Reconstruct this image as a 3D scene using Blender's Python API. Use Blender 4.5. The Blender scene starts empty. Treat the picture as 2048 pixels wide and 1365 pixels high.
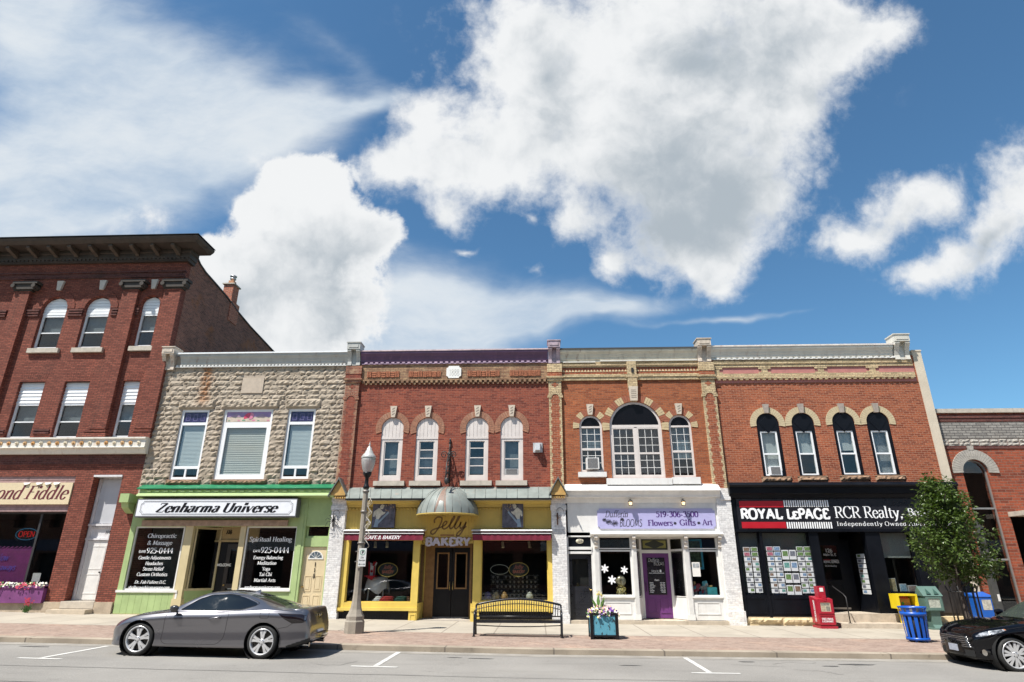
import bpy, math, random
from mathutils import Vector, Matrix
from mathutils.geometry import tessellate_polygon
R = math.radians
random.seed(7)
S = bpy.context.scene
COL = S.collection

# ------------------------------------------------------------------ camera
cam = bpy.data.cameras.new("camera")
cam.sensor_width = 36.0
cam.lens = 1212.0 / 2048.0 * 36.0
cam.clip_start = 0.1
cam.clip_end = 3000
co = bpy.data.objects.new("camera", cam)
COL.objects.link(co)
CR = Vector((0.99916011, 0.04092604, 0.00203317))
CU = Vector((0.01250581, -0.35181339, 0.93598661))
CF = Vector((-0.03902152, 0.93517506, 0.35202972))
co.matrix_world = Matrix(((CR.x, CU.x, -CF.x, 0), (CR.y, CU.y, -CF.y, -23.4), (CR.z, CU.z, -CF.z, 1.9), (0, 0, 0, 1)))
S.camera = co
S.view_settings.view_transform = 'Standard'
S.view_settings.look = 'None'
S.view_settings.exposure = 0.75
S.view_settings.gamma = 1.0
S.cycles.max_bounces = 6
S.cycles.transparent_max_bounces = 10
S.cycles.caustics_reflective = False
S.cycles.caustics_refractive = False

# ------------------------------------------------------------------ sun and sky
SD = Vector((-0.37, -0.36, 0.87)).normalized()      # towards the sun
sl = bpy.data.lights.new("sun", 'SUN')
sl.energy = 4.6
sl.angle = R(0.5)
sl.color = (1.0, 0.955, 0.88)
so = bpy.data.objects.new("sun", sl)
COL.objects.link(so)
so.rotation_euler = (-SD).to_track_quat('-Z', 'Y').to_euler()
so.location = (-20, -20, 40)

W = bpy.data.worlds.new("World")
S.world = W
W.use_nodes = True
W.cycles.sampling_method = 'MANUAL'
W.cycles.sample_map_resolution = 512
nt = W.node_tree
nt.nodes.clear()


class NT:
    """small helper for wiring node trees"""
    def __init__(s, t):
        s.t = t
    def n(s, typ, ins=None, **kw):
        nd = s.t.nodes.new(typ)
        for k, v in kw.items():
            setattr(nd, k, v)
        for k, v in (ins or {}).items():
            if hasattr(v, 'is_output'):
                s.t.links.new(v, nd.inputs[k])
            else:
                nd.inputs[k].default_value = v
        return nd
    def m(s, op, a, b=0.0, clamp=False):
        nd = s.t.nodes.new('ShaderNodeMath')
        nd.operation = op
        nd.use_clamp = clamp
        for i, v in enumerate((a, b)):
            if hasattr(v, 'is_output'):
                s.t.links.new(v, nd.inputs[i])
            else:
                nd.inputs[i].default_value = v
        return nd.outputs[0]
    def dot(s, a, v):
        return s.n('ShaderNodeVectorMath', {0: a, 1: v}, operation='DOT_PRODUCT').outputs['Value']
    def mixc(s, f, a, b, bt='MIX'):
        nd = s.n('ShaderNodeMix', data_type='RGBA', blend_type=bt)
        for i, v in ((0, f), (6, a), (7, b)):
            if hasattr(v, 'is_output'):
                s.t.links.new(v, nd.inputs[i])
            else:
                nd.inputs[i].default_value = v if i == 0 or len(v) == 4 else (*v, 1)
        return nd.outputs[2]
    def ss(s, v, lo, hi):
        nd = s.n('ShaderNodeMapRange', {0: v, 1: lo, 2: hi, 3: 0.0, 4: 1.0}, interpolation_type='SMOOTHSTEP')
        return nd.outputs[0]
    def noise(s, vec, scale, detail=4, rough=0.5, dist=0.0, out=0):
        return s.n('ShaderNodeTexNoise', {'Vector': vec, 'Scale': scale, 'Detail': detail, 'Roughness': rough, 'Distortion': dist}).outputs[out]


w = NT(nt)
sky = w.n('ShaderNodeTexSky', sky_type='NISHITA', sun_disc=False, sun_elevation=math.asin(SD.z),
          sun_rotation=math.atan2(SD.x, SD.y), altitude=300, air_density=1.0, dust_density=0.4, ozone_density=1.2)
gen = w.n('ShaderNodeTexCoord').outputs['Generated']
# cloud field: gnomonic chart of directions about an axis 20 degrees above the street's north
AX, AU, AR = CF, CU, CR
df = w.dot(gen, AX)
dfc = w.m('MAXIMUM', df, 0.08)
uu = w.m('DIVIDE', w.dot(gen, AR), dfc)
vv = w.m('DIVIDE', w.dot(gen, AU), dfc)
uv = w.n('ShaderNodeCombineXYZ', {0: uu, 1: vv}).outputs[0]
front = w.ss(df, 0.1, 0.3)


def warp(vec, scale, amt, detail=3):
    nz = w.noise(vec, scale, detail, 0.55, out=1)
    c = w.n('ShaderNodeVectorMath', {0: nz, 1: (0.5, 0.5, 0.5)}, operation='SUBTRACT').outputs[0]
    c = w.n('ShaderNodeVectorMath', {0: c, 'Scale': amt}, operation='SCALE').outputs[0]
    return w.n('ShaderNodeVectorMath', {0: vec, 1: c}, operation='ADD').outputs[0]


def blobs(vec, lst):
    acc = None
    for b in lst:
        cx, cy, rx, ry = b[:4]
        rot = b[4] if len(b) > 4 else 0
        wt = b[5] if len(b) > 5 else 1.0
        mp = w.n('ShaderNodeMapping', {'Vector': vec, 'Location': ((cx - 1024) / 1212, (682.5 - cy) / 1212, 0),
                                       'Rotation': (0, 0, R(rot)), 'Scale': (2.1 * rx / 1212, 2.1 * ry / 1212, 1)}, vector_type='TEXTURE').outputs[0]
        g = w.n('ShaderNodeTexGradient', {'Vector': mp}, gradient_type='QUADRATIC_SPHERE').outputs['Fac']
        if wt != 1.0:
            g = w.m('MULTIPLY', g, wt)
        acc = g if acc is None else w.m('ADD', acc, g)
    return acc


CUM = [
    [(1300, 60, 330, 170), (1150, 200, 210, 145), (1440, 150, 215, 150), (1050, 110, 80, 110), (1280, 310, 170, 125), (1400, 400, 150, 115), (1350, 505, 80, 70),
     (1500, 405, 105, 78), (1450, 520, 56, 54), (1010, 305, 140, 78), (885, 345, 140, 70), (850, 225, 50, 58), (890, 430, 50, 36), (1150, 440, 50, 42), (1228, 518, 46, 42),
     (1430, 580, 46, 32), (1575, 200, 90, 105), (1690, 60, 95, 62), (1790, 60, 50, 36), (1600, 20, 130, 70), (780, 335, 72, 42)],
    [(600, 420, 86, 66), (640, 375, 62, 50), (525, 415, 42, 40), (575, 350, 34, 34), (715, 470, 74, 50), (768, 475, 36, 30), (620, 520, 130, 105), (640, 650, 125, 100), (490, 600, 105, 88), (440, 540, 64, 58)],
    [(1785, 432, 118, 64, 24), (1705, 490, 62, 42), (1862, 388, 58, 44)],
    [(1972, 466, 132, 62, 38), (2052, 365, 78, 84), (1855, 533, 86, 32, 20)],
    [(295, 440, 66, 44), (1625, 362, 32, 44, 0, .62), (520, 312, 36, 26, 0, .62), (1065, 435, 14, 20, 0, .5), (1068, 540, 17, 22, 0, .55), (925, 500, 34, 10, 10, .5)]]
SOFT = [(140, 240, 300, 220), (400, 250, 240, 110, -12), (560, 255, 190, 46, 12), (60, 390, 190, 100), (230, 350, 120, 70), (130, 70, 260, 110, -30),
        (290, 320, 150, 80), (120, 440, 110, 20), (850, 600, 140, 80), (1010, 610, 180, 45), (1200, 620, 160, 22, 4), (1450, 640, 220, 9, 4, .5),
        (700, 130, 200, 40, -35, .3), (740, 215, 110, 18, 12, .7), (900, 660, 170, 60), (760, 660, 90, 70)]
uvw = warp(warp(warp(uv, 3.2, 0.07, 2), 11.0, 0.036, 3), 34.0, 0.009, 2)
ft = blobs(uvw, CUM[1])
fc = ft
for g_ in CUM[:1] + CUM[2:]:
    fc = w.m('MAXIMUM', fc, blobs(uvw, g_))
fc = w.m('MINIMUM', fc, 1.15)
crisp = w.ss(ft, 0.04, 0.30)
nz1 = w.noise(uv, 7.0, 12, 0.68)
nz2 = w.noise(uvw, 22.0, 7, 0.60)
edge = w.m('ADD', w.m('MULTIPLY', w.m('SUBTRACT', nz1, 0.5), 1.5), w.m('MULTIPLY', w.m('SUBTRACT', nz2, 0.5), 1.1))
edge = w.m('MULTIPLY', edge, w.m('SUBTRACT', 1.0, w.m('MULTIPLY', crisp, 0.22)))
cd = w.m('ADD', fc, edge)
hi_ = w.m('SUBTRACT', 1.02, w.m('MULTIPLY', crisp, 0.55))
ca = w.m('MULTIPLY', w.n('ShaderNodeMapRange', {0: cd, 1: 0.16, 2: hi_, 3: 0.0, 4: 1.0}, interpolation_type='SMOOTHSTEP').outputs[0], w.ss(fc, 0.02, 0.20))
# streaked high cloud
st = w.n('ShaderNodeMapping', {'Vector': warp(uv, 2.5, 0.14), 'Rotation': (0, 0, R(28)), 'Scale': (2.0, 5.0, 1)}).outputs[0]
nz3 = w.noise(st, 1.6, 9, 0.62)
uvs = warp(uv, 3.0, 0.16, 4)
fs = w.m('MINIMUM', blobs(uvs, SOFT), 0.9)
sa = w.m('MULTIPLY', w.ss(w.m('ADD', fs, w.m('MULTIPLY', w.m('SUBTRACT', nz3, 0.5), 1.15)), 0.0, 1.05), w.m('MULTIPLY', w.ss(fs, 0.0, 0.3), 0.95))
# grey bellies, bright shoulders: the field's own relief seen against the light from above
DARK = [(1340, 310, 200, 120), (1430, 400, 160, 115), (1340, 460, 110, 80), (1570, 120, 130, 120), (1400, 110, 110, 60), (1090, 150, 50, 110), (680, 600, 150, 130, 0, 1.0), (690, 510, 90, 60, 0, .7), (480, 620, 80, 80, 0, .5), (1840, 490, 120, 30, 30), (1970, 505, 120, 25, 38)]
dk = blobs(warp(uv, 5.0, 0.10), DARK)
na = w.noise(uvw, 3.6, 9, 0.58)
up = w.n('ShaderNodeVectorMath', {0: uvw, 1: (-0.018, 0.030, 0.0)}, operation='ADD').outputs[0]
nb2 = w.noise(up, 3.6, 9, 0.58)
rel = w.m('SUBTRACT', nb2, na)
dk = w.ss(w.m('ADD', w.m('MULTIPLY', w.m('MINIMUM', dk, 1.3), 0.62), w.m('MULTIPLY', rel, 2.6)), -0.08, 0.84)
thin = w.m('SUBTRACT', 1.0, w.m('MULTIPLY', w.ss(cd, 0.2, 0.9), 0.6))
dk = w.m('MULTIPLY', dk, w.ss(cd, 0.35, 1.0))
ccol = w.mixc(dk, (0.89, 0.905, 0.915), (0.44, 0.50, 0.555))
scol = w.mixc(w.ss(nz3, 0.3, 0.75), (0.58, 0.68, 0.79), (0.80, 0.845, 0.88))
# generic clouds for the rest of the sky (seen only in reflections)
nb = w.noise(w.n('ShaderNodeMapping', {'Vector': gen, 'Scale': (1, 1, 2.2)}).outputs[0], 2.6, 7, 0.6)
ba = w.m('MULTIPLY', w.ss(nb, 0.48, 0.62), w.m('SUBTRACT', 1.0, front))
hue = w.mixc(1.0, sky.outputs[0], (0.084, 0.128, 0.143), 'MULTIPLY')
c1 = w.mixc(w.m('MULTIPLY', sa, front), hue, scol)
c2 = w.mixc(w.m('MULTIPLY', ca, front), c1, ccol)
c3 = w.mixc(ba, c2, (0.75, 0.78, 0.82))
bg = w.n('ShaderNodeBackground', {'Color': c3, 'Strength': 0.595})
wo = w.n('ShaderNodeOutputWorld', {'Surface': bg.outputs[0]})

# ------------------------------------------------------------------ materials
MATS = {}


def newmat(name):
    m = bpy.data.materials.new(name)
    m.use_nodes = True
    m.node_tree.nodes.clear()
    return m, NT(m.node_tree)


def finish(t, **ins):
    b = t.n('ShaderNodeBsdfPrincipled', {k.replace('_', ' '): v for k, v in ins.items()})
    t.n('ShaderNodeOutputMaterial', {'Surface': b.outputs[0]})
    return b


def rgba(c):
    return (c[0], c[1], c[2], 1)


def sc(c, k):
    return tuple(min(1, x * k) for x in c)


def paint(name, col, rough=0.5, var=0.12, scale=4.0, streak=0.0, scol=(0.12, 0.08, 0.05), bump=0.0, metal=0.0, coat=0.0, bscale=60, spec=0.5):
    """painted or plain surface: slow tonal drift, optional run-off streaks and fine grain"""
    if name in MATS:
        return MATS[name]
    m, t = newmat(name)
    oc = t.n('ShaderNodeTexCoord').outputs['Object']
    nz = t.noise(oc, scale, 6, 0.6)
    f = t.ss(nz, 0.25, 0.75)
    c = t.mixc(f, rgba(sc(col, 1 - var)), rgba(sc(col, 1 + var)))
    if streak:
        mp = t.n('ShaderNodeMapping', {'Vector': oc, 'Scale': (5, 5, 0.55)}).outputs[0]
        n2 = t.noise(mp, 1.3, 7, 0.65)
        n3 = t.noise(oc, 1.1, 3, 0.5)
        k = t.m('MULTIPLY', t.ss(n2, 0.5, 0.75), t.m('MULTIPLY', t.ss(n3, 0.35, 0.7), streak), True)
        c = t.mixc(k, c, rgba(scol))
    ins = dict(Base_Color=c, Roughness=t.m('ADD', t.m('MULTIPLY', f, 0.12), rough - 0.06), Metallic=metal, Specular_IOR_Level=spec)
    if coat:
        ins['Coat_Weight'] = coat
        ins['Coat_Roughness'] = 0.03
    if bump:
        bn = t.noise(oc, bscale, 4, 0.6)
        ins['Normal'] = t.n('ShaderNodeBump', {'Strength': bump, 'Distance': 0.02, 'Height': bn}).outputs[0]
    finish(t, **ins)
    MATS[name] = m
    return m


def brick(name, c1, c2, mortar, bw=0.215, rh=0.071, ms=0.008, stain=0.25, staincol=(0.05, 0.035, 0.03), bias=0.0, patch=None, pcol=None):
    if name in MATS:
        return MATS[name]
    m, t = newmat(name)
    oc = t.n('ShaderNodeTexCoord').outputs['Object']
    sp = t.n('ShaderNodeSeparateXYZ', {0: oc})
    v = t.n('ShaderNodeCombineXYZ', {0: t.m('ADD', sp.outputs[0], sp.outputs[1]), 1: sp.outputs[2]}).outputs[0]
    wob = t.noise(oc, 9.0, 2, 0.5, out=1)
    v2 = t.n('ShaderNodeVectorMath', {0: v, 1: t.n('ShaderNodeVectorMath', {0: wob, 'Scale': 0.006}, operation='SCALE').outputs[0]}, operation='ADD').outputs[0]
    bt = t.n('ShaderNodeTexBrick', {'Vector': v2, 'Color1': rgba(c1), 'Color2': rgba(c2), 'Mortar': rgba(mortar), 'Scale': 1.0,
                                    'Mortar Size': ms, 'Mortar Smooth': 0.2, 'Bias': bias, 'Brick Width': bw, 'Row Height': rh}, offset=0.5)
    c = bt.outputs['Color']
    nz = t.noise(oc, 0.9, 6, 0.62)
    c = t.mixc(t.m('MULTIPLY', t.ss(nz, 0.45, 0.8), stain), c, rgba(staincol))
    n2 = t.noise(oc, 14.0, 4, 0.6)
    c = t.mixc(1.0, c, t.n('ShaderNodeMapRange', {0: n2, 1: 0.3, 2: 0.7, 3: 0.78, 4: 1.18}).outputs[0], 'MULTIPLY')
    mp = t.n('ShaderNodeMapping', {'Vector': oc, 'Scale': (3.5, 3.5, 0.35)}).outputs[0]
    n4 = t.noise(mp, 1.2, 6, 0.65)
    c = t.mixc(t.m('MULTIPLY', t.ss(n4, 0.52, 0.78), stain * 1.1, True), c, rgba(staincol))
    n5 = t.noise(oc, 0.55, 5, 0.6)
    c = t.mixc(t.m('MULTIPLY', t.ss(n5, 0.50, 0.72), 0.55), c, t.mixc(1.0, c, (1.45, 1.35, 1.25, 1), 'MULTIPLY'))
    if patch:
        n3 = t.noise(oc, patch, 5, 0.6)
        c = t.mixc(t.ss(n3, 0.54, 0.66), c, rgba(pcol))
    b2 = t.n('ShaderNodeTexBrick', {'Vector': v2, 'Color1': (1.04, 1.03, 1.02, 1), 'Color2': (.42, .40, .42, 1), 'Mortar': (1, 1, 1, 1), 'Scale': 1.0, 'Mortar Size': ms, 'Mortar Smooth': 0.2, 'Bias': -0.55, 'Brick Width': bw, 'Row Height': rh}, offset=0.5)
    c = t.mixc(0.75, c, b2.outputs['Color'], 'MULTIPLY')
    hgt = t.m('ADD', t.m('MULTIPLY', bt.outputs['Fac'], -1.0), t.m('MULTIPLY', t.noise(oc, 40.0, 3, 0.6), 0.5))
    bp = t.n('ShaderNodeBump', {'Strength': 0.7, 'Distance': 0.012, 'Height': hgt}).outputs[0]
    finish(t, Base_Color=c, Roughness=0.88, Normal=bp, Specular_IOR_Level=0.25)
    MATS[name] = m
    return m


def glassmat(name, tint=(0.86, 0.89, 0.89), ior=1.6):
    if name in MATS:
        return MATS[name]
    m, t = newmat(name)
    f0 = ((ior - 1) / (ior + 1)) ** 2
    ge = t.n('ShaderNodeNewGeometry')
    cs = t.m('ABSOLUTE', t.n('ShaderNodeVectorMath', {0: ge.outputs['Normal'], 1: ge.outputs['Incoming']}, operation='DOT_PRODUCT').outputs['Value'])
    fr = t.m('ADD', t.m('MULTIPLY', t.m('POWER', t.m('SUBTRACT', 1.0, cs), 5.0), 1 - f0), f0, True)
    a = t.n('ShaderNodeBsdfTransparent', {'Color': rgba(tint)})
    b = t.n('ShaderNodeBsdfGlossy', {'Roughness': 0.0})
    mx = t.n('ShaderNodeMixShader', {0: fr, 1: a.outputs[0], 2: b.outputs[0]})
    t.n('ShaderNodeOutputMaterial', {'Surface': mx.outputs[0]})
    MATS[name] = m
    return m


def glow(name, col, strength):
    if name in MATS:
        return MATS[name]
    m, t = newmat(name)
    e = t.n('ShaderNodeEmission', {'Color': rgba(col), 'Strength': strength})
    t.n('ShaderNodeOutputMaterial', {'Surface': e.outputs[0]})
    MATS[name] = m
    return m


# ------------------------------------------------------------------ mesh helper
CAMY, CAMZ = -23.4, 1.9


def kk(y):
    """facade measurements were taken on the wall plane; this carries them to a plane y in front of or behind it"""
    return (y - CAMY) / -CAMY


def px_(x, y):
    return x * kk(y)


def pz_(z, y):
    return CAMZ + (z - CAMZ) * kk(y)


class MB:
    def __init__(s):
        s.v = []
        s.f = []
        s.mi = []
        s.sm = []
    def add(s, vs, fs, mi=0, smooth=False):
        o = len(s.v)
        s.v += [tuple(p) for p in vs]
        for f in fs:
            s.f.append([o + i for i in f])
            s.mi.append(mi)
            s.sm.append(smooth)
        return s
    def box(s, x0, x1, y0, y1, z0, z1, mi=0):
        vs = [(x, y, z) for x in (x0, x1) for y in (y0, y1) for z in (z0, z1)]
        return s.add(vs, [(0, 1, 3, 2), (4, 6, 7, 5), (0, 4, 5, 1), (2, 3, 7, 6), (0, 2, 6, 4), (1, 5, 7, 3)], mi)
    def fb(s, x0, x1, z0, z1, yf, yb, mi=0):
        """box given by wall-plane measurements of its front face"""
        return s.box(px_(x0, yf), px_(x1, yf), yf, yb, pz_(z0, yf), pz_(z1, yf), mi)
    def prism(s, poly, y0, y1, mi=0, holes=(), smooth=False):
        """polygon in x,z extruded from y0 (front) to y1; holes get reveals"""
        loops = [list(poly)] + [list(h) for h in holes]
        tri = tessellate_polygon([[Vector((p[0], p[1], 0)) for p in l] for l in loops])
        flat = [p for l in loops for p in l]
        n = len(flat)
        vs = [(p[0], y0, p[1]) for p in flat] + [(p[0], y1, p[1]) for p in flat]
        fs = []
        for t in tri:
            a, b, c = (flat[i] for i in t)
            cr = (b[0] - a[0]) * (c[1] - a[1]) - (b[1] - a[1]) * (c[0] - a[0])
            if abs(cr) < 1e-12:
                continue
            t = tuple(t) if cr > 0 else tuple(reversed(t))
            fs.append(t)
            fs.append(tuple(i + n for i in reversed(t)))
        s.add(vs, fs, mi)
        o = 0
        for li, l in enumerate(loops):
            m = len(l)
            ar = sum(l[i][0] * l[(i + 1) % m][1] - l[(i + 1) % m][0] * l[i][1] for i in range(m))
            flip = (ar < 0) != (li > 0)
            vs = [(p[0], y0, p[1]) for p in l] + [(p[0], y1, p[1]) for p in l]
            fs = []
            for i in range(m):
                j = (i + 1) % m
                q = (i, i + m, j + m, j)
                fs.append(tuple(reversed(q)) if flip else q)
            s.add(vs, fs, mi, smooth)
            o += m
        return s
    def cyl(s, a, b, r0, r1=None, n=12, mi=0, caps=True, smooth=True):
        a, b = Vector(a), Vector(b)
        r1 = r0 if r1 is None else r1
        d = (b - a).normalized()
        u = d.orthogonal().normalized()
        v = d.cross(u)
        vs = []
        for p, r in ((a, r0), (b, r1)):
            for i in range(n):
                t = 2 * math.pi * i / n
                vs.append(p + (u * math.cos(t) + v * math.sin(t)) * r)
        s.add(vs, [(i, (i + 1) % n, n + (i + 1) % n, n + i) for i in range(n)], mi, smooth)
        if caps:
            s.add(vs[:n], [tuple(reversed(range(n)))], mi)
            s.add(vs[n:], [tuple(range(n))], mi)
        return s
    def tube(s, pts, r, n=8, mi=0):
        pts = [Vector(p) for p in pts]
        rs = r if isinstance(r, (list, tuple)) else [r] * len(pts)
        vs = []
        u = None
        for i, p in enumerate(pts):
            d = (pts[min(i + 1, len(pts) - 1)] - pts[max(i - 1, 0)]).normalized()
            u = d.orthogonal().normalized() if u is None else (u - d * u.dot(d)).normalized()
            v = d.cross(u)
            for k in range(n):
                t = 2 * math.pi * k / n
                vs.append(p + (u * math.cos(t) + v * math.sin(t)) * rs[i])
        fs = [(i * n + k, i * n + (k + 1) % n, (i + 1) * n + (k + 1) % n, (i + 1) * n + k) for i in range(len(pts) - 1) for k in range(n)]
        fs.append(tuple(reversed(range(n))))
        fs.append(tuple(range((len(pts) - 1) * n, len(pts) * n)))
        return s.add(vs, fs, mi, True)
    def lathe(s, prof, c, n=24, mi=0, smooth=True, a0=0.0, a1=2 * math.pi, sx=1.0, sy=1.0):
        """profile of (r, z) turned about the vertical through c"""
        full = abs(a1 - a0 - 2 * math.pi) < 1e-6
        m = n if full else n + 1
        vs = []
        for r, z in prof:
            for i in range(m):
                t = a0 + (a1 - a0) * i / n
                vs.append((c[0] + sx * r * math.cos(t), c[1] + sy * r * math.sin(t), c[2] + z))
        fs = []
        for j in range(len(prof) - 1):
            for i in range(n):
                k = (i + 1) % m
                fs.append((j * m + i, j * m + k, (j + 1) * m + k, (j + 1) * m + i))
        return s.add(vs, fs, mi, smooth)
    def extx(s, prof, x0, x1, mi=0, smooth=False):
        """closed profile in (y, z) run along x"""
        n = len(prof)
        vs = [(x0, p[0], p[1]) for p in prof] + [(x1, p[0], p[1]) for p in prof]
        fs = [(i, (i + 1) % n, n + (i + 1) % n, n + i) for i in range(n)]
        s.add(vs, fs, mi, smooth)
        s.add(vs[:n], [tuple(range(n))], mi)
        s.add(vs[n:], [tuple(reversed(range(n)))], mi)
        return s
    def quad(s, a, b, c, d, mi=0):
        return s.add([a, b, c, d], [(0, 1, 2, 3)], mi)


WP = {}


def thing(name, label, cat, loc=(0, 0, 0), group=None):
    o = bpy.data.objects.new(name, None)
    o.empty_display_size = 0.2
    COL.objects.link(o)
    o.location = loc
    o['label'] = label
    o['category'] = cat
    if group:
        o['group'] = group
    WP[o] = Vector(loc)
    return o


def part(name, mb, mats, parent=None, label=None, cat=None, group=None, kind=None):
    me = bpy.data.meshes.new(name)
    off = WP.get(parent, Vector((0, 0, 0)))
    vs = mb.v if parent is None else [(a - off.x, b - off.y, c - off.z) for a, b, c in mb.v]
    me.from_pydata(vs, [], mb.f)
    for m in (mats if isinstance(mats, (list, tuple)) else [mats]):
        me.materials.append(m)
    me.polygons.foreach_set('material_index', mb.mi)
    me.polygons.foreach_set('use_smooth', mb.sm)
    me.validate()
    me.update()
    o = bpy.data.objects.new(name, me)
    COL.objects.link(o)
    if parent is not None:
        o.parent = parent
    WP[o] = off
    if label:
        o['label'] = label
    if cat:
        o['category'] = cat
    if group:
        o['group'] = group
    if kind:
        o['kind'] = kind
    return o


def each(name, mbs, mats, parent):
    return [part(name, m_, mats, parent) for m_ in mbs]


def kids(o):
    return [c for c in COL.objects if c.parent == o]


def dup(o, delta, label=None, parent=None):
    """copy of a thing with its parts and their parts"""
    c = o.copy()
    COL.objects.link(c)
    if parent is None:
        c.location = Vector(o.location) + Vector(delta)
        if label:
            c['label'] = label
    else:
        c.parent = parent
    for k in kids(o):
        dup(k, None, None, c)
    return c


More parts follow.
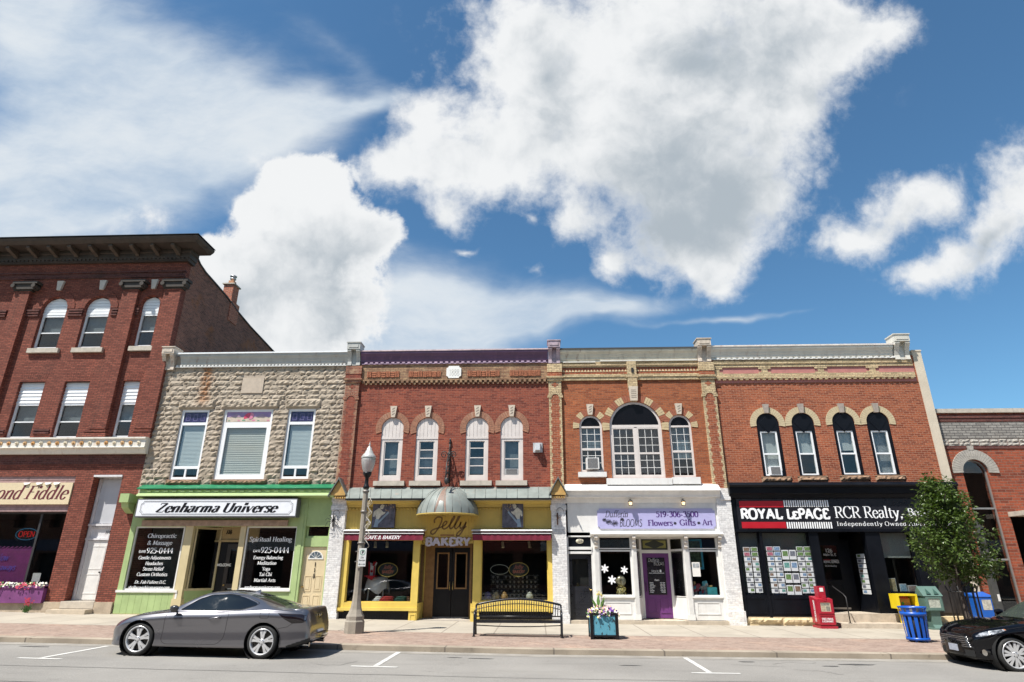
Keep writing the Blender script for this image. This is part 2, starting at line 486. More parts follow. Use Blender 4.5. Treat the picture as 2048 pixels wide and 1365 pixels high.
# ------------------------------------------------------------------ lettering: a broad-nib stroke alphabet
GL = {}
for ln in """
A|78|l8,0,38,100|L38,100,69,0|l21,36,56,36|H8,0,12|H69,0,14
B|64|L16,0,16,100|S16,98,40,98,53,88,52,64,36,53,16,53|S16,53,42,53,58,40,58,18,40,2,16,2|H12,0,10|H12,100,10
C|70|S66,76,60,93,42,101,20,88,9,50,20,12,42,-1,60,8,67,24|l66,76,66,98
D|76|L16,0,16,100|S16,98,40,98,62,82,67,50,60,16,40,2,16,2|H12,0,10|H12,100,10
E|60|L16,0,16,100|l16,98,54,98,54,80|l16,53,42,53|l16,2,56,2,57,22|H12,0,10|H12,100,10
F|56|L16,0,16,100|l16,98,54,98,54,80|l16,53,42,53|H14,0,14|H12,100,10
G|78|S66,76,60,93,42,101,20,88,9,50,20,12,42,-1,58,4,66,12|L66,8,66,42|H64,42,12
H|78|L16,0,16,100|L62,0,62,100|l16,53,62,53|H16,0,13|H16,100,13|H62,0,13|H62,100,13
I|34|L17,0,17,100|H17,0,14|H17,100,14
J|42|S28,100,28,20,21,0,7,-6|H28,100,14
K|72|L16,0,16,100|l16,46,60,100|L30,60,66,0|H16,0,13|H16,100,13|H58,100,11|H66,0,11
L|58|L16,0,16,100|l16,2,54,2,55,24|H16,0,12|H16,100,14
M|90|L14,0,18,100|L18,100,45,10|l45,10,72,100|L72,100,76,0|H14,0,11|H76,0,13|H15,100,9|H75,100,9
N|78|l14,0,14,100|L14,100,62,0|l62,0,62,100|H14,0,11|H12,100,10|H62,100,12
O|78|S39,101,16,90,8,50,16,10,39,-1,62,10,70,50,62,90,39,101
P|60|L16,0,16,100|S16,98,42,98,56,86,55,62,40,48,16,48|H16,0,13|H12,100,10
R|68|L16,0,16,100|S16,98,42,98,56,86,55,62,40,50,16,50|L34,50,62,0|H16,0,13|H12,100,10|H63,0,8
S|54|S46,80,40,96,26,101,11,90,12,72,28,54,44,40,48,20,34,0,18,1,8,18
T|64|L32,0,32,100|l6,80,7,98,57,98,58,80|H32,0,14
U|76|S16,100,16,30,22,6,40,-1,56,8,62,30,62,100|H16,100,13|H62,100,11
V|74|L8,100,38,0|l38,0,66,100|H9,100,13|H66,100,11
W|104|L6,100,28,0|l28,0,52,96|L52,96,74,0|l74,0,98,100|H7,100,11|H97,100,10
Y|70|L8,100,35,48|l35,48,62,100|L35,48,35,0|H9,100,12|H61,100,11|H35,0,13
Z|64|l10,82,10,98,54,98|L54,98,8,2|l8,2,56,2,57,20
a|50|S10,54,18,65,32,65,38,54,38,8|S38,38,20,36,8,24,10,6,22,-1,38,14|l38,8,47,2
b|56|L14,104,14,2|S14,50,26,64,40,64,50,48,50,20,40,2,26,-1,14,10|H9,103,6
c|46|S42,52,34,65,20,62,9,46,9,20,20,1,32,-1,43,14
d|58|L42,104,42,0|S42,50,32,64,18,62,8,44,8,20,18,1,30,0,42,14|H37,103,6|H46,0,6
e|48|S9,36,42,38,42,52,32,65,20,63,9,46,9,20,20,0,33,0,43,14
f|34|S40,96,34,105,22,100,18,84,18,0|l4,64,34,64|H18,0,12
g|54|S26,66,12,60,10,40,22,28,34,32,40,46,36,62,26,66|S16,30,8,18,16,8,38,6,46,-8,38,-26,20,-30,6,-20,12,-4,20,6|l38,60,50,62
h|60|L14,0,14,104|S14,48,26,62,38,65,46,54,46,0|H14,0,11|H46,0,11|H9,103,6
i|30|L15,0,15,64|D15,90|H15,0,11|H10,63,6
j|28|S15,64,15,-14,6,-28|D15,90|H10,63,6
k|56|L14,0,14,104|l14,30,42,64|L24,40,48,0|H14,0,11|H9,103,6|H42,64,9|H48,0,9
l|30|L15,0,15,104|H15,0,11|H10,103,6
m|90|L14,0,14,64|S14,48,24,62,34,65,42,54,42,0|S42,48,52,62,62,65,72,54,72,0|H14,0,10|H42,0,10|H72,0,10|H9,63,6
n|62|L14,0,14,64|S14,48,26,62,38,65,46,54,46,0|H14,0,11|H46,0,11|H9,63,6
o|54|S27,66,11,56,8,32,14,8,27,-1,42,8,47,32,42,56,27,66
p|58|L14,-30,14,64|S14,50,26,65,40,64,50,48,50,20,40,2,26,-1,14,10|H14,-30,11|H9,63,6
r|42|L14,0,14,64|S14,46,22,60,32,65,39,60|H14,0,11|H9,63,6
s|40|S34,54,28,65,16,65,8,54,14,42,28,32,36,18,28,0,14,0,6,12
t|36|S17,84,17,14,24,0,36,6|l4,64,32,64
u|60|S14,64,14,14,22,0,32,1,44,14|L46,64,46,0|H9,63,6|H41,63,6|H50,0,6
v|54|L8,64,27,0|l27,0,46,64|H9,64,9|H46,64,8
w|80|L8,64,24,0|l24,0,40,62|L40,62,56,0|l56,0,72,64|H9,64,9|H71,64,8
x|52|L8,64,44,0|l44,64,8,0|H9,64,8|H44,64,8|H8,0,8|H44,0,8
y|54|L8,64,28,2|S46,64,28,2,18,-22,6,-28|H9,64,9|H46,64,8
z|46|l8,50,8,62,40,62|L40,62,8,2|l8,2,42,2,42,14
0|56|S28,99,12,84,8,50,12,16,28,0,44,16,48,50,44,84,28,99
1|44|L24,0,24,98|l12,84,24,98|H24,0,13
2|54|S10,76,18,96,34,98,45,80,40,56,10,2|l10,3,46,3,48,18
3|52|S10,84,22,98,38,94,42,76,34,58,22,54|S22,54,40,48,46,28,38,6,22,-1,8,12
4|56|l36,98,6,32,50,32|L38,0,38,98|H38,0,11
5|52|l44,98,16,98,13,56|S13,56,30,62,44,48,44,24,32,2,18,-1,7,10
6|54|S42,94,24,84,10,50,12,14,28,-1,44,12,46,38,34,56,18,52,10,36
7|50|l6,80,8,97,46,97|L46,97,20,0
8|54|S28,99,14,90,14,70,28,56,44,38,46,16,28,-1,10,14,12,36,28,54,42,70,42,90,28,99
9|54|S12,4,30,14,44,48,42,84,28,99,12,86,9,62,20,44,36,46,44,62
&|78|S66,40,52,10,32,-1,12,10,12,34,36,58,44,80,32,98,18,88,20,68,60,6,72,0
(|32|S28,106,12,70,12,28,28,-10
)|32|S4,106,20,70,20,28,4,-10
-|36|B8,34,28,34
.|24|D12,4
,|24|D12,4|l14,2,8,-14
~|40|D20,34|D12,44|D28,44|D12,24|D28,24
""".strip().splitlines():
    q = ln.split('|')
    GL[q[0]] = (float(q[1]), [(e[0], [float(z) for z in e[1:].split(',')]) for e in q[2:]])


def spline(p, k=6):
    out = []
    closed = p[0] == p[-1]
    n = len(p)
    for i in range(n - 1):
        a = p[i - 1] if i > 0 else (p[-2] if closed else p[0])
        d = p[i + 2] if i + 2 < n else (p[1] if closed else p[-1])
        b, c = p[i], p[i + 1]
        for j in range(k):
            t = j / k
            out.append(tuple(0.5 * (2 * b[q] + (c[q] - a[q]) * t + (2 * a[q] - 5 * b[q] + 4 * c[q] - d[q]) * t * t + (3 * b[q] - a[q] - 3 * c[q] + d[q]) * t ** 3) for q in (0, 1)))
    out.append(p[-1])
    return out


def textwidth(s, track=0.0):
    return sum(28 if ch == ' ' else GL[ch][0] + track for ch in s)


def letters(mb, s, x, z, y, h, width=None, thick=16, thin=5, shear=0.0, sans=False, align='l', mi=0, track=0.0, slope=0.0, depth=0.0):
    """text with cap height h; x,z of the baseline start (or middle / end) on the plane y, reading from -y"""
    u = h / 100.0
    wd = textwidth(s, track) * u
    ux = u * (width / wd) if width else u
    wd = width or wd
    x0 = x - (wd / 2 if align == 'c' else wd if align == 'r' else 0)
    cx = 0.0
    lay = 0
    for ch in s:
        if ch == ' ':
            cx += 28
            continue
        adv, els = GL[ch]
        for code, a in els:
            lay += 1
            yy = y - 0.0004 * (lay % 7)
            if code == 'H':
                if sans:
                    continue
                pts = [(a[0] - a[2] * 1.1, a[1] + (thin * .5 if a[1] < 30 else -thin * .5)), (a[0] + a[2] * 1.1, a[1] + (thin * .5 if a[1] < 30 else -thin * .5))]
                ws = [thin, thin]
            elif code == 'D':
                r = thick * 0.62
                pts = [(a[0], a[1] - r), (a[0], a[1] + r)]
                ws = [2 * r, 2 * r]
            else:
                pts = [(a[i], a[i + 1]) for i in range(0, len(a), 2)]
                if code == 'S':
                    pts = spline(pts)
                ws = []
                for i in range(len(pts)):
                    b0, b1 = pts[max(i - 1, 0)], pts[min(i + 1, len(pts) - 1)]
                    dx, dz = b1[0] - b0[0], b1[1] - b0[1]
                    l = math.hypot(dx, dz) or 1
                    k = abs(dz) / l
                    wv = thick if (sans or code == 'B') else thin + (thick - thin) * k ** 1.3
                    if code == 'l' and not sans:
                        wv = thin * 1.25
                    ws.append(wv)
            L, Rr = [], []
            for i, p in enumerate(pts):
                b0, b1 = pts[max(i - 1, 0)], pts[min(i + 1, len(pts) - 1)]
                dx, dz = b1[0] - b0[0], b1[1] - b0[1]
                l = math.hypot(dx, dz) or 1
                nx, nz = -dz / l * ws[i] / 2, dx / l * ws[i] / 2
                for lst, sg in ((L, 1), (Rr, -1)):
                    qx, qz = p[0] + sg * nx, p[1] + sg * nz
                    xx = x0 + (cx + qx + shear * qz) * ux
                    lst.append((xx, yy, z + qz * u + slope * (xx - x0)))
            n = len(pts)
            vs = L + Rr
            mb.add(vs, [(i, n + i, n + i + 1, i + 1) for i in range(n - 1)], mi)
            if depth:
                vs2 = [(p[0], p[1] + depth, p[2]) for p in vs]
                mb.add(vs + vs2, [(i, i + 1, i + 1 + 2 * n, i + 2 * n) for i in range(n - 1)] + [(n + i + 1, n + i, 3 * n + i, 3 * n + i + 1) for i in range(n - 1)]
                       + [(0, 2 * n, 3 * n, n), (n - 1, 2 * n - 1, 4 * n - 1, 3 * n - 1)], mi)
        cx += adv + track
    return mb


def textline(parent, mat, *a, **k):
    return part('text_line', letters(MB(), *a, **k), mat, parent)


def arc(cx, cz, r, a0=0.0, a1=math.pi, n=14):
    return [(cx + r * math.cos(a0 + (a1 - a0) * i / n), cz + r * math.sin(a0 + (a1 - a0) * i / n)) for i in range(n + 1)]


def archpoly(x0, x1, z0, zt):
    """round-headed opening, counter-clockwise"""
    r = (x1 - x0) / 2
    return [(x0, z0), (x1, z0)] + arc((x0 + x1) / 2, zt - r, r)


def rect(x0, x1, z0, z1):
    return [(x0, z0), (x1, z0), (x1, z1), (x0, z1)]


def zroad(x):
    return -0.014 * x if x < 0 else -0.005 * x


def zwalk(x, y=-2.0):
    return zroad(x) + 0.11 + 0.002 * (y + 7)
# ================================================================== ground
def asphalt(name, base, agg):
    m, t = newmat(name)
    oc = t.n('ShaderNodeTexCoord').outputs['Object']
    n1 = t.noise(oc, 0.35, 6, 0.6)
    n2 = t.noise(oc, 55.0, 4, 0.7)
    n3 = t.noise(t.n('ShaderNodeMapping', {'Vector': oc, 'Scale': (0.25, 1.4, 1)}).outputs[0], 1.1, 5, 0.6)
    c = t.mixc(t.ss(n1, 0.3, 0.7), rgba(sc(base, 0.86)), rgba(sc(base, 1.1)))
    c = t.mixc(t.m('MULTIPLY', t.ss(n2, 0.45, 0.7), 0.75), c, rgba(agg))
    c = t.mixc(t.m('MULTIPLY', t.ss(n3, 0.52, 0.75), 0.35), c, rgba(sc(base, 0.6)))
    n4 = t.noise(oc, 1.6, 6, 0.7)
    c = t.mixc(t.m('MULTIPLY', t.ss(n4, 0.60, 0.72), 0.40), c, rgba(sc(base, 0.45)))
    n5 = t.noise(oc, 0.12, 3, 0.5)
    c = t.mixc(t.m('MULTIPLY', t.ss(n5, 0.45, 0.62), 0.22), c, rgba(sc(base, 0.7)))
    bp = t.n('ShaderNodeBump', {'Strength': 0.5, 'Distance': 0.01, 'Height': n2}).outputs[0]
    finish(t, Base_Color=c, Roughness=0.9, Normal=bp, Specular_IOR_Level=0.3)
    return m


def slab(name, base, joint, jx, jy, jw=0.012, stain=0.3, var=0.12):
    """cast concrete with scored joints"""
    m, t = newmat(name)
    oc = t.n('ShaderNodeTexCoord').outputs['Object']
    sp = t.n('ShaderNodeSeparateXYZ', {0: oc})
    k = None
    for i, d in ((0, jx), (1, jy)):
        if not d:
            continue
        fr = t.m('ABSOLUTE', t.m('SUBTRACT', t.m('FRACT', t.m('DIVIDE', t.m('ADD', sp.outputs[i], 100.0 * d + 0.37 * d), d)), 0.5))
        q = t.m('LESS_THAN', fr, jw / d)
        k = q if k is None else t.m('MAXIMUM', k, q)
    n1 = t.noise(oc, 0.8, 7, 0.62)
    n2 = t.noise(oc, 30.0, 4, 0.6)
    c = t.mixc(t.ss(n1, 0.3, 0.72), rgba(sc(base, 1 - var)), rgba(sc(base, 1 + var)))
    c = t.mixc(t.m('MULTIPLY', t.ss(n2, 0.4, 0.75), 0.3), c, rgba(sc(base, 0.8)))
    n3 = t.noise(oc, 2.2, 6, 0.65)
    c = t.mixc(t.m('MULTIPLY', t.ss(n3, 0.56, 0.75), stain), c, rgba(sc(base, 0.45)))
    n6 = t.noise(oc, 6.5, 2, 0.4)
    c = t.mixc(t.m('MULTIPLY', t.ss(n6, 0.70, 0.74), 0.45), c, rgba(sc(base, 0.4)))
    if k is not None:
        c = t.mixc(t.m('MULTIPLY', k, 0.85), c, rgba(joint))
    finish(t, Base_Color=c, Roughness=0.9, Specular_IOR_Level=0.25)
    return m


XS = [-90, -45, -30, -22, -16, -12, -8, -5, -2, 0, 2, 4, 7, 10, 14, 20, 30, 45, 90]


def sheet(name, y0, y1, zf, mat, kind='structure', thick=None, **kw):
    mb = MB()
    vs = [(x, y, zf(x, y)) for x in XS for y in (y0, y1)]
    mb.add(vs, [(2 * i, 2 * i + 2, 2 * i + 3, 2 * i + 1) for i in range(len(XS) - 1)])
    if thick:
        vs2 = [(x, y, z - thick) for x, y, z in vs]
        o = len(vs)
        mb.add(vs + vs2, [(2 * i + 2, 2 * i, o + 2 * i, o + 2 * i + 2) for i in range(len(XS) - 1)])
    return part(name, mb, mat, kind=kind)


m_road = asphalt("asphalt", (0.235, 0.223, 0.205), (0.35, 0.335, 0.31))
m_walk = slab("concrete_walk", (0.385, 0.345, 0.285), (0.22, 0.19, 0.16), 1.52, None, 0.02, 0.22)
m_kerb = slab("kerb_concrete", (0.33, 0.28, 0.22), (0.14, 0.12, 0.10), 2.6, None, 0.02, 0.5, 0.2)
m_pave = brick("pink_pavers", (0.335, 0.255, 0.21), (0.295, 0.21, 0.17), (0.29, 0.24, 0.195), 0.21, 0.105, 0.006, 0.22, (0.30, 0.22, 0.18))
for nd in m_pave.node_tree.nodes:                        # pavers lie flat: read them in x,y
    if nd.type == 'COMBXYZ':
        sepn = [q for q in m_pave.node_tree.nodes if q.type == 'SEPXYZ'][0]
        m_pave.node_tree.links.new(sepn.outputs[0], nd.inputs[0])
        m_pave.node_tree.links.new(sepn.outputs[1], nd.inputs[1])
m_grass = paint("far_ground", (0.08, 0.10, 0.04), 0.95, 0.3, 0.3)
m_linew = paint("road_line", (0.55, 0.54, 0.51), 0.8, 0.18, 3.0, 0.5, (0.25, 0.24, 0.22))

g = MB()
g.add([(x, y, zroad(x) - 0.25) for x in (-900, -90, 0, 90, 900) for y in (-900, 900)], [(2 * i, 2 * i + 2, 2 * i + 3, 2 * i + 1) for i in range(4)])
part("ground", g, m_grass, kind='structure')
sheet("road", -24.0, -7.33, lambda x, y: zroad(x), m_road)
sheet("kerb", -7.33, -7.0, lambda x, y: zroad(x) + 0.11 + (0.004 if y > -7.1 else 0), m_kerb, thick=0.3)
sheet("pavement", -7.0, -4.0, lambda x, y: zwalk(x, y) + 0.0, m_pave)
sheet("sidewalk", -4.0, 0.25, lambda x, y: zwalk(x, y) + 0.006, m_walk, thick=0.05)
sheet("road_gutter", -7.75, -7.335, lambda x, y: zroad(x) + 0.004, paint("gutter_concrete", (0.27, 0.25, 0.22), 0.9, 0.2, 2.0))
sheet("far_sidewalk", -29.5, -24.0, lambda x, y: zroad(x) + 0.1, m_walk, thick=0.3)
rl = MB()


def strip(x0, y0, x1, y1, wd):
    d = Vector((x1 - x0, y1 - y0, 0)).normalized()
    n = Vector((-d.y, d.x, 0)) * wd / 2
    q = [(x0 - n.x, y0 - n.y), (x1 - n.x, y1 - n.y), (x1 + n.x, y1 + n.y), (x0 + n.x, y0 + n.y)]
    rl.add([(a, b, zroad(a) + 0.006) for a, b in q], [(0, 1, 2, 3)])


for sx, l0 in ((-10.35, -7.62), (-3.33, -7.5), (3.36, -7.55)):
    strip(sx, l0, sx + 0.0, -9.7, 0.11)
for sx in (-10.32, -3.33, 3.47):
    strip(sx - 0.48, -9.77, sx + 0.47, -9.78, 0.11)
part("road_marking", rl, m_linew, kind='structure')
ck = MB()
m_tar = paint("crack_tar", (0.07, 0.068, 0.066), 0.7, 0.2, 5)


def crack(pts, wd=0.025):
    for (a, b), (c, d) in zip(pts, pts[1:]):
        k = Vector((c - a, d - b, 0)).normalized()
        n = Vector((-k.y, k.x, 0)) * wd / 2
        ck.add([(x, y, zroad(x) + 0.005) for x, y in ((a - n.x, b - n.y), (c - n.x, d - n.y), (c + n.x, d + n.y), (a + n.x, b + n.y))], [(0, 1, 2, 3)])


rr = random.Random(3)
pt = []
for i in range(60):
    pt.append((-26 + i * 0.9, -10.72 + rr.uniform(-0.02, 0.02)))
crack(pt, 0.022)
crack([(x, y - 1.55 + .03 * math.sin(x)) for x, y in pt], 0.03)
for bx, by, dx, dy in ((5.2, -9.2, .25, -.18), (6.1, -8.1, -.3, -.1), (-4.6, -9.6, .3, .25), (4.1, -8.6, .3, -.06)):
    p = [(bx, by)]
    for i in range(6):
        p.append((p[-1][0] + dx * rr.uniform(.2, .8), p[-1][1] + dy * rr.uniform(-.4, 1.4)))
    crack(p, 0.012)
for bx, by, rx, ry in ((6.9, -8.3, .42, .10), (6.2, -8.6, .2, .06), (-11.9, -8.0, .40, .06), (-1.3, -8.25, .28, .05), (-1.9, -8.2, .2, .04), (1.9, -8.9, .25, .05), (4.6, -8.1, .2, .06)):
    n = 14
    vs = [(bx + rx * math.cos(6.283 * i / n) * rr.uniform(.7, 1.15), by + ry * math.sin(6.283 * i / n) * rr.uniform(.6, 1.2)) for i in range(n)]
    ck.add([(x, y, zroad(x) + 0.0055) for x, y in vs], [tuple(range(n))])
part("road_cracks", ck, m_tar, kind='structure')

# ================================================================== shared materials
M_white = paint("white_paint", (0.70, 0.69, 0.665), 0.5, 0.07, 3, 0.35, (0.40, 0.34, 0.27))
M_vinyl = paint("white_vinyl", (0.80, 0.81, 0.82), 0.35, 0.04, 3)
M_pinkwhite = paint("pinkish_frame_paint", (0.62, 0.565, 0.53), 0.5, 0.06, 3)
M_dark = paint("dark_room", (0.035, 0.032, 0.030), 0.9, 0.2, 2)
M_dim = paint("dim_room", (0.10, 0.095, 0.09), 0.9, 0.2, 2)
M_glass = glassmat("window_glass")
M_shopglass = glassmat("shop_glass", (0.86, 0.88, 0.88), 1.62)
M_black = paint("black_paint", (0.010, 0.010, 0.012), 0.4, 0.2, 3, spec=0.25)
M_blacktrim = paint("black_trim_paint", (0.004, 0.005, 0.008), 0.42, 0.25, 2, spec=0.2)
M_iron = paint("black_iron", (0.018, 0.017, 0.017), 0.5, 0.2, 6)
M_limestone = paint("limestone", (0.47, 0.42, 0.35), 0.85, 0.15, 5, 0.4, (0.15, 0.12, 0.10), 0.3)
M_browntrim = paint("weathered_cornice", (0.055, 0.04, 0.032), 0.7, 0.3, 3, 0.6, (0.03, 0.02, 0.018))
M_captrim = paint("dark_capital", (0.045, 0.036, 0.030), 0.8, 0.3, 4, 0.5, (0.10, 0.085, 0.07))
M_greymetal = paint("grey_sheet_metal", (0.40, 0.40, 0.375), 0.55, 0.10, 2, 0.75, (0.22, 0.11, 0.05))
M_oldmetal = paint("stained_sheet_metal", (0.56, 0.52, 0.42), 0.6, 0.14, 2, 1.0, (0.16, 0.07, 0.035))
M_creammetal = paint("cream_sheet_metal", (0.58, 0.555, 0.49), 0.55, 0.08, 2, 0.6, (0.28, 0.13, 0.07))
M_rust = paint("rusty_cap", (0.52, 0.44, 0.36), 0.7, 0.25, 9, 0.9, (0.20, 0.06, 0.03))
M_purplemetal = paint("purple_sheet_metal", (0.10, 0.048, 0.10), 0.5, 0.15, 2, 0.6, (0.22, 0.12, 0.18))
M_blind = paint("blind_fabric", (0.74, 0.76, 0.75), 0.8, 0.04, 2)
M_blindc = paint("cream_blind", (0.74, 0.70, 0.62), 0.8, 0.04, 2)
M_curtain = paint("grey_curtain", (0.20, 0.21, 0.22), 0.9, 0.2, 3)
M_acgrille = paint("ac_grille", (0.30, 0.30, 0.30), 0.6, 0.2, 30)
M_roofing = paint("roof_felt", (0.06, 0.06, 0.06), 0.9, 0.2, 1)

B_A = brick("dark_red_brick", (0.27, 0.084, 0.056), (0.205, 0.058, 0.040), (0.10, 0.044, 0.034), ms=0.012, stain=0.3)
B_Aside = brick("brown_side_brick", (0.30, 0.125, 0.085), (0.20, 0.085, 0.065), (0.30, 0.20, 0.15), stain=0.4, patch=0.5, pcol=(0.33, 0.13, 0.06))
B_J = brick("maroon_brick", (0.275, 0.072, 0.042), (0.175, 0.042, 0.030), (0.27, 0.125, 0.09), ms=0.007, stain=0.28, patch=None)
B_F = brick("orange_brick", (0.35, 0.112, 0.046), (0.26, 0.074, 0.034), (0.25, 0.13, 0.08), stain=0.25, staincol=(0.12, 0.05, 0.035))
B_R = brick("warm_red_brick", (0.325, 0.094, 0.042), (0.235, 0.060, 0.030), (0.40, 0.23, 0.155), ms=0.007, stain=0.22, staincol=(0.10, 0.045, 0.035))
B_K = brick("mottled_brick", (0.30, 0.075, 0.038), (0.14, 0.04, 0.028), (0.22, 0.13, 0.095), 0.30, 0.10, 0.010, stain=0.1, bias=-0.35)
B_Y = brick("buff_brick", (0.60, 0.475, 0.29), (0.50, 0.39, 0.225), (0.27, 0.20, 0.14), stain=0.30, staincol=(0.17, 0.11, 0.07), ms=0.008)
B_Yd = brick("sooty_buff_brick", (0.38, 0.255, 0.145), (0.28, 0.155, 0.09), (0.20, 0.13, 0.10), stain=0.65, staincol=(0.11, 0.055, 0.04))
B_white = brick("whitewashed_brick", (0.70, 0.695, 0.69), (0.68, 0.675, 0.67), (0.62, 0.615, 0.61), stain=0.14, staincol=(0.45, 0.42, 0.40))
B_soot = brick("sooty_red_brick", (0.15, 0.055, 0.045), (0.11, 0.04, 0.036), (0.14, 0.08, 0.07), stain=0.6)


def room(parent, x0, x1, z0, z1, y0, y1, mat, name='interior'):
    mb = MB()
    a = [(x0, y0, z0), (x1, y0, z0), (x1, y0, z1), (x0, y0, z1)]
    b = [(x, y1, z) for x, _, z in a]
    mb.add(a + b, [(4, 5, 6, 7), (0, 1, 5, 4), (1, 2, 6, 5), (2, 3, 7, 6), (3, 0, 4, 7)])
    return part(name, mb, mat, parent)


def window(parent, x0, x1, z0, z1, y, fm, fw=0.07, rails=(), stiles=(), arch=False, glass=None, dep=0.07, grid=None, sill=None, sillm=None, name='window', rw=0.045, gridm=None):
    """a framed window filling an opening; returns the window part (frame)"""
    mb = MB()
    if arch:
        o, i = archpoly(x0, x1, z0, z1), archpoly(x0 + fw, x1 - fw, z0 + fw, z1 - fw)
    else:
        o, i = rect(x0, x1, z0, z1), rect(x0 + fw, x1 - fw, z0 + fw, z1 - fw)
    mb.prism(o, y, y + dep, holes=[i])
    for rz in rails:
        mb.box(x0 + fw, x1 - fw, y + 0.004, y + dep - 0.003, rz - rw / 2, rz + rw / 2)
    for rx in stiles:
        mb.box(rx - rw / 2, rx + rw / 2, y + 0.002, y + dep - 0.005, z0 + fw, (z1 - fw) if not arch else z1 - (x1 - x0) / 2)
    wn = part(name, mb, fm, parent)
    pm = MB()
    if arch:
        p = archpoly(x0 + fw * .8, x1 - fw * .8, z0 + fw * .8, z1 - fw * .8)
        pm.prism(p, y + dep * 0.55, y + dep * 0.62)
    else:
        pm.box(x0 + fw * .8, x1 - fw * .8, y + dep * 0.55, y + dep * 0.62, z0 + fw * .8, z1 - fw * .8)
    part('pane', pm, glass or M_glass, wn)
    if grid:
        gm = MB()
        gx, gzs = grid
        for q in gx:
            gm.box(q - 0.008, q + 0.008, y + dep * .45, y + dep * .53, gzs[0], gzs[-1])
        for q in gzs[1:-1]:
            gm.box(x0 + fw, x1 - fw, y + dep * .44, y + dep * .52, q - 0.008, q + 0.008)
        part('muntin', gm, gridm or fm, wn)
    if sill:
        sx0, sx1, sz0, sz1, sy = sill
        part('sill', MB().fb(sx0, sx1, sz0, sz1, sy, y), sillm or M_limestone, wn)
    return wn


def dentils(mb, x0, x1, z0, z1, yf, yb, pitch, wd, mi=0):
    n = max(1, int(round((x1 - x0) / pitch)))
    for i in range(n):
        a = x0 + (i + 0.5) * (x1 - x0) / n - wd / 2
        mb.fb(a, a + wd, z0, z1, yf, yb, mi)


def voussoirs(mb, cx, cz, r0, r1, n, y0, y1, a0=0.0, a1=math.pi, gap=0.02, mis=(0,)):
    for i in range(n):
        b0 = a0 + (a1 - a0) * (i + gap) / n
        b1 = a0 + (a1 - a0) * (i + 1 - gap) / n
        p = [(cx + r * math.cos(t), cz + r * math.sin(t)) for r, t in ((r0, b0), (r1, b0), (r1, (b0 + b1) / 2), (r1, b1), (r0, b1))]
        mb.prism(p, y0, y1, mis[i % len(mis)])


def keystone(mb, cx, z0, z1, w0, w1, y0, y1, mi=0):
    return mb.prism([(cx - w0 / 2, z0), (cx + w0 / 2, z0), (cx + w1 / 2, z1), (cx - w1 / 2, z1)], y0, y1, mi)


def corn_profile(yf, zb, zt, lip=0.09):
    """sheet-metal cove cornice section, (y, z)"""
    h = zt - zb
    return [(0.05, zb), (-0.06, zb), (-0.06, zb + h * .16), (-0.09, zb + h * .20), (-0.10, zb + h * .36), (yf * .58, zb + h * .48), (yf * .68, zb + h * .62),
            (yf * .95, zb + h * .80), (yf, zb + h * .84), (yf, zt), (0.05, zt + 0.02)]


def console(name, parent, x0, x1, zb, zt, yf, mats):
    """block on two scrolled legs ending a cornice"""
    mb = MB()
    bz = pz_(zt, yf) - 0.27
    xa, xb = px_(x0, yf), px_(x1, yf)
    mb.box(xa, xb, yf, 0.25, bz, bz + 0.27)
    mb.box(xa - 0.03, xb + 0.03, yf - 0.03, 0.25, bz + 0.27, bz + 0.31)
    mb.box(xa + 0.07, xb - 0.07, yf - 0.018, yf + 0.01, bz + 0.07, bz + 0.2)
    wl = (xb - xa) * 0.3
    zb2 = pz_(zb, -0.1)
    H = bz - zb2
    prof = [(yf + 0.04, bz), (yf + 0.02, bz - H * .10), (yf + 0.10, bz - H * .26), (yf * .50, bz - H * .48), (-0.12, bz - H * .75), (-0.14, bz - H), (0.1, bz - H), (0.1, bz)]
    for a in (xa + 0.01, xb - wl - 0.01):
        mb.extx(prof, a, a + wl)
    mb.box(xa + wl, xb - wl, -0.1, 0.1, zb2, bz)
    return part(name, mb, mats, parent)


# ================================================================== three-storey red brick block (left)
A = thing('brick_commercial_block', 'three-storey dark red brick block with a heavy dark bracketed cornice', 'building', (-21, 0, 0))
op3 = [(-21.5, -20.38, 10.66, 13.03), (-19.56, -18.45, 10.66, 13.03), (-17.08, -16.27, 10.70, 13.02), (-25.3, -24.1, 10.66, 13.03), (-23.35 - 3.9, -26.15, 10.66, 13.03)]
op2 = [(-21.52, -20.42, 6.80, 9.16), (-19.58, -18.5, 6.80, 9.15), (-17.1, -16.36, 6.81, 9.17), (-25.3, -24.2, 6.8, 9.16)]
mb = MB()
holes = [archpoly(*o) for o in op3] + [rect(*o) for o in op2] + [rect(-27, -18.08, 0.70, 5.28), rect(-17.35, -16.2, 0.76, 5.30)]
mb.prism(rect(-30, -15.45, 0.3, 14.95), 0, 0.34, holes=holes)
part('wall', mb, B_A, A)
sb = MB()
sb.fb(-30, -15.46, 5.73, 6.22, -0.02, 0.1)
part('sooty_band', sb, B_soot, A)
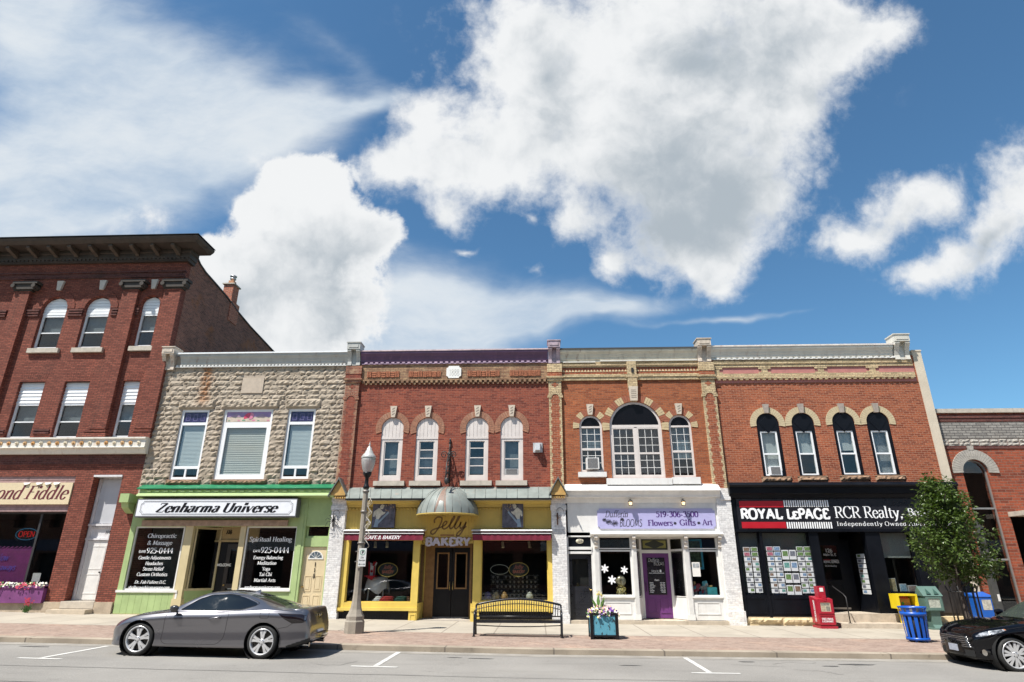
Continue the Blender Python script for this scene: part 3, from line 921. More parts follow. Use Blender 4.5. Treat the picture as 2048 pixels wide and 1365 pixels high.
for nm, a, b in (('pilaster', -23.0, -22.3), ('pilaster', -18.07, -17.38), ('pilaster', -16.2, -15.46)):
    p = MB()
    p.fb(a, b, 7.16, 13.36, -0.18, 0.05)
    p.fb(a - 0.34 if b != -15.46 else a - 0.1, b + (0.0 if b == -15.46 else 0.06), 6.78, 7.0, -0.14, 0.05)
    p.fb(a - 0.2 if b != -15.46 else a - 0.06, b + (0.0 if b == -15.46 else 0.03), 7.03, 7.13, -0.16, 0.05)
    po = part(nm, p, B_A, A)
    c = MB()
    c.fb(a - 0.06, b + 0.06, 13.36, 13.46, -0.20, 0.06)
    c.fb(a - 0.14, b + 0.14, 13.46, 13.74, -0.27, 0.06)
    c.fb(a - 0.22, b + 0.2, 13.74, 13.86, -0.33, 0.06)
    for e in (a - 0.14, b + 0.1):
        c.cyl((px_(e, -.3), -0.36, pz_(13.62, -.3)), (px_(e, -.3), 0.0, pz_(13.62, -.3)), 0.09, n=12)
    part('capital', c, M_captrim, po)
st = MB()
st.fb(-30, -15.44, 14.19, 14.27, -0.07, 0.05)
st.fb(-30, -15.44, 13.94, 14.0, -0.05, 0.05)
st.fb(-30, -15.445, 13.97, 14.25, -0.012, 0.05)
part('string_course', st, B_soot, A)
for a, b in ((-22.25, -21.62), (-20.3, -19.66), (-18.38, -18.1), (-17.35, -17.16), (-24.0, -23.1)):
    im = MB()
    for z in (12.14, 12.26, 12.38):
        im.fb(a, b, z, z + 0.08, -0.05 - (z - 12.1) * .2, 0.05)
    im.fb(a, b, 12.14, 12.46, -0.03, 0.04)
    part('impost_band', im, B_soot, A)
for a, b in ((-20.35, -19.7), (-22.2, -21.6)):
    im = MB()
    im.fb(a, b, 6.98, 7.15, -0.02, 0.05)
    for z in (6.98, 7.1):
        im.fb(a, b, z, z + 0.05, -0.05, 0.05)
    part('impost_band', im, B_soot, A)
for o in op3:
    hm = MB()
    r = (o[1] - o[0]) / 2
    cx, cz = (o[0] + o[1]) / 2, o[3] - r
    voussoirs(hm, cx, cz, r + 0.02, r + 0.34, 19, -0.03, 0.05, gap=0.01)
    part('brick_arch', hm, B_A, A)
for o in op2:
    hm = MB()
    for i in range(13):
        a = o[0] + (o[1] - o[0]) * i / 13
        k = (i - 6) * 0.012
        hm.prism([(a + .004, o[3] + 0.01), (a + (o[1] - o[0]) / 13 - .004, o[3] + 0.01), (a + (o[1] - o[0]) / 13 + k, o[3] + 0.4), (a + k, o[3] + 0.4)], -0.006, 0.03)
    part('brick_arch', hm, B_A, A)
for o in op3:
    ks = MB()
    keystone(ks, (o[0] + o[1]) / 2, 13.33, 13.78, 0.16, 0.30, -0.10, 0.03)
    part('keystone', ks, paint("pale_keystone", (0.52, 0.46, 0.40), 0.8, 0.1, 5), A)
for o in op3 + op2:
    arch = o in op3
    zs = o[2] + (o[3] - o[2]) * (0.66 if arch else 0.62)
    sl_ = (o[0] - 0.14, o[1] + 0.10, o[2] - 0.20, o[2] - 0.0, -0.12) if arch else None
    wn = window(A, o[0], o[1], o[2], zs, 0.15, M_vinyl, 0.085, rails=[o[2] + (zs - o[2]) * .47], sill=sl_)
    pn = MB()
    n = 6
    zt = o[3]
    r = (o[1] - o[0]) / 2
    for i in range(n):
        za = zs + (zt - zs) * i / n
        zb = zs + (zt - zs) * (i + 1) / n
        if arch:
            def hw(z):
                d = z - (zt - r)
                return r if d <= 0 else math.sqrt(max(0.0004, r * r - d * d))
            cx = (o[0] + o[1]) / 2
            ha, hb = hw(za), hw(zb - .001)
            pn.prism([(cx - ha, za + .004), (cx + ha, za + .004), (cx + hb, zb - .012), (cx - hb, zb - .012)], 0.135, 0.16)
            pn.prism([(cx - hb, zb - .012), (cx + hb, zb - .012), (cx + hb * .98, zb), (cx - hb * .98, zb)], 0.155, 0.17)
        else:
            pn.add([(o[0], 0.155, zb), (o[1], 0.155, zb), (o[1], 0.125, za + .01), (o[0], 0.125, za + .01), (o[0], .15, za), (o[1], .15, za)], [(0, 3, 2, 1), (3, 4, 5, 2)])
    part('siding_panel', pn, M_vinyl, wn)
    bl = MB()
    bl.box(o[0], o[1], 0.34, 0.36, o[2] + (zs - o[2]) * 0.5, zs)
    part('blind', bl, M_curtain, wn)
room(A, -29.5, -15.85, 6.7, 14.0, 0.4, 3.5, M_dark)
# main cornice with brackets, returned a little way along the flank
cp = [(0.1, 14.93), (-0.14, 14.93), (-0.14, 15.06), (-0.20, 15.08), (-0.20, 15.30), (-0.27, 15.32), (-0.27, 15.47), (-0.85, 15.47), (-0.92, 15.52), (-1.0, 15.58), (-1.06, 15.68), (0.1, 15.72)]
zsh = -0.28
c = MB()
cpp = [(p[0], p[1] + zsh) for p in cp]
n = len(cpp)
e1 = -15.45
vs = []
for (y, z) in cpp:
    vs.append((-31, y, z))
for (y, z) in cpp:
    vs.append((e1 - y * 0.86, y, z))
for (y, z) in cpp:
    vs.append((e1 - y * 0.86, 0.42, z))
fs = []
for s_ in (0, 1):
    for i in range(n):
        j = (i + 1) % n
        fs.append((s_ * n + i, s_ * n + j, (s_ + 1) * n + j, (s_ + 1) * n + i))
fs.append(tuple(reversed(range(2 * n, 3 * n))))
c.add(vs, fs)
cn = part('cornice', c, M_browntrim, A)
d = MB()
d.fb(-30, -15.42, 14.80, 14.82, -0.185, -0.1)
dentils(d, -30, -15.42, 14.83, 15.0, -0.19, -0.1, 0.19, 0.11)
part('dentil', d, M_browntrim, cn)
M_bracket = paint("bracket_wood", (0.075, 0.052, 0.038), 0.7, 0.3, 4)
for i in range(16):
    bk = MB()
    x = -15.75 - i * 0.93
    bk.extx([(-0.25, 15.18), (-0.80, 15.18), (-0.82, 15.08), (-0.66, 15.0), (-0.40, 14.93), (-0.25, 14.86)], x - 0.08, x + 0.08)
    part('bracket', bk, M_bracket, cn)
top = MB()
top.box(-31, -14.52, -1.07, 0.42, 15.445, 15.475)
part('cornice_cap', top, M_black, cn)
# flank and sloping parapet
prof = [(0.35, 0.3), (14, 0.3), (14, 13.45), (9.5, 13.84), (6.45, 14.12), (4.8, 14.35), (3.7, 14.6), (2.4, 14.76), (1.5, 14.86), (0.95, 15.0), (0.6, 15.2), (0.35, 15.25)]
sw = MB()
sw.extx(prof, -15.8, -15.45)
part('side_wall', sw, B_Aside, A)
cpn = MB()
pp = prof[2:]
for (a, b), (c_, d_) in zip(pp, pp[1:]):
    cpn.add([(x, y, z + dz) for x in (-15.85, -15.40) for (y, z) in ((a, b), (c_, d_)) for dz in (0.0, 0.07)], [(0, 2, 3, 1), (4, 5, 7, 6), (1, 3, 7, 5), (0, 4, 6, 2), (0, 1, 5, 4), (2, 6, 7, 3)])
part('parapet_coping', cpn, M_roofing, A)
rf = MB()
rf.box(-30, -15.8, 0.34, 14, 13.2, 13.4)
rf.box(-30, -15.8, 13.7, 14, 0.3, 13.2)
rf.box(-30.3, -30, 0, 14, 0.3, 14.9)
part('roof', rf, M_roofing, A)
ch = MB()
ch.box(-15.95, -15.45, 4.1, 4.68, 13.6, 15.56)
ch.box(-16.0, -15.41, 4.08, 4.95, 13.6, 14.68)
B_chim = brick("chimney_brick", (0.45, 0.14, 0.075), (0.36, 0.10, 0.06), (0.5, 0.36, 0.28), stain=0.2)
cho = part('chimney', ch, B_chim, A)
f = MB()
f.box(-16.02, -15.38, 4.03, 4.75, 15.56, 15.62)
part('chimney_cap', f, M_limestone, cho)
f = MB()
f.box(-15.84, -15.58, 4.25, 4.55, 15.62, 15.86)
part('flue_tile', f, paint("flue_clay", (0.46, 0.22, 0.11), 0.8, 0.1, 6), cho)
f = MB()
f.lathe([(0.0, 0.0), (.10, 0.0), (.10, .12), (.15, .12), (.15, .16), (.10, .17), (.10, .24), (.17, .26), (.17, .31), (0.0, .36)], (-15.71, 4.41, 15.86), 14)
part('flue_vent', f, paint("galvanised", (0.45, 0.45, 0.46), 0.35, 0.1, 6, metal=0.8), cho)
# sign band with a row of bulbs
M_band = paint("cream_band_metal", (0.70, 0.66, 0.58), 0.5, 0.06, 3, 0.9, (0.33, 0.15, 0.06))
sbm = MB()
sbm.extx([(0.02, 6.12), (-0.16, 6.12), (-0.24, 6.30), (-0.34, 6.33), (-0.34, 6.36), (-0.30, 6.38), (-0.30, 6.66), (-0.36, 6.68), (-0.36, 6.74), (0.02, 6.80)], -30, px_(-15.6, -.32))
sgb = part('sign_band', sbm, M_band, A)
for i in range(28):
    x = px_(-15.85 - i * 0.335, -0.3)
    b = MB()
    b.cyl((x, -0.30, 6.52), (x, -0.325, 6.52), 0.085, 0.075, n=12)
    b.lathe([(0.0, 0.0), (.03, .004), (.045, .03), (.03, .055), (0.0, .06)], (x, -0.35, 6.49), 8)
    part('bulb', b, paint("rusty_socket%d" % (i % 3), ((0.62, 0.55, 0.42), (0.50, 0.27, 0.10), (0.56, 0.36, 0.18))[i % 3], 0.6, 0.3, 12), sgb)
# shop front under the band
fz = MB()
fz.box(-27, -18.08, 0.06, 0.3, 3.93, 5.27)
fzo = part('fascia_board', fz, paint("flaking_mauve_paint", (0.33, 0.22, 0.215), 0.85, 0.2, 7, 0.9, (0.10, 0.075, 0.07)), A)
lay = MB()
for i in range(8):
    lay.box(-27, -18.085, 0.045, 0.06, 3.94 + i * .17, 4.09 + i * .17)
part('clapboard', lay, MATS["flaking_mauve_paint"], fzo)
sg = thing('shop_sign', 'peeling cream shop sign reading ond Fiddle in burgundy script on the left block', 'sign', (-21, 0, 4.6))
s_ = MB()
s_.box(-26.5, px_(-18.12, -.03), -0.045, 0.044, 4.20, 5.02)
part('board', s_, paint("cream_sign", (0.66, 0.55, 0.36), 0.6, 0.05, 4, 0.15), sg)
l_ = MB()
letters(l_, "Second Fiddle", px_(-18.30, -.05), 4.40, -0.049, 0.50, width=3.72, thick=14, thin=4, shear=0.30, align='r')
part('lettering', l_, paint("burgundy_ink", (0.12, 0.012, 0.022), 0.6, 0.1), sg)
pl = MB()
rp = random.Random(4)
for x in (-20.1, -19.6, -19.25, -18.9):
    pl.add([(x, -.05, 5.02), (x + .3, -.05, 5.02), (x + .22, -.10, 4.95), (x + .1, -.09, 4.93)], [(0, 3, 2, 1)])
part('peeling_paint', pl, M_white, sg)
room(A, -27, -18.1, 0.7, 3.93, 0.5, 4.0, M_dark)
M_dfr = paint("dark_shop_frame", (0.03, 0.028, 0.03), 0.5, 0.2)
window(A, -27, -18.08, 1.28, 3.93, 0.22, M_dfr, 0.06, stiles=[-19.22, -21.3, -23.5], glass=M_shopglass, name='shop_window', rw=0.08)
pb = MB()
pb.box(-26, -19.35, 0.42, 0.45, 1.3, 2.6)
for i in range(40):
    pb.cyl((-26 + i * .168, 0.43, 2.6), (-25.9 + i * .168, 0.43, 2.66), .03, n=6)
part('purple_backcloth', pb, paint("purple_cloth", (0.19, 0.03, 0.14), 0.9, 0.15), A)
bw = MB()
letters(bw, "Now", -20.75, 2.16, 0.40, 0.24, thick=14, thin=6, shear=.3)
letters(bw, "Layaways", -20.85, 1.82, 0.40, 0.22, thick=14, thin=6, shear=.3)
part('window_writing', bw, paint("violet_ink", (0.13, 0.08, 0.42), 0.8), A)
fb_ = MB()
fb_.box(-27, -18.1, -0.16, 0.2, 0.70, 1.27)
fb_.box(-27, -18.1, -0.19, 0.21, 1.20, 1.28)
part('flower_box', fb_, paint("purple_plank", (0.175, 0.045, 0.165), 0.6, 0.15, 3, 0.6, (0.28, 0.15, 0.18)), A)
fd = MB()
fd.box(-30, -18.06, -0.06, 0.3, 0.2, 0.70)
fd.box(-18.06, -17.37, -0.09, 0.3, 0.2, 0.74)
fd.box(-16.2, -15.47, -0.09, 0.3, 0.2, 0.74)
M_rubble = paint("foundation_stone", (0.42, 0.34, 0.25), 0.9, 0.2, 3, 0.4, (0.2, 0.15, 0.11), 0.5, bscale=14)
part('foundation', fd, M_rubble, A)
# street door 114 in its deep recess
dr = MB()
dr.box(-17.42, -16.18, 0.40, 0.43, 0.76, 5.3)
dr.box(-17.32, -17.22, 0.33, 0.40, 0.78, 5.2)
dr.box(-16.36, -16.24, 0.33, 0.40, 0.78, 5.2)
dr.box(-17.42, -16.18, 0.32, 0.41, 2.90, 2.97)
dr.box(-17.42, -16.18, 0.30, 0.41, 3.42, 3.50)
for i in range(12):
    dr.box(-17.18 + i * .07, -17.145 + i * .07, 0.33, .41, 3.34, 3.40)
dr.box(-17.34, -16.2, -0.04, .36, 5.24, 5.31)
do = part('door_frame', dr, paint("worn_white_paint", (0.66, 0.65, 0.66), 0.5, 0.08, 4, 0.7, (0.22, 0.15, 0.10)), A)
d2 = MB()
d2.box(-17.21, -16.37, 0.365, 0.40, 0.80, 2.88)
for zz in ((1.0, 1.7), (1.85, 2.7)):
    d2.prism(rect(-17.1, -16.48, *zz), 0.355, 0.37, holes=[rect(-17.06, -16.52, zz[0] + .04, zz[1] - .04)])
dd = part('door', d2, M_white, A)
part('handle', MB().cyl((-16.5, .37, 1.75), (-16.5, .31, 1.75), .03, n=10), M_iron, dd)
tp = MB()
tp.box(-17.21, -16.37, 0.375, 0.405, 3.52, 5.18)
part('transom_panel', tp, paint("frosted_panel", (0.50, 0.51, 0.54), 0.4, 0.06, 2, 0.4, (0.3, 0.28, 0.26)), do)
nm = MB()
letters(nm, "114", -16.62, 3.12, 0.325, 0.13, thick=20, thin=8, shear=.2)
nm2 = part('number', nm, M_black, do)
thr = MB()
thr.box(-17.4, -16.15, -0.10, 0.42, 0.52, 0.765)
part('threshold', thr, M_limestone, A)
stp = thing('stone_step', 'loose pale concrete step below the white door at the left', 'step', (-16.9, -0.3, 0.3))
s_ = MB()
s_.box(-17.55, -16.12, -0.52, -0.101, 0.2, 0.50)
part('tread', s_, paint("step_concrete", (0.50, 0.42, 0.32), 0.9, 0.12, 4, bump=.3), stp)
ne = thing('neon_open_sign', 'red neon OPEN sign in a blue oval ring behind the left shop glass', 'neon sign', (-19.75, 0.4, 3.1))
r_ = MB()
r_.tube([(-19.75 + .43 * math.cos(t * 6.2832 / 36), 0.36, 3.12 + .21 * math.sin(t * 6.2832 / 36)) for t in range(37)], 0.011, 6)
part('ring_tube', r_, glow("neon_blue", (0.05, 0.20, 0.34), 0.35), ne)
r_ = MB()
letters(r_, "OPEN", -19.75, 3.02, 0.36, 0.20, width=.66, thick=8, thin=8, sans=True, align='c', depth=.012)
part('lettering', r_, glow("neon_red", (0.75, 0.03, 0.03), 0.4), ne)
pk = MB()
pk.box(-20.2, -19.3, 0.375, 0.40, 2.9, 3.34)
part('backing', pk, M_black, ne)
nt_ = thing('paper_notice', 'white paper notice low in the dark left shop window', 'notice', (-18.95, 0.3, 1.5))
part('sheet', MB().box(-19.03, -18.72, 0.30, 0.305, 1.42, 1.72), paint("paper", (0.72, 0.70, 0.66), 0.8, 0.04), nt_)

# ================================================================== rock-faced stone building (chiropractic shop)
B = thing('stone_building', 'rough tan stone building with white cornice over a pale green shopfront', 'building', (-11.5, 0, 0))
rs = random.Random(11)


def stoneblock(mb, x0, x1, z0, z1, bulge=0.06, seed=0):
    nx = max(3, int((x1 - x0) / 0.075))
    nz = max(3, int((z1 - z0) / 0.06))
    r = random.Random(seed)
    ph = [r.uniform(0, 6.28) for _ in range(8)]
    g1 = 0.012
    vs = []
    hill = r.uniform(0.2, 0.9)
    tu, tv = r.uniform(-.05, .05), r.uniform(-.045, .03)
    for j in range(nz + 1):
        for i in range(nx + 1):
            u, v = i / nx, j / nz
            x = x0 + g1 / 2 + (x1 - x0 - g1) * u
            z = z0 + g1 / 2 + (z1 - z0 - g1) * v
            e = min(u, 1 - u) * (x1 - x0)
            e2 = min(v, 1 - v) * (z1 - z0)
            k = min(1, e / 0.05) * min(1, e2 / 0.05)
            prof = 1 - abs(v - hill) * 0.9
            h = bulge * (0.45 + 0.55 * prof) + 0.012 * math.sin(11 * x + 17 * z + ph[0]) + 0.012 * math.sin(29 * x - 13 * z + ph[1]) + r.uniform(-.02, .02)
            vs.append((x, -max(0.004, h + tu * (u - .5) + tv * (v - .5)) * k, z))
    w_ = nx + 1
    fs = [(j * w_ + i, j * w_ + i + 1, (j + 1) * w_ + i + 1, (j + 1) * w_ + i) for j in range(nz) for i in range(nx)]
    mb.add(vs, fs)


def stonemat(name, c0, c1):
    m, t = newmat(name)
    oc = t.n('ShaderNodeTexCoord').outputs['Object']
    n1 = t.noise(oc, 2.2, 4, 0.6)
    n2 = t.noise(oc, 16.0, 5, 0.65)
    c = t.mixc(t.ss(n1, 0.3, 0.7), rgba(c0), rgba(c1))
    c = t.mixc(t.m('MULTIPLY', t.ss(n2, 0.5, 0.8), 0.45), c, rgba(sc(c0, 0.5)))
    # rust run-off below the left end of the cornice
    sp = t.n('ShaderNodeSeparateXYZ', {0: oc})
    wob = t.m('MULTIPLY', t.m('SUBTRACT', t.noise(oc, 3.0, 4, 0.6), 0.5), 0.5)
    dx = t.m('ABSOLUTE', t.m('ADD', t.m('ADD', sp.outputs[0], 2.05), wob))
    k = t.m('MULTIPLY', t.m('SUBTRACT', 1.0, t.ss(dx, 0.04, 0.36)), t.ss(t.noise(oc, 5.0, 5, 0.7), 0.3, 0.5))
    k = t.m('MULTIPLY', k, t.ss(sp.outputs[2], 7.8, 8.6))
    c = t.mixc(t.m('MULTIPLY', k, 0.85), c, rgba((0.28, 0.12, 0.045)))
    bp = t.n('ShaderNodeBump', {'Strength': 0.8, 'Distance': 0.03, 'Height': t.noise(oc, 22.0, 5, 0.65)}).outputs[0]
    finish(t, Base_Color=c, Roughness=0.92, Normal=bp, Specular_IOR_Level=0.2)
    return m


M_stone = stonemat("rock_faced_stone", (0.335, 0.275, 0.21), (0.43, 0.365, 0.29))
M_mortar = paint("lime_mortar", (0.40, 0.33, 0.26), 0.95, 0.15, 6)
winB = [(-14.35, -13.2, 5.13, 7.92), (-12.6, -10.58, 5.13, 7.92), (-9.97, -8.84, 5.14, 7.92)]
lintB = [(-14.52, -13.0, 7.93, 8.34), (-12.76, -10.36, 7.93, 8.33), (-10.12, -8.64, 7.93, 8.32)]
silB = [(-14.45, -13.03, 4.93, 5.12), (-12.66, -10.42, 4.93, 5.12), (-9.99, -8.67, 4.93, 5.12)]
plq = (-12.04, -11.13, 8.58, 9.22)
mb = MB()
mb.prism(rect(-15.45, -7.74, 4.55, 10.2), 0.0, 0.32, holes=[rect(*o) for o in winB])
part('wall_backing', mb, M_mortar, B)
st = MB()
z = 4.93
row = 0
while z < 9.70:
    h = rs.choice((0.2, 0.205, 0.21, 0.215))
    if z + h > 9.66:
        h = 9.74 - z
    row += 1
    obs = sorted([(o[0], o[1]) for o in winB + lintB + silB + [plq] if o[2] < z + h * .6 and o[3] > z + h * .4])
    mer = []
    for o in obs:
        if mer and o[0] <= mer[-1][1]:
            mer[-1] = (mer[-1][0], max(mer[-1][1], o[1]))
        else:
            mer.append(o)
    spans = []
    x = -15.44
    for o in mer:
        if o[0] - x > 0.04:
            spans.append((x, o[0]))
        x = max(x, o[1])
    if -7.76 - x > 0.04:
        spans.append((x, -7.76))
    for a, b in spans:
        x = a + (0 if row % 2 else 0)
        first = True
        while x < b - 0.01:
            wd = rs.uniform(0.28, 0.75) if not first else rs.uniform(0.25, 0.6)
            first = False
            if b - (x + wd) < 0.22:
                wd = b - x
            stoneblock(st, x, x + wd, z, z + h, rs.uniform(0.016, 0.042), rs.randint(0, 99999))
            x += wd
    z += h
part('stone_facing', st, M_stone, B)
for o in lintB:
    l_ = MB()
    stoneblock(l_, o[0], o[1], o[2], o[3], 0.085, rs.randint(0, 9999))
    part('lintel', l_, M_stone, B)
pq = MB()
pq.box(plq[0] + .01, plq[1] - .01, -0.035, 0.02, plq[2], plq[3])
part('date_stone', pq, paint("dressed_stone", (0.47, 0.39, 0.31), 0.9, 0.1, 8, bump=.4), B)
M_brownsill = paint("brown_sill_stone", (0.30, 0.19, 0.12), 0.9, 0.3, 5, 0.5, (0.08, 0.05, 0.04), .6, bscale=18)
M_stain1 = paint("stained_glass_blue", (0.03, 0.028, 0.085), 0.2, 0.7, 14)
for k, (o, sl_) in enumerate(zip(winB, silB)):
    mid = k == 1
    rails = [7.34] + ([] if mid else [5.60])
    stl = [] if mid else []
    wn = window(B, o[0], o[1], o[2], o[3], 0.06, M_vinyl, 0.10, rails=rails, rw=0.11)
    s_ = MB()
    stoneblock(s_, sl_[0], sl_[1], sl_[2], sl_[3], 0.10, 50 + k)
    s_.box(sl_[0] + .02, sl_[1] - .02, -0.06, 0.1, sl_[3] - .03, sl_[3])
    part('sill', s_, M_brownsill, wn)
    b = MB()
    if mid:
        zz = 5.25
        while zz < 7.2:
            b.add([(o[0] + .17, 0.160, zz), (o[1] - .17, 0.160, zz), (o[1] - .17, 0.182, zz + .087), (o[0] + .17, 0.182, zz + .087)], [(0, 1, 2, 3)])
            zz += 0.088
    else:
        zz = 5.66
        while zz < 7.25:
            b.add([(o[0] + .13, 0.160, zz), (o[1] - .13, 0.160, zz), (o[1] - .13, 0.174, zz + .053), (o[0] + .13, 0.174, zz + .053)], [(0, 1, 2, 3)])
            zz += 0.053
    part('blind', b, M_blindc if mid else M_blind, wn)
    if mid:
        fr = MB()
        fr.prism(rect(o[0] + .10, o[1] - .10, 5.23, 7.29), 0.065, 0.12, holes=[rect(o[0] + .2, o[1] - .2, 5.33, 7.17)])
        part('inner_frame', fr, M_vinyl, wn)
    else:
        fr = MB()
        fr.box((o[0] + o[1]) / 2 - .035, (o[0] + o[1]) / 2 + .035, 0.068, 0.12, 5.22, 5.56)
        part('slider', fr, M_vinyl, wn)
    sgm = MB()
    if mid:
        xa, xb, za, zb = o[0] + .1, o[1] - .1, 7.41, 7.83
        sgm.box(xa, xb, 0.092, 0.096, za + .2, zb, 0)
        sgm.box(xa, xb, 0.092, 0.096, za, za + .2, 1)
        cx = (xa + xb) / 2
        sgm.prism(arc(cx, za + .17, .20, .25, 3.4, 10), 0.086, 0.0895, 2)
        sgm.prism(arc(cx + .05, za + .25, .15, -1.8, 1.4, 10), 0.082, 0.0855, 3)
        for q in range(9):
            x = xa + .12 + q * .2
            sgm.prism(arc(x, za + .02, .06 + .02 * (q % 2), 0.2, 2.9, 6), 0.086, 0.0895, (4, 1, 3)[q % 3])
        for q in (-.55, .5):
            sgm.prism([(cx + q - .25, za + .2), (cx + q + .25, za + .2), (cx + q + .05, za + .33)], 0.086, 0.0895, 5)
        mm = [paint("glass_mauve", (0.30, 0.20, 0.36), .15), paint("glass_sand", (0.55, 0.45, 0.36), .15), paint("glass_rose", (0.60, 0.06, 0.12), .15), paint("glass_pink", (0.62, 0.22, 0.32), .15), paint("glass_green", (0.18, 0.30, 0.20), .15), paint("glass_plum", (0.35, 0.24, 0.32), .15)]
        part('stained_glass', sgm, mm, wn)
    else:
        sgm.box(o[0] + .1, o[1] - .1, 0.092, 0.096, 7.41, 7.82)
        cx = (o[0] + o[1]) / 2
        for q in (-.3, 0, .3):
            sgm.prism(rect(cx + q - .09, cx + q + .09, 7.46, 7.74), 0.086, 0.0895, 1, holes=[rect(cx + q - .06, cx + q + .06, 7.5, 7.7)])
        part('stained_glass', sgm, [M_stain1, paint("stained_lead", (0.10, 0.09, 0.19), .3)], wn)
room(B, -15.4, -7.8, 5.1, 8.0, 0.4, 3.5, M_dim)
cm = MB()
cx0, cx1 = -15.0, -7.8
prof = corn_profile(-0.22, pz_(9.74, -.1), pz_(10.30, -.22))
cm.extx(prof, px_(cx0, -.4), px_(cx1, -.4))
cno = part('cornice', cm, M_greymetal, B)
dm = MB()
dm.fb(-15.0, -7.82, 9.72, 9.745, -0.105, -0.05)
dentils(dm, -15.0, -7.82, 9.75, 9.81, -0.11, -0.05, 0.15, 0.085)
part('dentil', dm, M_white, cno)
cc = MB()
cc.box(px_(cx0, -.22), px_(cx1, -.22), -0.26, 0.35, pz_(10.30, -.22), pz_(10.30, -.22) + .055)
part('cornice_cap', cc, paint("white_flashing", (0.78, 0.79, 0.80), .4, .03), cno)
console('console', B, -15.72, -15.2, 9.62, 10.62, -0.34, M_rust)
rf = MB()
rf.box(-15.4, -7.6, 0.34, 14, 9.3, 9.5)
rf.box(-15.4, -7.6, 13.7, 14, 0.3, 9.3)
part('roof', rf, M_roofing, B)
# green shopfront
M_green = paint("pale_green_paint", (0.345, 0.45, 0.20), 0.55, 0.10, 2.2, 0.5, (0.22, 0.25, 0.12))
M_greend = paint("deep_green_paint", (0.012, 0.17, 0.075), 0.45, 0.12, 3)
M_creamp = paint("cream_paint", (0.55, 0.46, 0.27), 0.5, 0.06, 3)
M_crean = paint("cream_door_paint", (0.62, 0.51, 0.33), 0.45, 0.05, 3)
ga = MB()
ga.extx([(0.0, 4.93), (-0.36, 4.76), (-0.36, 4.73), (0.0, 4.73)], -15.3, px_(-7.75, -.2))
part('shop_roof', ga, M_greend, B)
gb = MB()
gb.extx([(0.0, 4.73), (-0.27, 4.73), (-0.27, 4.58), (-0.33, 4.57), (-0.42, 4.52), (-0.44, 4.46), (-0.30, 4.42), (0.0, 4.41)], px_(-15.44, -.35), px_(-7.76, -.35))
gb.box(-15.75, -15.4, -0.55, 0.0, 4.22, 4.54)
gb.extx([(-0.02, 4.22), (-0.45, 4.22), (-0.38, 4.05), (-0.14, 3.9), (-0.02, 3.85)], -15.72, -15.45)
gbo = part('shop_cornice', gb, M_green, B)
gd = MB()
gd.fb(-15.2, -7.85, 4.725, 4.735, -0.315, -0.26)
dentils(gd, -15.2, -7.85, 4.66, 4.72, -0.32, -0.26, 0.34, 0.16)
part('dentil', gd, M_green, gbo)
fr = MB()
fr.box(-15.44, -7.76, 0.0, 0.22, 3.38, 4.42)          # frieze
fr.box(-15.44, -15.24, -0.02, 0.2, 0.34, 3.4)          # left jamb
fr.box(-9.02, -8.70, -0.03, 0.2, 0.34, 4.41)           # pilaster by the side door
fr.box(-8.93, -8.79, -0.05, 0.0, 0.5, 4.2)
fr.box(-8.70, -7.77, 0.05, 0.2, 2.66, 2.98)            # door head
fr.box(-8.70, -7.77, 0.06, 0.2, 4.05, 4.40)
fr.box(-7.82, -7.74, 0.02, 0.2, 0.3, 4.4)
fr.box(-10.98, -9.0, 0.0, 0.2, 0.34, 1.12)             # right stall riser
part('shop_frame', fr, M_green, B)
sr = MB()
for i in range(9):
    a = -15.42 + i * 0.246
    sr.box(a + .004, a + .242, -0.03 + .0, 0.15, 0.36, 1.07)
sr.box(-15.42, -13.2, -0.02, 0.14, 0.35, 1.07)
part('stall_riser', sr, M_green, B)
sr = MB()
sr.box(-15.46, -13.16, -0.07, 0.16, 1.07, 1.15)
sr.box(-13.22, -13.15, -0.05, 0.1, 0.36, 1.08)
part('shop_sill', MB().box(-11.0, -9.0, -0.06, 0.1, 1.12, 1.18), M_white, B)
part('shop_sill', sr, M_white, B)
window(B, -15.24, -13.34, 1.15, 3.38, 0.04, M_white, 0.05, glass=M_shopglass, name='shop_window')
window(B, -10.95, -9.02, 1.18, 3.38, 0.04, M_white, 0.05, glass=M_shopglass, name='shop_window')
cl = MB()
cl.box(-13.28, -12.98, -0.04, 0.2, 0.34, 3.4)
cl.box(-13.31, -12.95, -0.07, 0.2, 0.34, 0.86)
part('column', MB().box(-11.17, -10.97, -0.02, 0.25, 0.34, 3.4), M_creamp, B)
part('column', cl, M_creamp, B)
# splayed entry
sp_ = MB()
sp_.add([(-12.98, 0.1, 0.34), (-12.35, 1.1, 0.34), (-12.35, 1.1, 1.12), (-12.98, 0.1, 1.12)], [(0, 1, 2, 3)])
part('entry_riser', sp_, M_green, B)
part('entry_riser', MB().add([(-10.98, 0.1, 0.34), (-11.2, 1.1, 0.34), (-11.2, 1.1, 1.12), (-10.98, .1, 1.12)], [(1, 0, 3, 2)]), M_green, B)
sp_ = MB()
for z0, z1 in ((1.12, 1.2), (3.3, 3.38)):
    sp_.add([(-12.98, 0.08, z0), (-12.35, 1.08, z0), (-12.35, 1.08, z1), (-12.98, 0.08, z1)], [(0, 1, 2, 3)])
sp_.cyl((-12.4, 1.0, 1.12), (-12.4, 1.0, 3.4), .05, n=8)
sp_.cyl((-12.93, 0.16, 1.12), (-12.93, 0.16, 3.4), .03, n=8)
part('entry_frame', sp_, M_creamp, B)
gq = MB()
gq.add([(-12.96, 0.12, 1.15), (-12.36, 1.1, 1.15), (-12.36, 1.1, 3.36), (-12.96, .12, 3.36)], [(0, 1, 2, 3)])
part('entry_glass', gq, M_shopglass, B)
hd = MB()
hd.box(-12.6, -10.9, 1.0, 1.06, 2.92, 3.9)
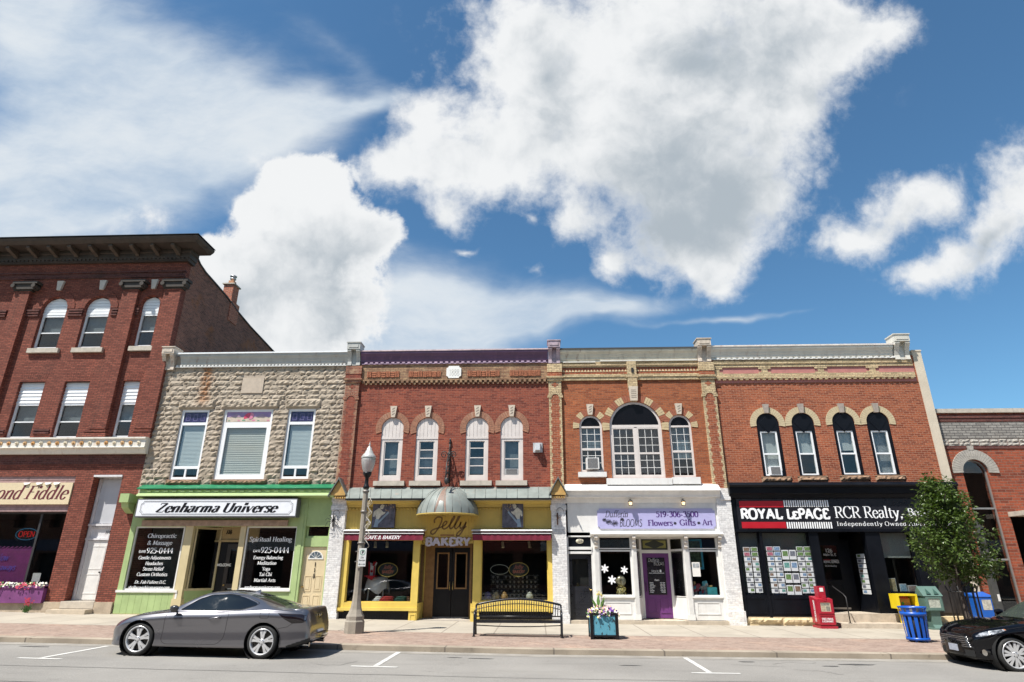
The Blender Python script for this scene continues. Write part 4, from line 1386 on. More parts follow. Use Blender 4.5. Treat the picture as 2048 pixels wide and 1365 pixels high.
for x in (-12.05, -11.5):
    hd.box(x, x + .012, 0.99, 1.0, 2.95, 3.5)
hd.box(-12.6, -10.9, 0.94, 1.05, 2.86, 2.93)
hdo = part('entry_header', hd, paint("ochre_panel", (0.46, 0.34, 0.17), 0.6, 0.08), B)
nm = MB()
letters(nm, "116", px_(-11.72, 1), pz_(3.1, 1), 0.985, 0.16, thick=22, thin=8, shear=.25)
part('number', nm, M_black, hdo)
dr = MB()
dr.box(-12.6, -10.95, 1.02, 1.07, 0.3, 2.86)
part('entry_backing', dr, M_black, B)
dr = MB()
dr.prism(rect(-12.05, -11.25, 0.36, 2.78), 0.98, 1.02, holes=[rect(-11.9, -11.4, 1.35, 2.6), rect(-11.9, -11.4, .5, 1.2)])
dor = part('door', dr, paint("dark_brown_door", (0.035, 0.028, 0.024), 0.4, 0.2), B)
dg = MB()
dg.box(-11.92, -11.38, 0.995, 1.005, .5, 2.6)
part('pane', dg, M_shopglass, dor)
ww = MB()
letters(ww, "WELCOME", px_(-11.6, 1), 1.98, 0.97, 0.085, width=.56, thick=30, thin=30, sans=True, align='c')
ww.box(-11.8, -11.45, 0.968, 0.972, 1.16, 1.18)
part('lettering', ww, M_white, dor)
part('handle', MB().cyl((-11.97, .98, 1.3), (-11.97, .93, 1.3), .03, n=8), paint("brass", (0.6, 0.42, 0.15), .3, .1, metal=1.0), dor)
window(B, -8.68, -7.8, 2.98, 4.05, 0.10, M_green, 0.06, name='transom_window', glass=M_shopglass)
dr = MB()
dr.box(-8.70, -7.80, 0.10, 0.14, 0.30, 2.65)
M_b = dr
for z0, z1 in ((0.45, 1.0), (1.12, 1.66)):
    for a in (-8.58, -8.2):
        dr.prism(rect(a, a + .28, z0, z1), 0.088, 0.10, holes=[rect(a + .03, a + .25, z0 + .03, z1 - .03)])
        dr.box(a + .07, a + .21, 0.09, 0.1, z0 + .07, z1 - .07)
d118 = part('side_door', dr, M_crean, B)
fl = MB()
fl.prism(arc(-8.23, 2.22, .29, 0, math.pi, 16), 0.082, 0.1, 0, holes=[arc(-8.23, 2.25, .235, 0.05, math.pi - .05, 14)])
for k in range(1, 5):
    t = math.pi * k / 5
    fl.cyl((-8.23, .088, 2.25), (-8.23 + .24 * math.cos(t), .088, 2.25 + .24 * math.sin(t)), .008, n=6)
part('fanlight', fl, M_white, d118)
fl = MB()
fl.prism(arc(-8.23, 2.25, .25, 0, math.pi, 14), 0.092, 0.098)
part('pane', fl, paint("fanlight_glass", (0.10, 0.13, 0.16), 0.05, .1, spec=.8), d118)
nm = MB()
for k, ch_ in enumerate("118"):
    letters(nm, ch_, -8.22, 1.97 - k * .2, 0.083, 0.15, thick=20, thin=9, align='c')
part('number', nm, M_black, d118)
part('handle', MB().cyl((-8.6, .10, 1.28), (-8.6, .02, 1.28), .035, n=10), MATS["brass"], d118)
room(B, -15.3, -8.9, 0.3, 3.4, 1.15, 4.0, M_dark)
cur = MB()
cur.box(-15.1, -13.3, 0.9, .95, 0.5, 3.4)
part('curtain', cur, paint("dark_curtain", (0.055, 0.065, 0.06), .9, .3, 3), B)
kerbB = MB()
kerbB.box(-15.5, -7.74, -0.06, 0.3, 0.1, 0.352)
part('foundation', kerbB, M_creamp, B)
bs = thing('box_sign', 'long white box sign lettered in black bold italics over the green shopfront', 'sign', (-12, -0.4, 4.0))
s_ = MB()
s_.box(px_(-15.4, -.45), px_(-9.14, -.45), -0.45, -0.08, pz_(3.72, -.45), pz_(4.40, -.45))
part('case', s_, paint("sign_aluminium", (0.10, 0.10, 0.11), .4, .1), bs)
s_ = MB()
s_.box(px_(-15.36, -.46), px_(-9.17, -.46), -0.457, -0.448, pz_(3.76, -.45), pz_(4.36, -.45))
part('face', s_, paint("white_acrylic", (0.76, 0.78, 0.82), .3, .02), bs)
l_ = MB()
letters(l_, "Zenharma Universe", px_(-14.62, -.46), pz_(3.90, -.46), -0.461, 0.33, width=4.58, thick=21, thin=6, shear=0.30)
part('lettering', l_, M_black, bs)
l_ = MB()
xa, xb, za, zb = px_(-15.22, -.46), px_(-9.3, -.46), pz_(3.81, -.46), pz_(4.31, -.46)
for e, th in ((0.0, .012), (0.035, .005)):
    c_ = .1
    P = []
    for (qx, qz, sx, sz) in ((xa + e, za + e, 1, 1), (xb - e, za + e, -1, 1), (xb - e, zb - e, -1, -1), (xa + e, zb - e, 1, -1)):
        a = [(qx + sx * c_ * math.cos(t), qz + sz * c_ * math.sin(t)) for t in (0, .4, .8, 1.2, 1.57)]
        P += a if sx * sz < 0 else a[::-1]
    l_.tube([(p[0], -0.459, p[1]) for p in P + [P[0]]], th / 2, 4)
part('border', l_, M_black, bs)
bm = thing('weathered_beam', 'bare weathered timber beam under the white box sign', 'beam', (-12, -0.1, 3.5))
s_ = MB()
s_.box(-14.98, -9.38, -0.10, -0.005, 3.39, 3.6)
for x in (-14.7, -13.6, -12.4, -10.9, -9.8):
    s_.cyl((x, -.1, 3.5), (x, -.108, 3.5), .012, n=6)
part('board', s_, paint("bare_wood", (0.36, 0.25, 0.18), .8, .25, 5, .6, (0.16, .1, .07)), bm)
M_wtext = paint("white_vinyl_letters", (0.85, 0.86, 0.87), .6, .02)


def glasstext(name, label, lines, y, mat, cat='window lettering'):
    t = thing(name, label, cat, (px_(lines[0][1], y), y, 1.2))
    for s_, x, z_, h, wd, it in lines:
        mbx = MB()
        letters(mbx, s_, px_(x, y), pz_(z_, y), y, h, width=wd, thick=13, thin=6, shear=it, align='c')
        part('text_line', mbx, mat, t)
    return t


glasstext('window_lettering', 'white lettering listing chiropractic and massage on the left green-framed shop window', [
    ("Chiropractic", -14.16, 2.97, .145, 1.12, .1), ("& Massage", -14.20, 2.72, .145, .95, .1), ("(519)", -14.80, 2.44, .085, .26, 0), ("925-0444", -14.13, 2.42, .19, 1.02, 0),
    ("Gentle Adjustments", -14.28, 2.21, .115, 1.24, .1), ("Headaches", -14.26, 2.01, .115, .67, .1), ("Stress Relief", -14.26, 1.82, .115, .78, .1),
    ("Custom Orthotics", -14.26, 1.63, .115, 1.16, .1), ("Dr. Fab Fuliere D.C.", -14.27, 1.37, .105, 1.18, .2), ("shelburnechiromassage.com", -14.28, 1.15 + .05, .09, 1.56, .25)], 0.035, M_wtext)
glasstext('window_lettering', 'white lettering listing spiritual healing and yoga on the right green-framed shop window', [
    ("Spiritual Healing", -9.98, 2.84, .16, 1.62, .05), ("(519)", -10.45, 2.47, .085, .27, 0), ("925-0444", -9.76, 2.44, .20, 1.08, 0), ("Energy Balancing", -9.98, 2.22, .115, 1.12, .05),
    ("Meditation", -10.0, 2.03, .115, .72, .05), ("Yoga", -10.0, 1.83, .115, .30, .05), ("Tai Chi", -10.0, 1.64, .115, .48, .05), ("Martial Arts", -10.0, 1.44, .115, .80, .05),
    ("zenharmauniverse.com", -10.06, 1.22, .09, 1.34, .25)], 0.035, M_wtext)
# ================================================================== maroon brick bakery
J = thing('bakery_building', 'maroon brick building with white round-topped windows and purple cornice over a yellow bakery', 'building', (-3.4, 0, 0))


def pilasterwall(parent, x0, x1, zb, zt, body, panel, cross=True):
    """brick pier with toothed edges, an arched inset panel and a little brick cross"""
    m = MB()
    m.fb(x0, x1, zb, zt, -0.10, 0.3)
    p = part('pilaster', m, body, parent)
    w_ = x1 - x0
    xa, xb = px_(x0 + w_ * .22, -.1), px_(x1 - w_ * .22, -.1)
    m = MB()
    m.prism(archpoly(xa, xb, zb + 0.02, pz_(8.42, -.1)), -0.104, -0.05)
    zz = zb + .1
    k = 0
    while zz < pz_(8.1, -.1):
        if k % 2:
            m.box(xa - .045, xb + .045, -0.1035, -0.05, zz, zz + .14)
        zz += .142
        k += 1
    part('inset_panel', m, panel, p)
    m = MB()
    cx = (xa + xb) / 2
    voussoirs(m, cx, pz_(8.42, -.1) - (xb - xa) / 2, (xb - xa) / 2 + .005, (xb - xa) / 2 + .17, 9, -0.12, -0.05, gap=0.06)
    part('arch_trim', m, body, p)
    if cross:
        m = MB()
        zc = pz_(8.82, -.1)
        m.box(cx - .05, cx + .05, -0.105, -0.05, zc - .10, zc + .10)
        m.box(cx - .13, cx + .13, -0.106, -0.05, zc - .035, zc + .035)
        part('cross_ornament', m, panel, p)
    m = MB()
    m.fb(x0 - .05, x1 + .05, 9.0, 9.12, -0.15, 0.2)
    m.fb(x0 - .09, x1 + .09, 9.12, 9.18, -0.19, 0.2)
    m.fb(x0 - .05, x1 + .05, 9.36, 9.70, -0.15, 0.2)
    c_ = part('capital', m, body, p)
    part('capital_band', MB().fb(x0 - .04, x1 + .04, 9.18, 9.36, -0.135, 0.2), panel, p)
    return p


winJ = [(-6.12, -5.25, 5.05, 7.52), (-4.74, -3.86, 5.05, 7.5), (-2.78, -1.89, 5.05, 7.51), (-1.42, -0.54, 5.05, 7.53)]
mb = MB()
mb.prism(rect(-7.74, 0.98, 4.3, 9.9), 0.0, 0.32, holes=[archpoly(*o) for o in winJ])
part('wall', mb, B_J, J)
B_pilJ = brick("brown_pier_brick", (0.34, 0.15, 0.09), (0.26, 0.095, 0.065), (0.33, 0.22, 0.16), stain=0.5, patch=1.6, pcol=(0.40, 0.27, 0.17))
pilasterwall(J, -7.75, -7.19, 4.4, 9.0, B_pilJ, B_J)
pilasterwall(J, 0.50, 1.0, 4.4, 9.0, B_Y, B_R)
fr = MB()
fr.fb(-7.15, 0.46, 8.99, 9.74, -0.05, 0.05)
fro = part('frieze', fr, B_Yd, J)
M_deco = paint("terracotta_deco", (0.34, 0.12, 0.06), 0.85, 0.35, 14, 0.5, (0.08, 0.04, 0.03))
for a, b in ((-6.91, -5.56), (-5.2, -3.86), (-2.79, -1.47), (-1.07, 0.18)):
    m = MB()
    m.fb(a, b, 9.20, 9.45, -0.045, 0.02)
    n = 7
    for i in range(n):
        xa = a + (b - a) * i / n
        xb = a + (b - a) * (i + 1) / n
        for q in range(3):
            if i % 2:
                m.fb(xa + .012, xb - .012, 9.205 + q * .083, 9.205 + q * .083 + .06, -0.085, -0.04)
            else:
                m.fb(xa + .012 + q * .06, xa + .012 + q * .06 + .042, 9.21, 9.45, -0.085, -0.04)
    part('basketweave_panel', m, M_deco, fro)
m = MB()
m.fb(-7.15, 0.46, 9.05, 9.10, -0.10, 0.0)
dentils(m, -7.12, 0.44, 8.96, 9.05, -0.10, 0.0, 0.2, 0.10)
dentils(m, -7.02, 0.54, 8.88, 8.97, -0.06, 0.0, 0.2, 0.10)
part('corbel_course', m, B_Yd, fro)
m = MB()
c_ = .09
xa, xb, za, zb = -3.63, -3.03, 9.11, 9.62
P = []
for (qx, qz, sx, sz) in ((xa, za, 1, 1), (xb, za, -1, 1), (xb, zb, -1, -1), (xa, zb, 1, -1)):
    a = [(qx + sx * c_ * math.cos(t), qz + sz * c_ * math.sin(t)) for t in (0, .5, 1.07, 1.57)]
    P += a if sx * sz < 0 else a[::-1]
m.prism(P, -0.10, 0.0)
letters(m, "1888", px_(-3.33, -.1), 9.22, -0.103, 0.26, width=.42, thick=12, thin=6, align='c', mi=1)
part('date_plaque', m, [paint("plaque_white", (0.74, 0.73, 0.70), .7, .05), paint("plaque_numeral", (0.58, 0.56, 0.52), .8, .05)], fro)  # second colour: numerals a little darker than the plaque
prof = corn_profile(-0.22, pz_(9.77, -.1), pz_(10.32, -.22))
m = MB()
m.extx(prof, px_(-7.3, -.4), px_(0.5, -.4))
cno = part('cornice', m, M_purplemetal, J)
m = MB()
m.fb(-7.15, 0.46, 9.76, 9.785, -0.105, -0.05)
dentils(m, -7.1, 0.46, 9.79, 9.85, -0.12, -0.05, 0.22, 0.12)
part('dentil', m, paint("lilac_dentil", (0.42, 0.30, 0.40), .6, .3, 6), cno)
m = MB()
m.box(px_(-7.3, -.22), px_(.5, -.22), -0.25, 0.35, pz_(10.32, -.22), pz_(10.32, -.22) + .05)
part('cornice_cap', m, paint("faded_lilac_cap", (0.52, 0.40, 0.42), .6, .25, 5, .8, (0.55, 0.47, 0.40)), cno)
console('console', J, -7.84, -7.30, 9.72, 10.72, -0.34, M_greymetal)
console('console', J, 0.5, 1.0, 9.72, 10.70, -0.34, paint("worn_purple_metal", (0.36, 0.28, 0.32), .6, .3, 5, .6, (0.40, 0.33, 0.26)))
M_archJ = paint("faded_brick_arch", (0.30, 0.14, 0.085), .9, .3, 13, .5, (0.55, 0.40, 0.30))
M_archm = paint("pale_mortar", (0.42, 0.31, 0.235), .9, .15, 9)
M_key = paint("carved_keystone", (0.54, 0.46, 0.37), .85, .12, 7, .3, (.2, .15, .1))
for o in winJ:
    r = (o[1] - o[0]) / 2
    cx, cz = (o[0] + o[1]) / 2, o[3] - r
    m = MB()
    m.prism(arc(cx, cz, r + .235, -.33, math.pi + .33, 22) + arc(cx, cz, r + .005, math.pi, 0, 20), -0.012, 0.02, 1)
    voussoirs(m, cx, cz, r + .004, r + .24, 25, -0.022, 0.02, -.33, math.pi + .33, gap=0.07)
    part('brick_arch', m, [M_archJ, M_archm], J)
    m = MB()
    keystone(m, cx, 7.52, 7.97, .15, .27, -0.09, 0.02)
    for q in range(3):
        m.prism([(cx - .05, 7.6 + q * .11), (cx + .05, 7.66 + q * .11), (cx + .05, 7.69 + q * .11), (cx - .05, 7.63 + q * .11)], -0.097, -0.08, 1)
    part('keystone', m, [M_key, paint("keystone_cut", (0.25, 0.2, 0.16), .9)], J)
for k, o in enumerate(winJ):
    zs = 6.71
    wn = window(J, o[0], o[1], o[2], zs, 0.05, M_pinkwhite, 0.14, rails=[5.18], rw=0.12,
                sill=(o[0] - .17, o[1] + .15, o[2] - .18, o[2], -0.14), sillm=M_limestone)
    m = MB()
    m.box(o[0], o[1], 0.03, 0.06, 6.66, 6.74)
    m.prism(rect(o[0] + .13, o[1] - .13, 5.22, 6.6), 0.075, 0.11, holes=[rect(o[0] + .18, o[1] - .18, 5.27, 6.55)])
    for rz in ((5.88,), (6.24, 5.92, 5.55), (6.30, 5.93, 5.62), (5.88,))[k]:
        m.box(o[0] + .16, o[1] - .16, 0.082, 0.115, rz - .018, rz + .018)
    part('sash', m, M_pinkwhite, wn)
    pn = MB()
    nst = 6
    r = (o[1] - o[0]) / 2
    cx = (o[0] + o[1]) / 2

    def tz(x):
        return o[3] - r + math.sqrt(max(0, r * r - (x - cx) ** 2))
    for i in range(nst):
        a = o[0] + (o[1] - o[0]) * i / nst
        b = o[0] + (o[1] - o[0]) * (i + 1) / nst
        xs = [a + .006 + (b - a - .012) * q / 4 for q in range(5)]
        pn.prism([(xs[0], zs + .02), (xs[-1], zs + .02)] + [(x, tz(x)) for x in reversed(xs)], 0.035, 0.06)
    xs = [o[0] + (o[1] - o[0]) * q / 16 for q in range(17)]
    pn.prism([(xs[0], zs + .02), (xs[-1], zs + .02)] + [(x, tz(x)) for x in reversed(xs)], 0.05, 0.07)
    part('board_panel', pn, M_pinkwhite, wn)
    m = MB()
    if k in (1, 2):
        zz = 5.3
        while zz < (6.22 if k == 1 else 5.9):
            m.add([(o[0] + .15, .25, zz), (o[1] - .15, .25, zz), (o[1] - .15, .235, zz + .045), (o[0] + .15, .235, zz + .045)], [(0, 1, 2, 3)])
            zz += .05
    else:
        m.box(o[0] + .15, o[1] - .15, .25, .26, 5.3, 6.6)
    part('blind', m, M_curtain if k in (0, 3) else paint("bluegrey_blind", (0.26, 0.29, 0.33), .7, .1), wn)
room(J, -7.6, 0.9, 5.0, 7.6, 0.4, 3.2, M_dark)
v = thing('wall_vent', 'small grey square metal vent hood on the maroon brick wall', 'vent', (0.03, -0.1, 6.28))
m = MB()
m.box(-0.15, 0.21, -0.06, 0.0, 6.10, 6.47)
part('collar', m, paint("vent_grey", (0.42, 0.42, 0.43), .5, .1), v)
m = MB()
m.add([(-0.09, -.06, 6.14), (.15, -.06, 6.14), (.15, -.06, 6.43), (-.09, -.06, 6.43), (-.05, -.26, 6.16), (.11, -.26, 6.16), (.11, -.26, 6.40), (-.05, -.26, 6.40)],
      [(4, 5, 6, 7), (0, 1, 5, 4), (1, 2, 6, 5), (2, 3, 7, 6), (3, 0, 4, 7)])
part('hood', m, paint("vent_white", (0.55, 0.57, 0.60), .4, .1), v)


def acunit(label, x0, x1, z0, z1, yf, yb, body, nm='air_conditioner'):
    t = thing(nm, label, 'air conditioner', ((x0 + x1) / 2, yf, z0))
    m = MB()
    m.box(x0, x1, yf, yb, z0, z1)
    part('case', m, body, t)
    m = MB()
    for i in range(int((z1 - z0 - .06) / .022)):
        z_ = z0 + .03 + i * .022
        m.box(x0 + .05, x1 - .05, yf - .008, yf + .005, z_, z_ + .011)
    m.box(x0 + .05, x1 - .05, yf - .003, yf + .006, z0 + .03, z1 - .03, 1)
    part('grille', m, [M_acgrille, M_black], t)
    return t


acunit('grey air conditioner low in the right-hand white-topped window of the bakery', -1.24, -0.72, 5.27, 5.5, 0.07, 0.4, paint("ac_grey", (0.36, 0.36, 0.36), .5, .1))
# white piers with gabled caps
for x0, x1, lab in ((-7.73, -7.2, 'a'), (0.5, 1.03, 'b')):
    m = MB()
    m.box(x0, x1, -0.16, 0.3, -0.05, 4.45)
    m.box(x0 - .04, x1 + .04, -0.2, 0.3, -0.05, 0.42)
    m.box(x0 - .03, x1 + .03, -0.19, 0.3, 3.95, 4.12)
    m.box(x0 - .03, x1 + .03, -0.19, 0.3, 4.25, 4.45)
    po = part('white_pier', m, B_white, J)
    cx = (x0 + x1) / 2
    m = MB()
    m.prism([(cx - .26, 4.56), (cx + .26, 4.56), (cx, 5.02)], -0.42, 0.0)
    m.box(cx - .27, cx + .27, -0.44, 0, 4.46, 4.56)
    dentils(m, cx - .27, cx + .27, 4.40, 4.46, -0.42, -0.1, .09, .05)
    g1 = part('gable', m, paint("ochre_gable", (0.50, 0.31, 0.10), .5, .12, 5, .4, (.25, .14, .05)), po)
    m = MB()
    for sg_ in (-1, 1):
        m.add([(cx, y, 5.13 - d) for y in (-.52, 0.05) for d in (0, .07)] + [(cx + sg_ * .36, y, 4.47 - d) for y in (-.52, 0.05) for d in (0, .07)],
              [(0, 4, 6, 2), (1, 3, 7, 5), (0, 1, 5, 4), (2, 6, 7, 3), (4, 5, 7, 6), (0, 2, 3, 1)])
    part('gable_roof', m, paint("gable_roof_metal", (0.13, 0.14, 0.13), .45, .2, 4), po)
# standing-seam pent roof
M_seam = paint("verdigris_metal", (0.20, 0.225, 0.21), 0.45, 0.14, 2.5, 0.55, (0.30, 0.19, 0.14))
m = MB()
ytop, zt_, yb_, zb_ = 0.0, 4.80, -0.62, 4.33
m.add([(-7.19, ytop, zt_), (0.5, ytop, zt_), (px_(.52, yb_), yb_, zb_), (px_(-7.3, yb_), yb_, zb_)], [(0, 3, 2, 1)])
m.add([(px_(-7.3, yb_), yb_, zb_), (px_(.52, yb_), yb_, zb_), (px_(.52, yb_), yb_, zb_ - .045), (px_(-7.3, yb_), yb_, zb_ - .045), (-7.2, 0, zb_ - .045), (.5, 0, zb_ - .045)], [(0, 3, 2, 1), (3, 4, 5, 2)])
for i in range(20):
    x = -7.17 + i * .4
    if x > .48:
        break
    m.tube([(x, 0.0, zt_ + .012), (px_(x, yb_), yb_, zb_ + .012)], .012, 5)
pr = part('pent_roof', m, M_seam, J)
m = MB()
m.box(px_(-7.3, yb_), px_(.52, yb_), yb_ - .03, yb_ + .02, zb_ - .06, zb_ + .0)
part('drip_edge', m, M_black, pr)
# half dome over the door
dx_, dr_ = -3.36, 1.16
m = MB()
dp = [(0.02, 1.0), (.22, .97), (.42, .90), (.62, .77), (.78, .60), (.90, .40), (.97, .20), (1.0, 0.0)]
m.lathe([(dr_ * 1.0 * r_, z_ * 1.02) for r_, z_ in dp], (dx_, -0.05, 3.78), 24, a0=math.pi, a1=2 * math.pi, sy=1.05)
do = part('dome_canopy', m, M_seam, J)
M_seamd = paint("dome_seam", (0.15, 0.16, 0.15), .5, .2, 4)
for i in range(11):
    t = math.pi + math.pi * (i + .5) / 11
    part('dome_rib', MB().tube([(dx_ + dr_ * r_ * math.cos(t), -0.05 + dr_ * 1.05 * r_ * math.sin(t), 3.785 + z_ * 1.02) for r_, z_ in dp], .010, 5), M_seamd, do)
m = MB()
m.lathe([(dr_ * .99, -.05), (dr_ * 1.01, -.045), (dr_ * 1.01, 0.0), (dr_ * .9, 0.0), (0.0, 0.0)], (dx_, -0.05, 3.775), 24, a0=math.pi, a1=2 * math.pi, sy=1.05)
part('dome_rim', m, paint("yellow_rim", (0.42, 0.30, 0.07), .5, .08), do)
m = MB()
a_ = 4.62
m.add([(dx_ + dr_ * 1.006 * r_ * math.cos(a_ + s_ * wd_), -0.05 + dr_ * 1.056 * r_ * math.sin(a_ + s_ * wd_), 3.785 + z_ * 1.025) for r_, z_, wd_ in [(q[0], q[1], .05 + .02 * k) for k, q in enumerate(dp)] for s_ in (-1, 1)],
      [(2 * i, 2 * i + 1, 2 * i + 3, 2 * i + 2) for i in range(7)], 0, True)
part('rust_streak', m, paint("rust_streak", (0.19, 0.12, 0.09), .6, .4, 5, .9, (.19, .21, .20)), do)
# yellow fascia and shop front
M_yel = paint("mustard_yellow", (0.52, 0.37, 0.085), 0.5, 0.07, 2.5, 0.2, (.35, .22, .05))
M_yelb = paint("bright_yellow", (0.66, 0.49, 0.11), 0.48, 0.08, 2.2, 0.35, (0.36, 0.25, 0.07))
m = MB()
m.box(-7.2, 0.5, 0.04, 0.2, 2.88, 4.34)
m.box(-4.25, -2.4, 0.04, 0.2, 2.78, 2.9)
fo = part('fascia', m, M_yel, J)
m = MB()
n = 70
for i in range(n):
    a = -7.19 + 7.68 * i / n
    m.box(a + .006, a + 7.68 / n - .006, 0.025, 0.045, 3.0, 4.12)
part('board', m, M_yel, fo)
m = MB()
m.extx([(0.04, 4.05), (-0.06, 4.07), (-0.08, 4.16), (-0.2, 4.22), (-0.24, 4.30), (-.24, 4.335), (0.04, 4.335)], -7.19, 0.49)
dentils(m, -7.15, .47, 3.98, 4.05, -0.05, 0.04, .13, .07)
part('shop_cornice', m, M_yel, fo)
lj = MB()


def script(mbx, pts, x, z_, sc_, wd_, y, shear=.25):
    p = spline(pts, 7)
    q = [(x + (a + shear * b) * sc_, z_ + b * sc_) for a, b in p]
    for i in range(len(q) - 1):
        (a, b), (c, d) = q[i], q[i + 1]
        l = math.hypot(c - a, d - b) or 1
        nx, nz = -(d - b) / l * wd_ / 2, (c - a) / l * wd_ / 2
        mbx.add([(a - nx, y, b - nz), (c - nx, y, d - nz), (c + nx, y, d + nz), (a + nx, y, b + nz)], [(0, 1, 2, 3)])
        mbx.cyl((a, y + .0005, b), (a, y + .012, b), wd_ / 2, n=8)


jx, jz = -3.98, 3.19
script(lj, [(.05, .38), (.02, .50), (.12, .60), (.30, .58), (.34, .40), (.26, .08), (.14, -.10), (.02, -.06), (.04, .06), (.25, .14), (.42, .20), (.56, .30), (.58, .40), (.50, .42), (.44, .30), (.48, .14), (.58, .12), (.70, .22),
            (.84, .50), (.86, .62), (.80, .60), (.76, .40), (.76, .20), (.84, .12), (.94, .24), (1.06, .52), (1.08, .63), (1.02, .61), (.98, .42), (.98, .20), (1.06, .12), (1.16, .24), (1.20, .38), (1.20, .22), (1.27, .14), (1.37, .24), (1.42, .38),
            (1.38, .10), (1.28, -.14), (1.16, -.16), (1.20, -.02), (1.48, .22)], jx, jz, 0.86, 0.052, 0.02)
part('jelly_lettering', lj, paint("faded_script", (0.17, 0.105, 0.045), .7, .15), fo)
l_ = MB()
letters(l_, "BAKERY", -3.33, 2.70, -0.02, 0.27, width=1.68, thick=24, thin=24, sans=True, align='c', depth=0.03)
part('bakery_lettering', l_, paint("lilac_grey_letters", (0.44, 0.42, 0.50), .5, .05), fo)
hb = MB()
hb.box(-4.24, -2.42, -0.0, 0.2, 2.955, 2.985)
hb.box(-3.62, -3.1, 0.01, .06, 3.035, 3.09)
part('header_trim', hb, paint("varnished_wood", (0.30, 0.16, 0.055), .45, .2, 6), fo)
# windows
fj = MB()
fj2 = MB()
for a, b, q in ((-7.18, -6.98, fj), (-4.58, -4.34, fj), (-2.37, -2.08, fj2), (0.34, 0.5, fj2)):
    q.box(a, b, -0.05, 0.2, 0.46, 2.95)
fj.box(-6.99, -4.57, -0.045, 0.2, 0.58, 0.77)
fj2.box(-2.09, 0.35, -0.045, 0.2, 0.58, 0.83)
fj.box(-7.2, -4.32, -0.13, 0.2, 0.50, 0.60)
fj2.box(-2.4, 0.5, -0.13, 0.2, 0.50, 0.60)
fj.box(-4.62, -4.33, -0.10, 0.2, 0.08, 0.50)
fj2.box(-2.42, -2.1, -0.10, 0.2, 0.08, 0.50)
fj.prism(rect(-4.58, -4.37, .14, .4), -.115, -.09, holes=[rect(-4.55, -4.40, .17, .37)])
part('shop_frame', fj, M_yelb, J)
part('shop_frame', fj2, M_yelb, J)
window(J, -6.98, -4.58, 0.77, 2.92, 0.04, M_yelb, 0.03, glass=M_shopglass, name='shop_window')
window(J, -2.08, 0.34, 0.83, 2.92, 0.04, M_yelb, 0.03, glass=M_shopglass, name='shop_window')
gr = MB()
gr.box(-7.16, -4.62, 0.02, 0.2, 0.05, 0.52)
part('stall_board', MB().box(-2.1, .48, 0.02, 0.2, 0.05, 0.52), M_black, J)
for i in range(26):
    for j in range(4):
        x = -7.1 + i * .097
        gr.cyl((x, .02, .12 + j * .085), (x, .01, .12 + j * .085), .028, n=6)
part('stall_grille', gr, M_black, J)
en = MB()
en.box(-4.36, -4.30, 0.0, 1.0, 0.08, 0.75)
en.box(-4.36, -4.30, 0.0, 1.0, 2.75, 2.95)
en.box(-4.34, -4.30, .95, 1.05, .08, 2.9)
part('entry_side_panel', MB().box(-2.44, -2.38, 0.0, 1.0, 0.08, 0.75), M_yelb, J)
part('entry_side_panel', en, M_yelb, J)
en = MB()
en.box(-4.34, -4.32, 0.05, .95, .75, 2.75)
part('entry_glass', MB().box(-2.42, -2.40, 0.05, .95, .75, 2.75), M_shopglass, J)
part('entry_glass', en, M_shopglass, J)
M_var = MATS["varnished_wood"]
en = MB()
en.box(-4.32, -3.95, 1.0, 1.1, 0.1, 2.9)
en.box(-2.60, -2.38, 1.0, 1.1, 0.1, 2.9)
en.box(-3.95, -2.60, 1.0, 1.1, 2.66, 2.9)
part('door_frame', en, M_var, J)
for x0, x1, hs in ((-3.95, -3.285, 1), (-3.265, -2.60, -1)):
    m = MB()
    m.prism(rect(x0, x1, 0.22, 2.66), 1.0, 1.05, holes=[rect(x0 + .13, x1 - .13, 1.22, 2.45)])
    m.prism(rect(x0 + .1, x1 - .1, .35, 1.08), 0.99, 1.0, holes=[rect(x0 + .13, x1 - .13, .38, 1.05)])
    m.prism(rect(x0 + .1, x1 - .1, 1.19, 2.48), .985, 1.0, 1, holes=[rect(x0 + .15, x1 - .15, 1.24, 2.43)])
    m.box(x0, x1, .985, 1.0, .2, .24, 2)
    d_ = part('door', m, [M_black, M_var, paint("kickplate", (0.35, .34, .33), .4, .1, metal=.8)], J)
    part('pane', MB().box(x0 + .12, x1 - .12, 1.02, 1.03, 1.2, 2.47), M_shopglass, d_)
    hx = x1 - .05 if hs > 0 else x0 + .05
    part('handle', MB().tube([(hx, .99, 1.15), (hx, .94, 1.18), (hx, .94, 1.42), (hx, .99, 1.45)], .013, 6), MATS["brass"], d_)
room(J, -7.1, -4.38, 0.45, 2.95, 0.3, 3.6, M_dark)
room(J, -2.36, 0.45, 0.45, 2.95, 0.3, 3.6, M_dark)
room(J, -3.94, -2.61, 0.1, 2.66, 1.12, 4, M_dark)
m = MB()
m.box(-4.36, -2.38, -0.02, 1.1, 0.02, 0.20)
m.box(-7.2, 0.5, 0.0, .3, -.05, .12)
part('threshold', m, paint("worn_concrete", (0.40, 0.36, 0.31), .9, .15, 3), J)
rf = MB()
rf.box(-7.6, 0.98, 0.33, 14, 9.3, 9.5)
part('roof', rf, M_roofing, J)

